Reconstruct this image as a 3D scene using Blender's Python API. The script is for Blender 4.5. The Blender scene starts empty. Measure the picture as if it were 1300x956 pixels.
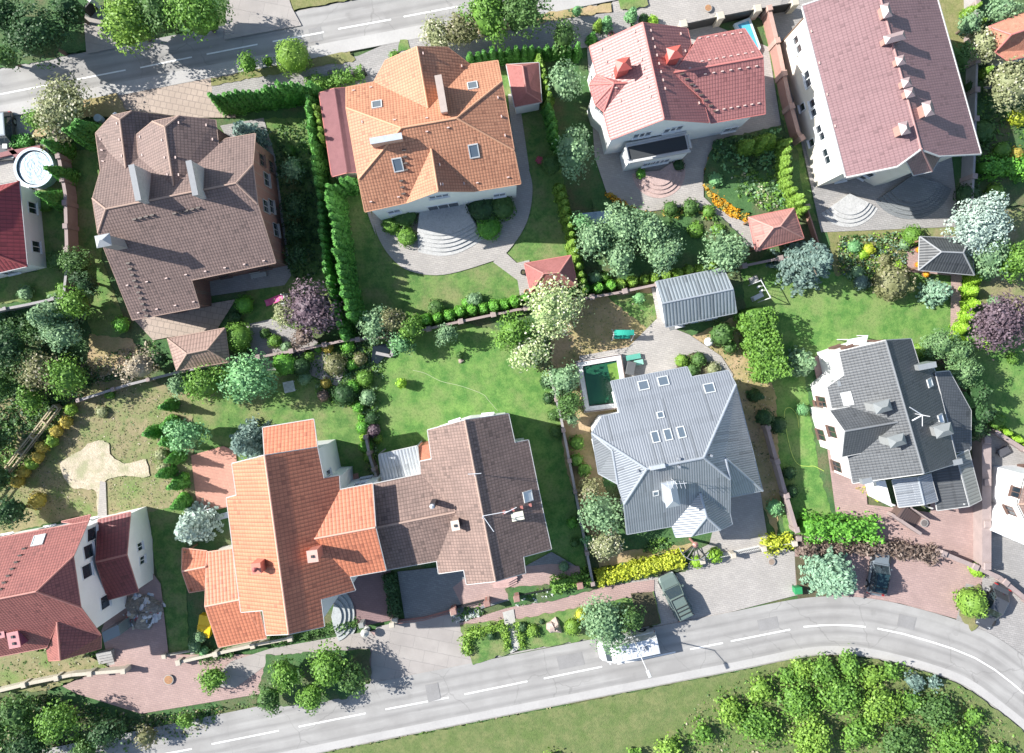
import bpy, bmesh, math, random
import numpy as np
from mathutils import Vector, Matrix
from mathutils.bvhtree import BVHTree
R = math.radians
SC = bpy.context.scene
COL = SC.collection
# ---------------------------------------------------------------- camera model (photo pixels -> world)
CH, FP, CX, CY = 77.0, 1001.0, 650.0, 433.0
def P(px, py, h=0.0):
    k = (CH - h) / FP
    return Vector(((px - CX) * k, -(py - CY) * k, h))
def ray(px, py):
    return Vector(((px - CX) / FP, -(py - CY) / FP, -1.0)).normalized()
CAMP = Vector((0, 0, CH))
cam = bpy.data.cameras.new('camera'); co = bpy.data.objects.new('camera', cam); COL.objects.link(co)
co.location = CAMP; cam.sensor_width = 36; cam.lens = 36 * FP / 1300.0
cam.shift_y = -45.0 / 1300.0; cam.clip_end = 2000; SC.camera = co
# ---------------------------------------------------------------- light
AZ, EL = R(13), R(37)       # shadows fall towards +x, slightly -y
w = bpy.data.worlds.new("World"); SC.world = w; w.use_nodes = True
nt = w.node_tree; bg = nt.nodes['Background']
sky = nt.nodes.new('ShaderNodeTexSky'); sky.sky_type = 'NISHITA'; sky.sun_disc = False
sky.sun_elevation = EL
sundir = Vector((-math.cos(AZ) * math.cos(EL), math.sin(AZ) * math.cos(EL), math.sin(EL)))  # towards the sun
sky.sun_rotation = math.atan2(sundir.x, sundir.y)
sky.air_density = 1.0; sky.dust_density = 1.0; sky.ozone_density = 1.0
nt.links.new(sky.outputs[0], bg.inputs[0]); bg.inputs[1].default_value = 0.105
sl = bpy.data.lights.new('sun', 'SUN'); sl.energy = 4.8; sl.angle = R(0.5); sl.color = (1.0, 0.965, 0.91)
so = bpy.data.objects.new('sun', sl); COL.objects.link(so)
so.rotation_euler = (-sundir).to_track_quat('-Z', 'Y').to_euler()
SC.view_settings.view_transform = 'Standard'; SC.view_settings.look = 'None'
SC.view_settings.gamma = 1; SC.view_settings.exposure = 1.02
SC.cycles.max_bounces = 6; SC.cycles.diffuse_bounces = 3; SC.cycles.transparent_max_bounces = 4
# ---------------------------------------------------------------- materials
MATS = {}
def newmat(name):
    m = bpy.data.materials.new(name); m.use_nodes = True
    n = m.node_tree.nodes; b = n['Principled BSDF']
    return m, m.node_tree, b
def N(t, typ, **kw):
    n = t.nodes.new(typ)
    for k, v in kw.items(): setattr(n, k, v)
    return n
def mathn(t, op, a, b=None):
    n = N(t, 'ShaderNodeMath', operation=op)
    for i, x in enumerate((a, b)):
        if x is None: continue
        if isinstance(x, (int, float)): n.inputs[i].default_value = x
        else: t.links.new(x, n.inputs[i])
    return n.outputs[0]
def mixc(t, f, a, b):
    n = N(t, 'ShaderNodeMix', data_type='RGBA')
    for sock, x in ((n.inputs[0], f), (n.inputs[6], a), (n.inputs[7], b)):
        if isinstance(x, (int, float)): sock.default_value = x
        elif isinstance(x, tuple): sock.default_value = (*x, 1)
        else: t.links.new(x, sock)
    return n.outputs[2]
def noise(t, scale, detail=3, rough=.55, vec=None):
    n = N(t, 'ShaderNodeTexNoise'); n.inputs['Scale'].default_value = scale
    n.inputs['Detail'].default_value = detail; n.inputs['Roughness'].default_value = rough
    if vec: t.links.new(vec, n.inputs['Vector'])
    return n.outputs[0]
def ramp(t, f, a, b):
    n = N(t, 'ShaderNodeMapRange'); n.inputs[1].default_value = a; n.inputs[2].default_value = b
    t.links.new(f, n.inputs[0]); return n.outputs[0]
def pos(t, rot=0.0):
    g = N(t, 'ShaderNodeNewGeometry')
    if not rot: return g.outputs['Position']
    m = N(t, 'ShaderNodeMapping'); m.inputs['Rotation'].default_value = (0, 0, rot)
    t.links.new(g.outputs['Position'], m.inputs[0]); return m.outputs[0]
def bump(t, b, h, dist, strength=1.0):
    n = N(t, 'ShaderNodeBump'); n.inputs['Distance'].default_value = dist; n.inputs['Strength'].default_value = strength
    t.links.new(h, n.inputs['Height']); t.links.new(n.outputs[0], b.inputs['Normal'])
def mottled(name, a, b_, s1=1.5, s2=14, rough=.8, bd=.02, lo=.35, hi=.65, metal=0.0, c=None):
    """two-colour surface mottled by world-space noise at two scales"""
    if name in MATS: return MATS[name]
    m, t, b = newmat(name); p = pos(t)
    f = mathn(t, 'ADD', mathn(t, 'MULTIPLY', noise(t, s1, 4, vec=p), .6), mathn(t, 'MULTIPLY', noise(t, s2, 3, vec=p), .4))
    col = mixc(t, ramp(t, f, lo, hi), a, b_)
    if c: col = mixc(t, ramp(t, noise(t, s1 * .35, 6, .62, vec=p), .46, .64), col, c)
    if bd >= .02: col = mixc(t, mathn(t, 'MULTIPLY', ramp(t, noise(t, 4.5, 6, .75, vec=p), .48, .70), .7), col, tuple(x * .55 for x in a)); col = mixc(t, mathn(t, 'MULTIPLY', ramp(t, noise(t, 6.5, 5, .7, vec=pos(t, .7)), .56, .74), .5), col, tuple(min(.8, x * 1.35) for x in b_))
    t.links.new(col, b.inputs['Base Color']); b.inputs['Roughness'].default_value = rough; b.inputs['Metallic'].default_value = metal
    if bd: bump(t, b, noise(t, s2, 4, vec=p), bd)
    MATS[name] = m; return m
def plain(name, a, rough=.5, metal=0.0, var=.12, coat=0.0):
    if name in MATS: return MATS[name]
    m, t, b = newmat(name); p = pos(t)
    col = mixc(t, ramp(t, noise(t, 3.0, 4, vec=p), .3, .7), a, tuple(x * (1 - var) for x in a))
    t.links.new(col, b.inputs['Base Color']); b.inputs['Roughness'].default_value = rough; b.inputs['Metallic'].default_value = metal
    b.inputs['Coat Weight'].default_value = coat
    MATS[name] = m; return m
def glass(name='window_glass', a=(.02, .03, .04)):
    if name in MATS: return MATS[name]
    m, t, b = newmat(name); b.inputs['Base Color'].default_value = (*a, 1); b.inputs['Roughness'].default_value = .04
    b.inputs['Specular IOR Level'].default_value = .9
    MATS[name] = m; return m
def tiles(name, a, b_, pu=.30, pv=.36, hu=.5, hv=.5, gap=.55, gv=.5, rough=.7, bd=.03, metal=0.0, spec=None):
    """roof covering: rounded profile across u, overlapping courses along v (metres in UV)"""
    if name in MATS: return MATS[name]
    m, t, b = newmat(name)
    uv = N(t, 'ShaderNodeUVMap', uv_map='UVMap'); sx = N(t, 'ShaderNodeSeparateXYZ'); t.links.new(uv.outputs[0], sx.inputs[0])
    u = mathn(t, 'DIVIDE', sx.outputs[0], pu); v = mathn(t, 'DIVIDE', sx.outputs[1], pv)
    fu, fv = mathn(t, 'FRACT', u), mathn(t, 'FRACT', v)
    prof = mathn(t, 'SINE', mathn(t, 'MULTIPLY', fu, math.pi))
    course = mathn(t, 'SUBTRACT', 1.0, fv)
    h = mathn(t, 'ADD', mathn(t, 'MULTIPLY', prof, hu), mathn(t, 'MULTIPLY', course, hv))
    cb = N(t, 'ShaderNodeCombineXYZ'); t.links.new(mathn(t, 'FLOOR', u), cb.inputs[0]); t.links.new(mathn(t, 'FLOOR', v), cb.inputs[1])
    wn = N(t, 'ShaderNodeTexWhiteNoise', noise_dimensions='2D'); t.links.new(cb.outputs[0], wn.inputs[0])
    p = pos(t)
    f = mathn(t, 'ADD', mathn(t, 'MULTIPLY', wn.outputs[0], .40), mathn(t, 'MULTIPLY', ramp(t, noise(t, .45, 4, vec=p), .3, .7), .45))
    col = mixc(t, f, a, b_)
    col = mixc(t, mathn(t, 'MULTIPLY', mathn(t, 'GREATER_THAN', wn.outputs[0], .96), .5), col, tuple(x * .6 for x in b_))
    mp = N(t, 'ShaderNodeMapping'); mp.inputs['Scale'].default_value = (1.6, .22, 1); t.links.new(uv.outputs[0], mp.inputs[0])
    col = mixc(t, mathn(t, 'MULTIPLY', ramp(t, noise(t, 1.0, 5, .65, vec=mp.outputs[0]), .50, .75), .38), col, tuple(x * .55 for x in b_))
    col = mixc(t, mathn(t, 'MULTIPLY', ramp(t, noise(t, 2.2, 5, .7, vec=p), .56, .78), .30), col, tuple(min(.8, x * 1.35 + .02) for x in a))
    # the open joints between tiles
    ju = mathn(t, 'LESS_THAN', prof, .34); jv = mathn(t, 'GREATER_THAN', fv, .80)
    jm = mathn(t, 'MAXIMUM', mathn(t, 'MULTIPLY', ju, gap if hu > 0 else 0), mathn(t, 'MULTIPLY', jv, gv if hv > 0 else 0))
    col = mixc(t, jm, col, tuple(x * .22 for x in a))
    t.links.new(col, b.inputs['Base Color']); b.inputs['Roughness'].default_value = rough; b.inputs['Metallic'].default_value = metal
    if spec is not None: b.inputs['Specular IOR Level'].default_value = spec
    bump(t, b, h, bd)
    MATS[name] = m; return m
def paving(name, a, b_, joint, bw=.42, bh=.2, rot=0.0, rough=.85, c=None, ms=.012):
    if name in MATS: return MATS[name]
    m, t, b = newmat(name); p = pos(t, rot); br = N(t, 'ShaderNodeTexBrick')
    t.links.new(p, br.inputs['Vector']); br.inputs['Color1'].default_value = (*a, 1); br.inputs['Color2'].default_value = (*b_, 1)
    br.inputs['Mortar'].default_value = (*joint, 1); br.inputs['Scale'].default_value = 1.0
    br.inputs['Brick Width'].default_value = bw; br.inputs['Row Height'].default_value = bh; br.inputs['Mortar Size'].default_value = ms
    p0 = pos(t)
    col = mixc(t, mathn(t, 'MULTIPLY', ramp(t, noise(t, .5, 5, .65, vec=p0), .35, .7), .55), br.outputs[0], c or tuple(x * .62 for x in a))
    col = mixc(t, mathn(t, 'MULTIPLY', noise(t, 9, 3, vec=p0), .35), col, joint)
    t.links.new(col, b.inputs['Base Color']); b.inputs['Roughness'].default_value = rough
    bump(t, b, br.outputs['Fac'], -.008)
    MATS[name] = m; return m
def leafmat(name, a, b_, trans=.25, c=None):
    """leaves: per-leaf tint between two greens, with a little light passing through"""
    key = 'leaf_' + name
    if key in MATS: return MATS[key]
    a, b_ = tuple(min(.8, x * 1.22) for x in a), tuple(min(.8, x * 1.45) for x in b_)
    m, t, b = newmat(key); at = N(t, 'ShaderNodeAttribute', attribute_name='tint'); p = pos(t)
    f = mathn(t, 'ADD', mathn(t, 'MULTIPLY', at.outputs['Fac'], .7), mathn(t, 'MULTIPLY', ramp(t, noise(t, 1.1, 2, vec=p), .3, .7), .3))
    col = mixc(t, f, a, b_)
    if c: col = mixc(t, mathn(t, 'GREATER_THAN', at.outputs['Fac'], .86), col, c)
    t.links.new(col, b.inputs['Base Color']); b.inputs['Roughness'].default_value = .55; b.inputs['Specular IOR Level'].default_value = .35
    tr = N(t, 'ShaderNodeBsdfTranslucent'); t.links.new(col, tr.inputs[0])
    mx = N(t, 'ShaderNodeMixShader'); mx.inputs[0].default_value = trans
    t.links.new(b.outputs[0], mx.inputs[1]); t.links.new(tr.outputs[0], mx.inputs[2])
    t.links.new(mx.outputs[0], t.nodes['Material Output'].inputs['Surface'])
    MATS[key] = m; return m
# ---------------------------------------------------------------- mesh builder
class MB:
    def __init__(s): s.v = []; s.f = []; s.m = []; s.uv = {}
    def add(s, vs, fs, mi=0):
        o = len(s.v); s.v += [tuple(x) for x in vs]
        for f in fs: s.f.append(tuple(i + o for i in f)); s.m.append(mi)
        return s
    def box(s, c, size, rz=0.0, mi=0, taper=1.0):
        """c = centre of the bottom face"""
        sx, sy, sz = size; cs, sn = math.cos(rz), math.sin(rz); vs = []
        for z, k in ((0, 1), (sz, taper)):
            for x, y in ((-1, -1), (1, -1), (1, 1), (-1, 1)):
                X, Y = x * sx / 2 * k, y * sy / 2 * k
                vs.append((c[0] + X * cs - Y * sn, c[1] + X * sn + Y * cs, c[2] + z))
        return s.add(vs, [(3, 2, 1, 0), (4, 5, 6, 7), (0, 1, 5, 4), (1, 2, 6, 5), (2, 3, 7, 6), (3, 0, 4, 7)], mi)
    def prism(s, poly, z0, z1, mi=0, top=None):
        n = len(poly); a = sum(poly[i][0] * poly[(i + 1) % n][1] - poly[(i + 1) % n][0] * poly[i][1] for i in range(n))
        if a < 0: poly = poly[::-1]
        vs = [(p[0], p[1], z0) for p in poly] + [(p[0], p[1], z1) for p in poly]
        s.add(vs, [tuple(range(n - 1, -1, -1))] + [(i, (i + 1) % n, n + (i + 1) % n, n + i) for i in range(n)], mi)
        s.f.append(tuple(len(s.v) - n + i for i in range(n))); s.m.append(mi if top is None else top)
        return s
    def tube(s, p0, p1, r0, r1=None, n=8, mi=0, cap=True):
        r1 = r0 if r1 is None else r1; p0, p1 = Vector(p0), Vector(p1); d = (p1 - p0).normalized()
        a = d.orthogonal().normalized(); b = d.cross(a); vs = []
        for p, r in ((p0, r0), (p1, r1)):
            for i in range(n):
                t = 2 * math.pi * i / n; vs.append(p + a * (r * math.cos(t)) + b * (r * math.sin(t)))
        fs = [(i, (i + 1) % n, n + (i + 1) % n, n + i) for i in range(n)]
        if cap: fs += [tuple(range(n - 1, -1, -1)), tuple(range(n, 2 * n))]
        return s.add(vs, fs, mi)
    def lathe(s, c, prof, n=12, mi=0, squash=1.0, rz=0.0, cap=True):
        """prof = [(r, z)...] round a vertical axis at c"""
        vs = []
        for r, z in prof:
            for i in range(n):
                t = 2 * math.pi * i / n + rz; vs.append((c[0] + r * math.cos(t), c[1] + r * squash * math.sin(t), c[2] + z))
        fs = [(k * n + i, k * n + (i + 1) % n, (k + 1) * n + (i + 1) % n, (k + 1) * n + i) for k in range(len(prof) - 1) for i in range(n)]
        if cap: fs += [tuple(range(n - 1, -1, -1)), tuple(range((len(prof) - 1) * n, len(prof) * n))]
        return s.add(vs, fs, mi)
    def quadstrip(s, a, b, width, z, mi=0):
        """flat strip on the ground from a to b"""
        a, b = Vector(a[:2]), Vector(b[:2]); d = (b - a).normalized(); n = Vector((-d.y, d.x)) * width / 2
        return s.add([(*(a - n), z), (*(b - n), z), (*(b + n), z), (*(a + n), z)], [(0, 1, 2, 3)], mi)
    def mesh(s, name, mats, origin=(0, 0, 0), smooth=False, bevel=0):
        me = bpy.data.meshes.new(name); o = Vector(origin)
        me.from_pydata([tuple(Vector(v) - o) for v in s.v], [], s.f)
        for m in (mats if isinstance(mats, (list, tuple)) else [mats]): me.materials.append(m)
        me.polygons.foreach_set('material_index', s.m)
        if smooth: me.polygons.foreach_set('use_smooth', [True] * len(s.f))
        me.update(); return me
def link(name, data, parent=None, loc=(0, 0, 0)):
    o = bpy.data.objects.new(name, data); COL.objects.link(o); o.location = loc
    if parent: o.parent = parent
    return o
def tag(o, label=None, cat=None, group=None, kind=None):
    if label: o['label'] = label
    if cat: o['category'] = cat
    if group: o['group'] = group
    if kind: o['kind'] = kind
    return o
class Thing:
    def __init__(s, name, label, cat, at, group=None):
        s.o = Vector(at); s.e = link(name, None, loc=at); tag(s.e, label, cat, group)
    def part(s, name, mb, mats, parent=None, smooth=False, label=None):
        o = link(name, mb.mesh(name, mats, s.o, smooth), parent or s.e)
        if label: o['label'] = label
        return o
    def put(s, name, me, loc, rot=(0, 0, 0), parent=None, scale=None):
        """a ready mesh (shared) as a part at a world position"""
        o = link(name, me, parent or s.e, Vector(loc) - s.o); o.rotation_euler = rot
        if scale: o.scale = scale
        return o
def solo(name, mb, mats, label, cat, at, group=None, smooth=False):
    o = link(name, mb.mesh(name, mats, at, smooth), None, at); return tag(o, label, cat, group)
def copy_tree(o, parent=None):
    c = o.copy(); COL.objects.link(c)
    if parent: c.parent = parent
    for ch in o.children: copy_tree(ch, c)
    return c
# ---------------------------------------------------------------- ground sheets
LAYER = [0]
def sheet(name, pts, mat, label=None, z=None, h=0.0):
    """flat patch of ground given by its outline in photo pixels; each sheet 4 mm above the last"""
    LAYER[0] += 1; zz = .004 * LAYER[0] if z is None else z
    mb = MB(); q = [P(x, y, 0) for x, y in pts]; n = len(q)
    if any(k in mat.name for k in ('lawn', 'grass', 'bank', 'sand')) and name not in ('ground',) and n < 90:     # ragged growing edge
        rr = random.Random(LAYER[0]); e = []
        for i in range(n):
            a_, b_ = q[i], q[(i + 1) % n]; k = max(1, min(60, int((b_ - a_).length / .35)))
            for j in range(k): v_ = a_.lerp(b_, j / k); e.append(v_ + Vector((rr.uniform(-.11, .11), rr.uniform(-.11, .11), 0)))
        q = e; n = len(q)
    a = sum(q[i].x * q[(i + 1) % n].y - q[(i + 1) % n].x * q[i].y for i in range(n))
    if a < 0: q = q[::-1]
    mb.add([(p.x, p.y, zz) for p in q], [tuple(range(n))])
    o = link(name, mb.mesh(name, mat)); tag(o, label, None, None, 'structure'); return o
def smooth_pts(pts, k=6, closed=True):
    """Catmull-Rom through the points"""
    out = []; n = len(pts)
    for i in range(n if closed else n - 1):
        g = lambda j: pts[j % n] if closed else pts[max(0, min(n - 1, j))]
        p0, p1, p2, p3 = g(i - 1), g(i), g(i + 1), g(i + 2)
        for s in range(k):
            t = s / k
            out.append(tuple(.5 * (2 * p1[c] + (p2[c] - p0[c]) * t + (2 * p0[c] - 5 * p1[c] + 4 * p2[c] - p3[c]) * t * t + (3 * p1[c] - p0[c] - 3 * p2[c] + p3[c]) * t ** 3) for c in (0, 1)))
    if not closed: out.append(tuple(pts[-1]))
    return out
# ---------------------------------------------------------------- houses
from mathutils.geometry import tessellate_polygon
import os
DEBUG = bool(os.environ.get('SCDEBUG'))
def inset(poly, d):
    n = len(poly); a = sum(poly[i][0] * poly[(i + 1) % n][1] - poly[(i + 1) % n][0] * poly[i][1] for i in range(n))
    if a < 0: poly = poly[::-1]
    out = []
    for i in range(n):
        p0, p1, p2 = (Vector(poly[j % n][:2]) for j in (i - 1, i, i + 1))
        d1, d2 = (p1 - p0).normalized(), (p2 - p1).normalized(); n1, n2 = Vector((-d1.y, d1.x)), Vector((-d2.y, d2.x))
        m = n1 + n2
        if m.length < .3: out.append(p1 + n1 * d); continue
        m.normalize(); k = d / max(.45, m.dot(n1)); out.append(p1 + m * k)
    return out
def wall_quad(mb, a, b, z0, ta, tb, mi=0):
    mb.add([(a[0], a[1], z0), (b[0], b[1], z0), (b[0], b[1], tb), (a[0], a[1], ta)], [(0, 1, 2, 3)], mi)
class House(Thing):
    def __init__(s, name, label, at, cat='house', group=None):
        p = P(at[0], at[1], 0); super().__init__(name, label, cat, (p.x, p.y, 0), group)
        s.wins = []; s.V = {}; s.roofs = []; s.bvh = None; s.wbvh = None; s.roof_objs = []
    def v(s, **kw):
        for k, t in kw.items():
            if len(t) == 3: s.V[k] = P(*t)
            else:
                if isinstance(t[2], str):       # (px, py, 'A B C', None): on the plane through three known corners
                    a, b, c = (s.V[q] for q in t[2].split()); n = (b - a).cross(c - a); r_ = ray(t[0], t[1])
                    s.V[k] = CAMP + r_ * ((a - CAMP).dot(n) / r_.dot(n)); continue
                px, py, (A, B), slope = t; a, b = s.V[A], s.V[B]
                d = (b.xy - a.xy).normalized(); n = Vector((-d.y, d.x)); q = P(px, py, a.z)
                if (q.xy - a.xy).dot(n) < 0: n = -n
                rr = Vector(((px - CX) / FP, -(py - CY) / FP)); k_ = math.tan(R(slope)); L = (b.xy - a.xy).length
                # allow a sloping base line
                g = (b.z - a.z) / L
                nr = k_ * n.dot(rr) + g * d.dot(rr); na = k_ * n.dot(a.xy) + g * d.dot(a.xy)
                z = (a.z + nr * CH - na) / (1 + nr); s.V[k] = P(px, py, z)
        return s
    def roof(s, faces, mat, ridge, trim, thick=.16, name='roof', cap=.09, gut=.05):
        names = []
        for f in faces:
            for k in f.split():
                if k not in names: names.append(k)
        V = [s.V[k] for k in names]; F = []
        for f in faces:
            ids = [names.index(k) for k in f.split()]
            nrm = Vector((0, 0, 0))
            for i in range(len(ids)):
                a, b = V[ids[i]], V[ids[(i + 1) % len(ids)]]; nrm += Vector(((a.y - b.y) * (a.z + b.z), (a.z - b.z) * (a.x + b.x), (a.x - b.x) * (a.y + b.y)))
            if nrm.z < 0: ids = ids[::-1]; nrm = -nrm
            nrm.normalize(); F.append((ids, nrm))
            if DEBUG:
                c0 = sum((V[i] for i in ids), Vector()) / len(ids); dv = max(abs((V[i] - c0).dot(nrm)) for i in ids)
                if dv > .12: print('NONPLANAR', s.e.name, f, round(dv, 2))
        T = []
        for ids, _ in F: T += [(tuple(ids[j] for j in tr), _) for tr in tessellate_polygon([[V[i] for i in ids]])]
        T = [(tr if (V[tr[1]] - V[tr[0]]).cross(V[tr[2]] - V[tr[0]]).z > 0 else tr[::-1], nn) for tr, nn in T]
        nroof = len(T)
        mb = MB(); n = len(V)
        mb.add(V, [t[0] for t in T], 0); mb.add([v - Vector((0, 0, thick)) for v in V], [t[0][::-1] for t in T], 2)
        E = {}
        for fi, (ids, _) in enumerate(F):
            for i in range(len(ids)): E.setdefault(tuple(sorted((ids[i], ids[(i + 1) % len(ids)]))), []).append((fi, ids[i], ids[(i + 1) % len(ids)]))
        for e, l in E.items():
            if len(l) == 1:
                _, a, b = l[0]; mb.f.append((b, a, a + n, b + n)); mb.m.append(2)
                if gut and (V[a] - V[b]).length > .5:
                    A, B = V[a], V[b]; d = (B - A).normalized(); o = Vector((d.y, -d.x, 0)).normalized() * gut * .6
                    mb.tube(A + o - Vector((0, 0, .05)), B + o - Vector((0, 0, .05)), gut, n=6, mi=2)
            elif len(l) == 2 and cap:
                (f1, a, b), (f2, _, _) = l; c1 = sum((V[i] for i in F[f1][0]), Vector()) / len(F[f1][0])
                c2 = sum((V[i] for i in F[f2][0]), Vector()) / len(F[f2][0])
                n1, n2 = F[f1][1], F[f2][1]
                if n1.dot(n2) < .995 and (c2 - V[a]).dot(n1) < -.02:
                    mb.tube(V[a] + Vector((0, 0, .0)), V[b] + Vector((0, 0, .0)), cap, n=8, mi=1)
        me = mb.mesh(name, [mat, ridge, trim], s.o); uvl = me.uv_layers.new(name='UVMap')
        for p in me.polygons:
            if p.index < nroof: nrm = T[p.index][1]
            else: nrm = p.normal
            u = Vector((-nrm.y, nrm.x, 0)); u = u.normalized() if u.length > 1e-4 else Vector((1, 0, 0)); vv = nrm.cross(u)
            for li in p.loop_indices:
                c = me.vertices[me.loops[li].vertex_index].co; uvl.data[li].uv = (c.dot(u), c.dot(vv))
        o = link(name, me, s.e); s.roof_objs.append(o)
        s.roofs.append(BVHTree.FromPolygons([tuple(x) for x in V], [t[0] for t in T])); s.bvh = s.roofs[-1]
        return o
    def top(s, x, y, default):
        z = None
        for b in s.roofs:
            h = b.ray_cast(Vector((x, y, -5)), Vector((0, 0, 1)))
            if h[0] is not None and (z is None or h[0].z > z): z = h[0].z
        return default if z is None else z - .13
    def walls(s, names, over, mat, z0=0.0, name='wall', step=.25, plinth=None, default=None, only=0):
        keep = s.roofs
        if only: s.roofs = s.roofs[-only:]
        pts = inset([s.V[k] if isinstance(k, str) else P(*k) for k in names], over)
        if default is None: default = min(s.V[k].z if isinstance(k, str) else k[2] for k in names) - .15
        mb = MB(); n = len(pts); s.foot = pts
        for i in range(n):
            a, b = pts[i], pts[(i + 1) % n]; L = (b - a).length; k = max(1, int(L / step)); prev = None
            for j in range(k + 1):
                q = a.lerp(b, j / k); t = s.top(q.x, q.y, default)
                if prev is not None: wall_quad(mb, prev[0], q, z0, prev[1], t)
                prev = (q, t)
            if plinth:
                d = (b - a).normalized(); o = Vector((d.y, -d.x)) * .04
                wall_quad(mb, a + o, b + o, z0, z0 + .5, z0 + .5, 1)
        s.roofs = keep
        o = s.part(name, mb, [mat, plinth or mat])
        s.wbvh = BVHTree.FromPolygons(mb.v, mb.f); s.wobj = o
        return o
    def win(s, px, py, w=1.2, h=1.3, frame=None, n=2, name='window', sill=True, dark=None):
        """a window where the sight line through that photo pixel meets the wall"""
        if isinstance(px, Vector): hit = (px, py); nr = py.copy()
        else:
            hit = s.wbvh.ray_cast(CAMP, ray(px, py))
            if hit[0] is None: return None
            nr = hit[1].copy(); nr.z = 0; nr.normalize()
            if nr.dot(ray(px, py)) > 0: nr = -nr
        s.wins.append(hit[0].copy())
        c = hit[0]; t = Vector((-nr.y, nr.x, 0)); rz = math.atan2(t.y, t.x); frame = frame or plain('white_frame', (.75, .76, .76))
        c = Vector((c.x, c.y, max(h / 2 + .2, c.z)))
        mb = MB(); d = .08
        for sx in (-1, 1): mb.box(c + t * sx * (w / 2 - .03) + nr * .03 - Vector((0, 0, h / 2)), (.07, d, h), rz)
        for z in (-h / 2, h / 2 - .07): mb.box(c + nr * .03 + Vector((0, 0, z)), (w - .13, d - .004, .07), rz)
        for i in range(1, n): mb.box(c + t * (w * (i / n - .5)) + nr * .03 - Vector((0, 0, h / 2 - .07)), (.06, d - .01, h - .14), rz)
        if sill: mb.box(c + nr * .1 + Vector((0, 0, -h / 2 - .06)), (w + .1, .22, .055), rz)
        o = s.part(name, mb, [frame])
        g = MB().box(c + nr * .012 - Vector((0, 0, h / 2 - .04)), (w - .12, .03, h - .08), rz)
        s.part('pane', g, [glass() if dark is None else dark], o)
        return o
    def other_windows(s, foot, frame=None, low=2.6):
        """windows on the remaining stretches of wall, storey by storey"""
        n = len(foot)
        for i in range(n):
            a, b = foot[i], foot[(i + 1) % n]; d = b - a; L = d.length
            if L < 2.6: continue
            d.normalize(); nr = Vector((d.y, -d.x, 0)); k = max(1, int(L / 3.6))
            for j in range(k):
                q = a + d * L * (j + .5) / k; t = s.top(q.x, q.y, low)
                if s.top(q.x + nr.x * 1.2, q.y + nr.y * 1.2, -9) > 0 and s.top(q.x + nr.x * 1.2, q.y + nr.y * 1.2, -9) < t - 1.5: continue
                for z in (1.55, 4.35):
                    if z + .8 > t: continue
                    c = Vector((q.x, q.y, z))
                    if min([9] + [(c.xy - w.xy).length for w in s.wins]) > 1.5 or (z > 3 and all((c - w).length > 1.4 for w in s.wins) and min([9] + [(c.xy - w.xy).length for w in s.wins]) < .05): s.win(c, nr, 1.15, 1.3, frame=frame)
    def hit(s, px, py):
        best = None
        for b in s.roofs:
            h = b.ray_cast(CAMP, ray(px, py))
            if h[0] is not None and (best is None or h[3] < best[3]): best = h
        return best
    def skylight(s, px, py, w=.8, l=1.2, frame=None, pane=None, ro=0):
        h = s.hit(px, py)
        if h is None: return
        p, nr = h[0], h[1]; nr = nr if nr.z > 0 else -nr
        u = Vector((-nr.y, nr.x, 0)).normalized(); v = nr.cross(u)
        def fb(cu, cv, su, sv, z0, z1, mb):
            vs = [p + u * (cu + a * su / 2) + v * (cv + b * sv / 2) + nr * z for z in (z0, z1) for a, b in ((-1, -1), (1, -1), (1, 1), (-1, 1))]
            mb.add(vs, [(3, 2, 1, 0), (4, 5, 6, 7), (0, 1, 5, 4), (1, 2, 6, 5), (2, 3, 7, 6), (3, 0, 4, 7)])
        mb = MB(); t = .09
        fb(-w / 2, 0, t, l, -.05, .1, mb); fb(w / 2, 0, t, l, -.05, .1, mb); fb(0, -l / 2, w + t, t, -.05, .097, mb); fb(0, l / 2, w + t, t, -.05, .103, mb)
        o = s.part('skylight', mb, [frame or plain('skylight_frame', (.5, .52, .52), .4)], s.roof_objs[-1])
        g = MB(); fb(0, 0, w - .08, l - .08, -.02, .06, g); s.part('pane', g, [pane or glass('skylight_glass', (.10, .13, .16))], o)
    def stud(s, a, b, n, me, name='snow_guard', lift=.02):
        """a row of small fittings on the roof, evenly set between two photo points"""
        for i in range(n):
            t = i / max(1, n - 1); h = s.hit(a[0] + (b[0] - a[0]) * t, a[1] + (b[1] - a[1]) * t)
            if h is None: continue
            nr = h[1] if h[1].z > 0 else -h[1]
            o = s.put(name, me, h[0] + nr * lift, parent=s.roof_objs[-1]); o.rotation_euler = (0, 0, math.atan2(nr.y, nr.x))
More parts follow.
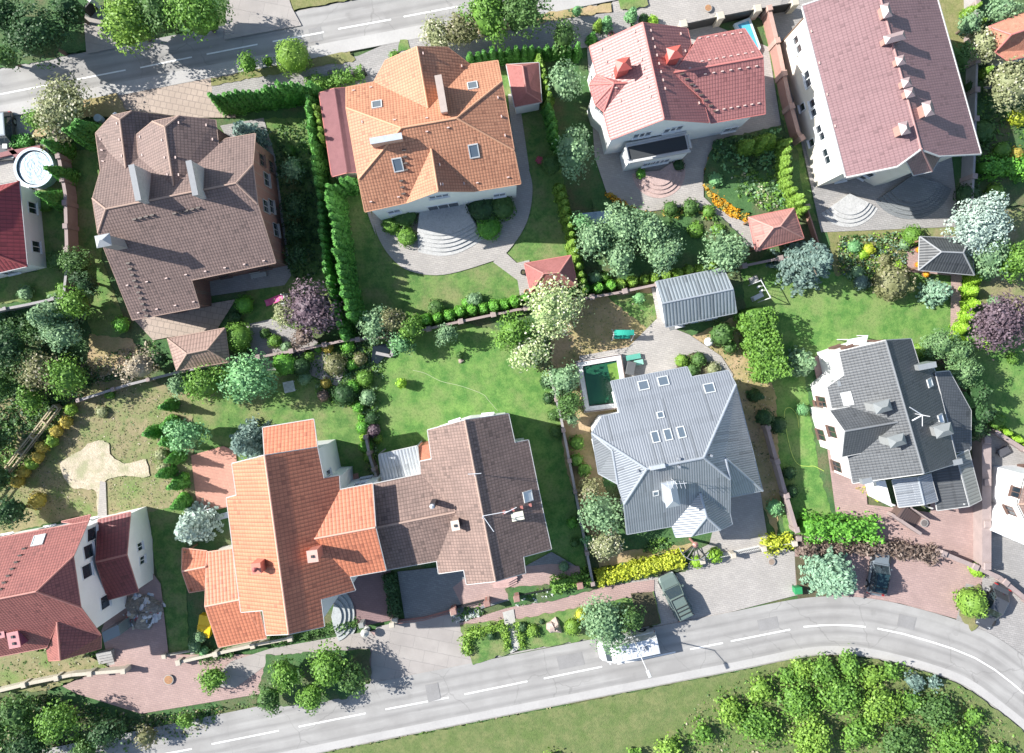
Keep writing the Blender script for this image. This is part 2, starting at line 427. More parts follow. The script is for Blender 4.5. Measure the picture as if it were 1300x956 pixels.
    def chimney(s, px, py, sx, sy, hh, rz, mat, capm=None, style='flat', name='chimney', below=1.2, zt=None, label=None):
        """px,py = centre of its top in the photo; hh = height above the roof there"""
        h = s.hit(px, py); z = h[0].z if h else 6.0
        top = z + hh if zt is None else zt
        c = P(px, py, top); h2 = s.top(c.x, c.y, z); zb = min(h2, top - .4) - below
        mb = MB().box((c.x, c.y, zb), (sx, sy, top - zb), rz)
        o = s.part(name, mb, [mat], s.roof_objs[-1] if s.roof_objs else None, label=label); capm = capm or mat; cm = MB()
        if style == 'flat':
            cm.box((c.x, c.y, top + .002), (sx + .12, sy + .12, .1), rz)
            k = max(1, int(max(sx, sy) / .5))
            for i in range(k):
                q = (i + .5) / k - .5; dx, dy = (q * sx * .9, 0) if sx > sy else (0, q * sy * .9)
                cm.box((c.x + dx * math.cos(rz) - dy * math.sin(rz), c.y + dx * math.sin(rz) + dy * math.cos(rz), top + .1), (.22, .22, .12), rz, mi=1)
        elif style == 'slab': cm.box((c.x, c.y, top + .002), (sx + .08, sy + .08, .07), rz)
        elif style == 'hood':       # little hipped metal hood on legs
            for a, b in ((-1, -1), (1, -1), (1, 1), (-1, 1)):
                X, Y = a * (sx / 2 - .06), b * (sy / 2 - .06)
                cm.box((c.x + X * math.cos(rz) - Y * math.sin(rz), c.y + X * math.sin(rz) + Y * math.cos(rz), top), (.07, .07, .25), rz)
            zz = top + .25; W, L = sx / 2 + .15, sy / 2 + .15; rl = max(0, abs(L - W)); vs = []
            for X, Y, Z in ((-W, -L, 0), (W, -L, 0), (W, L, 0), (-W, L, 0)) : vs.append((X, Y, Z))
            r = ((0, -rl), (0, rl)) if L >= W else ((-rl, 0), (rl, 0))
            vs += [(r[0][0], r[0][1], .5 * min(W, L) + .15), (r[1][0], r[1][1], .5 * min(W, L) + .15)]
            vs = [(c.x + X * math.cos(rz) - Y * math.sin(rz), c.y + X * math.sin(rz) + Y * math.cos(rz), zz + Z) for X, Y, Z in vs]
            fs = [(0, 1, 4), (1, 2, 5, 4), (2, 3, 5), (3, 0, 4, 5), (3, 2, 1, 0)] if L >= W else [(0, 1, 5, 4), (1, 2, 5), (2, 3, 4, 5), (3, 0, 4), (3, 2, 1, 0)]
            cm.add(vs, fs)
        elif style == 'pipe':
            cm.tube((c.x, c.y, top), (c.x, c.y, top + .35), .11); cm.lathe((c.x, c.y, top + .35), [(.22, 0), (.02, .14)], 10)
        if style != 'none': s.part('cap', cm, [capm, plain('pot_dark', (.05, .05, .05))], o)
        return o
    def gutter_pipe(s, px, py, z1, mat, r=.06):
        p = P(px, py, 0); s.part('downpipe', MB().tube((p.x, p.y, 0), (p.x, p.y, z1), r), [mat])
def simple_hip(name, label, cat, c, ridge, he, hr, mats, over=.3, wall=None, posts=None, group=None, thick=.12, open_=False, post_mat=None):
    """four eave corners c (photo px at height he) and two ridge ends; walls or corner posts below"""
    H = House(name, label, (sum(p[0] for p in c) / 4, sum(p[1] for p in c) / 4), cat, group)
    for k, p in zip('abcd', c): H.V[k] = P(p[0], p[1], he)
    H.V['r'] = P(*ridge[0], hr); H.V['s'] = P(*ridge[1], hr)
    H.roof(['a b s r', 'b c s', 'c d r s', 'd a r'], *mats, thick=thick, cap=.08)
    if wall: H.walls(list('abcd'), over, wall, default=he - .1)
    if posts:
        q = inset([H.V[k] for k in 'abcd'], posts)
        for p in q:
            H.part('post', MB().box((p.x, p.y, 0), (.16, .16, he - .05)), [post_mat or plain('timber_post', (.22, .13, .08), .7)])
        mb = MB()
        for i in range(4):
            a, b = q[i], q[(i + 1) % 4]; d = b - a; m = (a + b) / 2
            mb.box((m.x, m.y, he - .32), (d.length + .1, .12, .16 if i % 2 else .156), math.atan2(d.y, d.x))
        H.part('beam', mb, [post_mat or plain('timber_post', (.22, .13, .08), .7)])
    return H
# ---------------------------------------------------------------- plants
RNG = np.random.default_rng(7)
def cloud_mesh(name, verts, quads, mats, mi=None, tint=None, extra=None):
    """verts (n,3), quads (m,4) arrays (+ extra MB geometry) -> mesh with a per-vertex tint"""
    ev = np.array(extra.v) if extra and extra.v else np.zeros((0, 3)); n0 = len(verts)
    me = bpy.data.meshes.new(name); allv = np.concatenate([verts, ev]) if len(ev) else verts
    loops = list(quads.reshape(-1)); sizes = [4] * len(quads)
    if len(ev):
        for f in extra.f: loops += [i + n0 for i in f]; sizes.append(len(f))
    me.vertices.add(len(allv)); me.vertices.foreach_set('co', allv.astype(np.float32).ravel())
    me.loops.add(len(loops)); me.loops.foreach_set('vertex_index', np.array(loops, dtype=np.int32))
    me.polygons.add(len(sizes)); st = np.concatenate([[0], np.cumsum(sizes)[:-1]]).astype(np.int32)
    me.polygons.foreach_set('loop_start', st)
    for m in mats: me.materials.append(m)
    if len(ev): me.polygons.foreach_set('material_index', np.array([0] * len(quads) + list(extra.m), dtype=np.int32))
    a = me.attributes.new('tint', 'FLOAT', 'POINT'); t = np.full(len(allv), .3, dtype=np.float32)
    if tint is not None: t[:n0] = tint
    a.data.foreach_set('value', t); me.update(calc_edges=True); me.validate(); return me
def leaves(c, nrm, size, aspect=1.0, roll=None, updir=None, jit=.35):
    """a quad at each centre c facing nrm; long axis random, or along updir"""
    n = len(c); nrm = nrm / np.maximum(1e-6, np.linalg.norm(nrm, axis=1, keepdims=True))
    if updir is None: r = RNG.normal(size=(n, 3))
    else: r = updir + RNG.normal(size=(n, 3)) * jit * .5
    u = np.cross(nrm, r); u /= np.maximum(1e-6, np.linalg.norm(u, axis=1, keepdims=True)); v = np.cross(nrm, u)
    s = size * RNG.uniform(.6, 1.25, size=(n, 1)); a = u * s / 2; b = v * s * aspect / 2
    # a diamond with a bent tip reads as a leaf spray, not a card
    q = np.stack([c - b, c + a * .9, c + b + nrm * s * .12, c - a * .9], axis=1).reshape(-1, 3)
    return q, np.arange(4 * n).reshape(n, 4), np.repeat(RNG.uniform(0, 1, n), 4)
def sph(n, zmin=-1.0):
    z = RNG.uniform(zmin, 1, n); t = RNG.uniform(0, 2 * math.pi, n); r = np.sqrt(1 - z * z)
    return np.stack([r * np.cos(t), r * np.sin(t), z], axis=1)
def core(mb, c, r, rz, jag=.12, n=14, m=8, mi=0):
    """dark irregular inner mass"""
    ph = RNG.uniform(0, 6.28, 6); o = len(mb.v)
    for j in range(m + 1):
        th = math.pi * j / m
        for i in range(n):
            t = 2 * math.pi * i / n
            k = 1 + jag * (math.sin(3 * t + ph[0]) * math.sin(2 * th + ph[1]) + .7 * math.sin(5 * t + ph[2] + 3 * th))
            mb.v.append((c[0] + r * k * math.sin(th) * math.cos(t), c[1] + r * k * math.sin(th) * math.sin(t), c[2] + rz * k * math.cos(th)))
    for j in range(m):
        for i in range(n): mb.f.append((o + j * n + i, o + (j + 1) * n + i, o + (j + 1) * n + (i + 1) % n, o + j * n + (i + 1) % n)); mb.m.append(mi)
def broad_crown(name, R_, h, mat, leaf=.30, dens=1.0, lobes=None, base=.14, spread=.64, loose=.30, ragged=.20):
    """crown of a broadleaved tree round (0,0), from base*h up to h; lobes of leaf sprays with gaps between"""
    H = h * (1 - base) / 2; zc = h * base + H; nl = lobes or int(10 + R_ * 5)
    d = sph(nl, -.35); lr = RNG.uniform(.28, .50, nl) * R_
    k = RNG.uniform(.55, 1.0, (nl, 1)) ** .6
    ctr = d * k * np.array([R_ * spread, R_ * spread, H * spread]) + np.array([0, 0, zc])
    ctr[0] = (0, 0, zc + H * .35)
    ctr[:, :2] *= 1 + ragged * RNG.normal(size=(nl, 1))
    P_, Nn, T_ = [], [], []
    for i in range(nl):
        n = int(dens * 6.0 * (lr[i] / leaf) ** 2)
        s = sph(n, -.55); rad = lr[i] * (1 + RNG.normal(size=(n, 1)) * loose * .55)
        P_.append(ctr[i] + s * rad * np.array([1, 1, .85])); Nn.append(s + RNG.normal(size=(n, 3)) * .55 + np.array([0, 0, .35]))
        T_.append(np.full(n, RNG.uniform(-.22, .22)))
    # stray sprigs breaking the outline
    n = int(dens * 1.6 * (R_ / leaf)); s = sph(n, -.2); P_.append(s * np.array([R_, R_, H]) * RNG.uniform(.9, 1.12, (n, 1)) + np.array([0, 0, zc])); Nn.append(s + RNG.normal(size=(n, 3)) * .6); T_.append(np.zeros(n))
    c = np.concatenate(P_); nn = np.concatenate(Nn); tt = np.concatenate(T_)
    c[:, :2] -= c[:, :2].mean(axis=0); c[:, :2] *= R_ * 1.04 / np.percentile(np.hypot(c[:, 0], c[:, 1]), 96)
    v, q, t = leaves(c, nn, leaf, 1.25); t = np.clip(t + np.repeat(tt, 4), 0, 1)
    ex = MB(); core(ex, (0, 0, zc - .05 * H), R_ * .66, H * .66)
    return cloud_mesh(name, v, q, [mat], tint=t, extra=ex)
def conifer_crown(name, R_, h, mat, leaf=.22, dens=1.35, base=.04, droop=.25, power=.72):
    """whorls of branches clothed in needle sprays, tapering to a leader"""
    P_, Nn, U_ = [], [], []; z = h * base; lev = int(h / .30)
    for k in range(lev):
        f = k / lev; zz = h * base + (h * (1 - base)) * f; L = R_ * (1 - f) ** power * RNG.uniform(.88, 1.08) + .08
        nb = max(5, int(12 * (1 - .55 * f))); off = RNG.uniform(0, 6.28)
        for b in range(nb):
            t = off + 2 * math.pi * b / nb + RNG.normal() * .12; LL = L * RNG.uniform(.78, 1.1); d = np.array([math.cos(t), math.sin(t), 0]); sd = np.array([-d[1], d[0], 0])
            n = max(3, int(dens * LL / leaf * 2.6)); s = RNG.uniform(.25, 1.0, n) ** .7
            w = (RNG.uniform(-1, 1, n) * .28 * LL * (1.05 - s))
            p = np.outer(s * LL, d) + np.outer(w, sd); p[:, 2] = zz - droop * LL * s ** 1.4 + RNG.normal(size=n) * .05 + .12 * s * s * LL
            P_.append(p); Nn.append(RNG.normal(size=(n, 3)) * .45 + np.array([0, 0, .9]) + d * .35); U_.append(np.tile(d, (n, 1)))
    c = np.concatenate(P_); c[:, :2] *= R_ * 1.0 / np.percentile(np.hypot(c[:, 0], c[:, 1]), 94)
    v, q, t = leaves(c, np.concatenate(Nn), leaf, 1.7, updir=np.cross(np.concatenate(U_), np.array([0, 0, 1.0])))
    ex = MB(); ex.lathe((0, 0, h * base), [(R_ * .42, 0), (R_ * .30, h * .35), (.05, h * .85)], 10)
    return cloud_mesh(name, v, q, [mat], tint=t, extra=ex)
def column_crown(name, R_, h, mat, leaf=.16, dens=1.0, tip=.26, pw=1.7):
    """upright thuja: dense vertical sprays on a tapering rounded column"""
    n = int(dens * 2 * math.pi * R_ * h / (leaf * leaf * .9)); z = RNG.uniform(.0, 1.0, n)
    prof = lambda z: (1 - (1 - tip) * z) * np.sqrt(np.maximum(0, 1 - z ** (2 * pw)))
    t = RNG.uniform(0, 6.283, n); ph = RNG.uniform(0, 6.28, 3)
    k = prof(z) * (1 + .08 * np.sin(4 * t + ph[0] + 3 * z) + .06 * np.sin(9 * t + ph[1] + 7 * z) + RNG.normal(size=n) * .07)
    c = np.stack([R_ * k * np.cos(t), R_ * k * np.sin(t), h * z], axis=1)
    nn = np.stack([np.cos(t), np.sin(t), .25 + 2.0 * z ** 8], axis=1) + RNG.normal(size=(n, 3)) * .38
    m = int(n * .10); s = RNG.uniform(0, 1, m) ** .5 * R_ * tip * .8; tt = RNG.uniform(0, 6.283, m)
    c = np.concatenate([c, np.stack([s * np.cos(tt), s * np.sin(tt), np.full(m, h * .97) + RNG.normal(size=m) * .08 * h * .3], axis=1)]); nn = np.concatenate([nn, RNG.normal(size=(m, 3)) * .5 + np.array([0, 0, 1.])])
    v, q, ti = leaves(c, nn, leaf, 2.0, updir=np.cross(nn, np.array([0, 0, 1.0])), jit=.5)
    ex = MB(); zz = np.linspace(0, .97, 7); ex.lathe((0, 0, 0), [(float(R_ * .86 * prof(np.array([a]))[0]), float(h * a)) for a in zz], 10)
    return cloud_mesh(name, v, q, [mat], tint=ti, extra=ex)
def ball_crown(name, R_, h, mat, leaf=.13, dens=1.0, rough=.06):
    n = int(dens * 7 * (R_ / leaf) ** 2 * max(1, h / (2 * R_)) ** .5); s = sph(n, -.7)
    ph = RNG.uniform(0, 6.28, 4)
    k = 1 + rough * (np.sin(5 * s[:, 0] + ph[0]) + np.sin(6 * s[:, 1] + ph[1]) + np.sin(5 * s[:, 2] + ph[2])) + RNG.normal(size=n) * rough * .7
    c = s * np.array([R_, R_, h / 2]) * k[:, None] + np.array([0, 0, h * .5]); c[:, 2] = np.maximum(c[:, 2], .02)
    v, q, t = leaves(c, s + RNG.normal(size=(n, 3)) * .45, leaf, 1.4)
    ex = MB(); core(ex, (0, 0, h * .48), R_ * .88, h * .44, .05)
    return cloud_mesh(name, v, q, [mat], tint=t, extra=ex)
def trunk_mesh(h, r, limbs=4, R_=2.0, spread=.5):
    mb = MB(); top = h * .62; pts = [(0, 0, 0)]
    for i in range(1, 5): pts.append((RNG.normal() * .06 * i * r * 4, RNG.normal() * .06 * i * r * 4, top * i / 4))
    for i in range(4): mb.tube(pts[i], pts[i + 1], r * (1 - .16 * i), r * (1 - .16 * (i + 1)), 7)
    for k in range(limbs):
        t = 2 * math.pi * k / limbs + RNG.uniform(-.4, .4); z0 = top * RNG.uniform(.5, .95); d = R_ * spread * RNG.uniform(.7, 1.2)
        mid = (d * .5 * math.cos(t), d * .5 * math.sin(t), z0 + h * .10); end = (d * math.cos(t), d * math.sin(t), z0 + h * .26)
        mb.tube((0, 0, z0), mid, r * .45, r * .3, 5); mb.tube(mid, end, r * .3, r * .12, 5)
    return mb.mesh('trunk', [plain('bark', (.16, .12, .09), .9)])
LM = {
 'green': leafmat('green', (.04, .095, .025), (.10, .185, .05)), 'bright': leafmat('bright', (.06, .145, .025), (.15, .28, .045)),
 'deep': leafmat('deep', (.018, .05, .018), (.05, .11, .038)), 'grey': leafmat('grey', (.085, .17, .085), (.22, .33, .17)),
 'thuja': leafmat('thuja', (.04, .15, .03), (.11, .29, .05), .15), 'thuja_lime': leafmat('thuja_lime', (.085, .175, .025), (.20, .32, .05), .2),
 'lime': leafmat('lime', (.13, .27, .025), (.26, .42, .04)), 'yellow': leafmat('yellow', (.24, .30, .025), (.44, .47, .05)),
 'spruce': leafmat('spruce', (.055, .10, .085), (.15, .215, .18), .1), 'silver': leafmat('silver', (.17, .24, .20), (.36, .44, .38), .1), 'teal': leafmat('teal', (.10, .20, .13), (.22, .33, .22), .1),
 'mint': leafmat('mint', (.065, .18, .07), (.165, .32, .13), .1),
 'purple': leafmat('purple', (.055, .035, .045), (.15, .11, .13), .15), 'pale': leafmat('pale', (.14, .17, .075), (.33, .34, .19), .3, (.62, .60, .46)),
 'olive': leafmat('olive', (.10, .115, .045), (.22, .215, .11), .25, (.42, .38, .27)), 'blossom': leafmat('blossom', (.13, .24, .07), (.52, .58, .30), .25, (.78, .76, .60)),
 'gold': leafmat('gold', (.22, .20, .04), (.42, .32, .07), .25), 'dry': leafmat('dry', (.20, .17, .11), (.34, .29, .22), .15), 'rust': leafmat('rust', (.085, .06, .05), (.20, .155, .125), .15),
 'orange': leafmat('orange_flower', (.45, .17, .01), (.70, .34, .02), .2), 'white': leafmat('white_flower', (.35, .42, .35), (.8, .8, .78), .2), 'pinkf': leafmat('pink_flower', (.35, .06, .10), (.55, .14, .18), .2),
 'ball': leafmat('ball', (.05, .17, .025), (.14, .34, .04), .15), 'pine': leafmat('pine', (.06, .13, .05), (.14, .23, .09), .12),
}
TRUNKS = {}
def tree(px, py, r, h, kind, mat, label, name='tree', cat='tree', group=None, leaf=None, dens=1.0, zf=.6, sq=None, **kw):
    """px,py,r = centre and radius of the crown in the photo; h = height in metres"""
    c = P(px, py, h * zf); k = (CH - h * zf) / FP; R_ = r * k
    T = Thing(name, label, cat, (c.x, c.y, 0), group)
    if kind == 'broad': me = broad_crown('crown', R_, h, LM[mat], leaf or (.215 if R_ > 1.6 else .18), dens, **kw)
    elif kind == 'conifer': me = conifer_crown('crown', R_, h, LM[mat], leaf or .2, dens, **kw)
    elif kind == 'ball': me = ball_crown('crown', R_, h, LM[mat], leaf or .13, dens, **kw)
    else: me = column_crown('crown', R_, h, LM[mat], leaf or .16, dens, **kw)
    o = link('crown', me, T.e); o.rotation_euler.z = RNG.uniform(0, 6.28) if sq is None else sq[1]
    if kind == 'broad' and not sq: sq_ = RNG.uniform(.90, 1.0); o.scale = (sq_, 2 - sq_, 1)
    if sq: o.scale = (sq[0], 1 / sq[0], 1)
    key = (round(h), round(R_ * 2)); 
    if key not in TRUNKS: TRUNKS[key] = trunk_mesh(h, .05 + .022 * h, 4 if kind == 'broad' else 0, R_)
    link('trunk', TRUNKS[key], T.e); return T
ORD = ['first', 'second', 'third', 'fourth', 'fifth', 'sixth', 'seventh', 'eighth', 'ninth', 'tenth', 'eleventh', 'twelfth', 'thirteenth', 'fourteenth', 'fifteenth', 'sixteenth', 'seventeenth', 'eighteenth', 'nineteenth', 'twentieth',
       'twenty-first', 'twenty-second', 'twenty-third', 'twenty-fourth', 'twenty-fifth', 'twenty-sixth', 'twenty-seventh', 'twenty-eighth', 'twenty-ninth', 'thirtieth'] + ['thirty-' + x for x in ('first', 'second', 'third', 'fourth', 'fifth', 'sixth', 'seventh', 'eighth', 'ninth')]
PROTO = {}
def protos(kind, mat, r=.5, h=3.0, leaf=.15, n=3, **kw):
    key = (kind, mat, r, h, leaf)
    if key not in PROTO:
        f = {'column': column_crown, 'ball': ball_crown, 'broad': broad_crown, 'conifer': conifer_crown}[kind]
        PROTO[key] = ([f('crown', r, h, LM[mat], leaf, **kw) for _ in range(n)], MB().tube((0, 0, 0), (0, 0, h * .4), .07, .04, 6).mesh('trunk', [plain('bark', (.16, .12, .09), .9)]))
    return PROTO[key]
def row(pts, n, r, h, mat, what, frm, group, name='thuja', cat='thuja', kind='column', base=True, jit=.05, leaf=.15, hv=.1, **kw):
    """n plants evenly along a polyline of photo points (bases unless base=False: then tips)"""
    segs = [(Vector(pts[i]), Vector(pts[i + 1])) for i in range(len(pts) - 1)]; L = [(b - a).length for a, b in segs]; tot = sum(L)
    mes, tr = protos(kind, mat, r, h, leaf, **kw); out = []
    for i in range(n):
        s = tot * i / max(1, n - 1); j = 0
        while j < len(L) - 1 and s > L[j]: s -= L[j]; j += 1
        q = segs[j][0].lerp(segs[j][1], s / L[j]); c = P(q.x, q.y, 0 if base else h)
        c.x += RNG.normal() * jit; c.y += RNG.normal() * jit
        T = Thing(name, '%s %s from %s' % (ORD[i], what, frm), cat, (c.x, c.y, 0), group)
        o = link('crown', mes[i % len(mes)], T.e); o.rotation_euler.z = RNG.uniform(0, 6.28); sc = 1 + RNG.normal() * .06; o.scale = (sc, sc, 1 + RNG.normal() * hv)
        link('trunk', tr, T.e); out.append(T)
    return out
def hedge(pts, width, h, mat, label, name='hedge', cat='hedge', leaf=.16, dens=1.0, rough=.12, spiky=0.0, group=None, base=True, mat2=None):
    """a clipped (or ragged) hedge along a polyline of photo points"""
    q = [P(x, y, 0 if base else h) for x, y in pts]; P_, Nn = [], []; ex = MB()
    for i in range(len(q) - 1):
        a, b = q[i].xy, q[i + 1].xy; L = (b - a).length; d = (b - a) / L; nrm = Vector((-d.y, d.x)); per = 2 * h + width; n = int(1.9 * dens * L * per / (leaf * leaf * .8))
        s = RNG.uniform(-.08, L + .08, n); u = RNG.uniform(0, per, n); side = np.where(u < h, -1, np.where(u > h + width, 1, 0))
        off = np.where(side == 0, u - h - width / 2, side * width / 2); z = np.where(side == -1, u, np.where(side == 1, per - u, h))
        wob = rough * (np.sin(s * 2.1 + i) + .6 * np.sin(s * 5.3 + 1)) * .5 + RNG.normal(size=n) * rough * .5
        off = off + np.where(side == 0, 0, side) * wob; z = z + np.where(side == 0, wob + spiky * RNG.uniform(0, 1, n) ** 2, 0)
        x = a.x + d.x * s + nrm.x * off; y = a.y + d.y * s + nrm.y * off
        P_.append(np.stack([x, y, np.maximum(.02, z)], axis=1))
        Nn.append(np.stack([nrm.x * side, nrm.y * side, np.where(side == 0, 1., .25)], axis=1) + RNG.normal(size=(n, 3)) * (.5 + spiky))
        m = (a + b) / 2; ex.box((m.x, m.y, 0), (L + width * .3, width * .66, h * .8), math.atan2(d.y, d.x), taper=.85)
    c = np.concatenate(P_); o = P(*pts[0], 0); v, f, t = leaves(c - np.array([o.x, o.y, 0]), np.concatenate(Nn), leaf, 1.5 + 2 * spiky)
    ex.v = [(p[0] - o.x, p[1] - o.y, p[2]) for p in ex.v]
    ob = link(name, cloud_mesh(name, v, f, [LM[mat]], tint=t, extra=ex), None, (o.x, o.y, 0)); return tag(ob, label, cat, group)
def bed(poly, mats, label, name='flower_bed', hmax=.5, leaf=.16, dens=30, kind='stuff', clump=.5, lo=.0):
    """uncountable low growth scattered over a patch (photo outline)"""
    q = [P(x, y, 0).xy for x, y in poly]; xs = [p.x for p in q]; ys = [p.y for p in q]; area = abs(sum(q[i].x * q[(i + 1) % len(q)].y - q[(i + 1) % len(q)].x * q[i].y for i in range(len(q)))) / 2
    n = int(5.5 * dens * area); nc = max(3, int(area / (clump * clump * 1.1)))
    def inside(X, Y):
        c = np.zeros(len(X), bool); j = len(q) - 1
        for i in range(len(q)):
            yi, yj, xi, xj = q[i].y, q[j].y, q[i].x, q[j].x
            m = ((yi > Y) != (yj > Y)) & (X < (xj - xi) * (Y - yi) / (yj - yi + 1e-9) + xi); c ^= m; j = i
        return c
    cx, cy = RNG.uniform(min(xs), max(xs), nc * 4), RNG.uniform(min(ys), max(ys), nc * 4); k = inside(cx, cy); cx, cy = cx[k], cy[k]
    if len(cx) == 0: return
    ch = RNG.uniform(.35, 1, len(cx)) * hmax; cr = RNG.uniform(.5, 1.2, len(cx)) * clump; cm = RNG.integers(0, len(mats), len(cx))
    i = RNG.integers(0, len(cx), n); s = sph(n, 0); X = cx[i] + s[:, 0] * cr[i]; Y = cy[i] + s[:, 1] * cr[i]; Z = lo + s[:, 2] * ch[i] + .03
    k = inside(X, Y); X, Y, Z, i, s = X[k], Y[k], Z[k], i[k], s[k]
    o = np.array([sum(xs) / len(xs), sum(ys) / len(ys), 0]); nn = s * np.array([.7, .7, 1.2]) + RNG.normal(size=s.shape) * .5
    v, f, t = leaves(np.stack([X, Y, Z], axis=1) - o, nn, leaf, 1.4)
    me = cloud_mesh(name, v, f, [LM[m] for m in mats], tint=t); me.polygons.foreach_set('material_index', cm[i].astype(np.int32))
    ob = link(name, me, None, tuple(o)); ob['kind'] = kind; ob['label'] = label; return ob
def fence(pts, h, label, mat, postmat, n_posts=None, thick=.12, post=.35, post_h=None, capm=None, name='fence', cat='fence', rails=False, scallop=0, posts_at=None, coping=None):
    """pts = photo points of the foot; masonry or railed panels between square posts"""
    q = [P(x, y, 0) for x, y in pts]; T = Thing(name, label, cat, (q[0].x, q[0].y, 0)); ph = post_h or h + .18
    L = [(q[i + 1] - q[i]).length for i in range(len(q) - 1)]; tot = sum(L)
    n = n_posts or max(2, int(tot / 3) + 1); P_ = []
    for k in range(n):
        s = tot * k / (n - 1) if posts_at is None else tot * posts_at[k]; j = 0
        while j < len(L) - 1 and s > L[j] + 1e-6: s -= L[j]; j += 1
        P_.append((q[j].lerp(q[j + 1], s / L[j]), math.atan2((q[j + 1] - q[j]).y, (q[j + 1] - q[j]).x)))
    for p, a in P_:
        if post:
            m = MB().box((p.x, p.y, 0), (post, post, ph), a); o = T.part('post', m, [postmat])
            T.part('cap', MB().box((p.x, p.y, ph + .002), (post + .12, post + .12, .10), a, taper=.82), [capm or postmat], o)
    for i in range(len(q) - 1):
        a, b = q[i], q[i + 1]; m = (a + b) / 2; d = b - a; an = math.atan2(d.y, d.x); mb = MB()
        if rails:
            mb.box((m.x, m.y, 0), (d.length, .2, .25), an)
            k = max(2, int(d.length / .16))
            for j in range(k): c = a.lerp(b, (j + .5) / k); mb.box((c.x, c.y, .25), (.03, .03, h - .3), an)
            for z in (.4, h - .15): mb.box((m.x, m.y, z), (d.length, .045, .05), an)
        else:
            mb.box((m.x, m.y, 0), (d.length, thick, h), an)
            if coping: mb.box((m.x, m.y, h + .002), (d.length, thick + .12, .06), an, mi=1)
        T.part('panel', mb, [mat, coping or mat])
    return T
WHITE = mottled('white_render', (.80, .80, .79), (.73, .73, .72), .8, 10, .9, .004)
CREAM = mottled('cream_render', (.72, .68, .60), (.64, .60, .52), .8, 10, .9, .004)
REDBRICK = paving('red_brick_wall', (.26, .10, .08), (.20, .08, .06), (.2, .16, .14), .25, .08)
GREYTRIM = plain('grey_trim', (.22, .23, .24), .5)
WHITETRIM = plain('white_trim', (.46, .46, .45), .5)
T_brown = tiles('brown_tiles', (.225, .155, .135), (.15, .105, .093), .25, .30, .5, .5, .5, .55)
RC_brown = plain('brown_ridge_tiles', (.36, .25, .20), .7)
T_orange = tiles('orange_clay_tiles', (.50, .24, .14), (.38, .165, .095), .26, .30, .5, .5, .5, .5)
RC_orange = plain('orange_ridge_tiles', (.56, .30, .18), .7)
T_red = tiles('red_metal_tiles', (.35, .15, .14), (.295, .12, .115), .25, .33, .5, .5, .40, .40, .45)
RC_red = plain('red_ridge', (.50, .18, .16), .5)
T_pink = tiles('maroon_metal_tiles', (.245, .145, .15), (.21, .12, .125), .24, .36, .45, .5, .3, .35, .45)
RC_pink = plain('maroon_ridge', (.38, .22, .21), .5)
T_dkred = tiles('dark_red_tiles', (.30, .105, .09), (.20, .065, .06), .25, .30, .5, .5, .5, .5, .6)
RC_dkred = plain('dark_red_ridge', (.40, .17, .14), .6)
T_pan = tiles('orange_pantiles', (.56, .205, .11), (.43, .145, .08), .33, .36, .6, .35, .5, .35, .55)
RC_pan = plain('orange_pantile_ridge', (.66, .36, .27), .6)
T_semi = tiles('weathered_brown_tiles', (.27, .185, .155), (.15, .105, .09), .27, .34, .35, .6, .5, .55, .8)
RC_semi = plain('weathered_ridge', (.38, .27, .22), .8)
T_zinc = tiles('zinc_sheet', (.29, .31, .335), (.25, .27, .29), .22, 3.0, .8, .06, .38, .1, .35, .03, .35)
RC_zinc = plain('zinc_ridge', (.40, .43, .46), .35, .3)
T_slate = tiles('dark_grey_tiles', (.10, .107, .114), (.07, .076, .083), .25, .31, .45, .5, .45, .5, .5)
RC_slate = plain('dark_grey_ridge', (.19, .20, .21), .5)
T_shed = tiles('blue_grey_sheet', (.27, .31, .33), (.22, .25, .27), .32, 3.0, .8, .05, .5, .1, .4, .06, .3)
T_silver = tiles('silver_sheet', (.55, .58, .60), (.48, .51, .53), .30, 3.0, .8, .05, .4, .1, .35, .05, .4)
T_char_shade = tiles('charcoal_and_shade_sheet', (.075, .08, .085), (.05, .055, .06), .26, 1.2, .8, .2, .5, .3, .45)  # charcoal pavilion sheet; also painted shade on one carport slope
T_shing = mottled('rose_shingle', (.33, .13, .12), (.27, .10, .09), 2, 20, .9)
T_pav = tiles('faded_red_sheet', (.42, .20, .17), (.34, .17, .15), .25, 1.0, .4, .2, .2, .2, .7)
def ang(dx, dy): return math.atan2(-dy, dx)
guard = MB().box((0, 0, 0), (.10, .22, .10)).mesh('snow_guard', plain('guard_metal', (.55, .42, .38), .5))
step_ = MB().box((0, 0, 0), (.16, .34, .09)).box((.06, 0, .09), (.05, .34, .09)).mesh('roof_step', plain('step_metal', (.10, .08, .07), .5))
chim_white = mottled('chimney_render', (.46, .45, .43), (.38, .37, .35), 2, 12, .9)

# 1 ------------------------------------------------ brown house
h1 = House('brick_house', 'large red brick house with a many-sided brown tiled roof and three tall pale chimneys', (240, 290), group=None)
h1.v(R1=(134.4, 265.3, 9.4), R2=(299.8, 232.4, 9.4))
B = ('R1', 'R2')
h1.v(Sa=(168, 406, B, -30), Sb=(253, 389.9, B, -30), Sc=(242.7, 355.4, B, -30), Sd=(349.7, 333.5, B, -30), Se=(326.7, 258.7, B, -30), W2=(124.3, 295.5, B, -30),
     W1=(117.4, 251.8, B, -31), N1=(127.7, 216, B, -31), N2=(137.3, 192.7, B, -31), Nx=(159.7, 213.4, B, -31), N3=(175.8, 200, B, -31),
     N4=(220, 236.4, B, -31), N5=(277, 184, B, -31), N6=(286.6, 176, B, -31), N7=(324, 169.7, B, -31), E1=(320.5, 209.4, B, -31))
h1.v(A1=(152.2, 151.9, h1.V['Nx'].z + .1)); h1.V['w2r'] = P(209.2, 161, h1.V['N4'].z + .2)
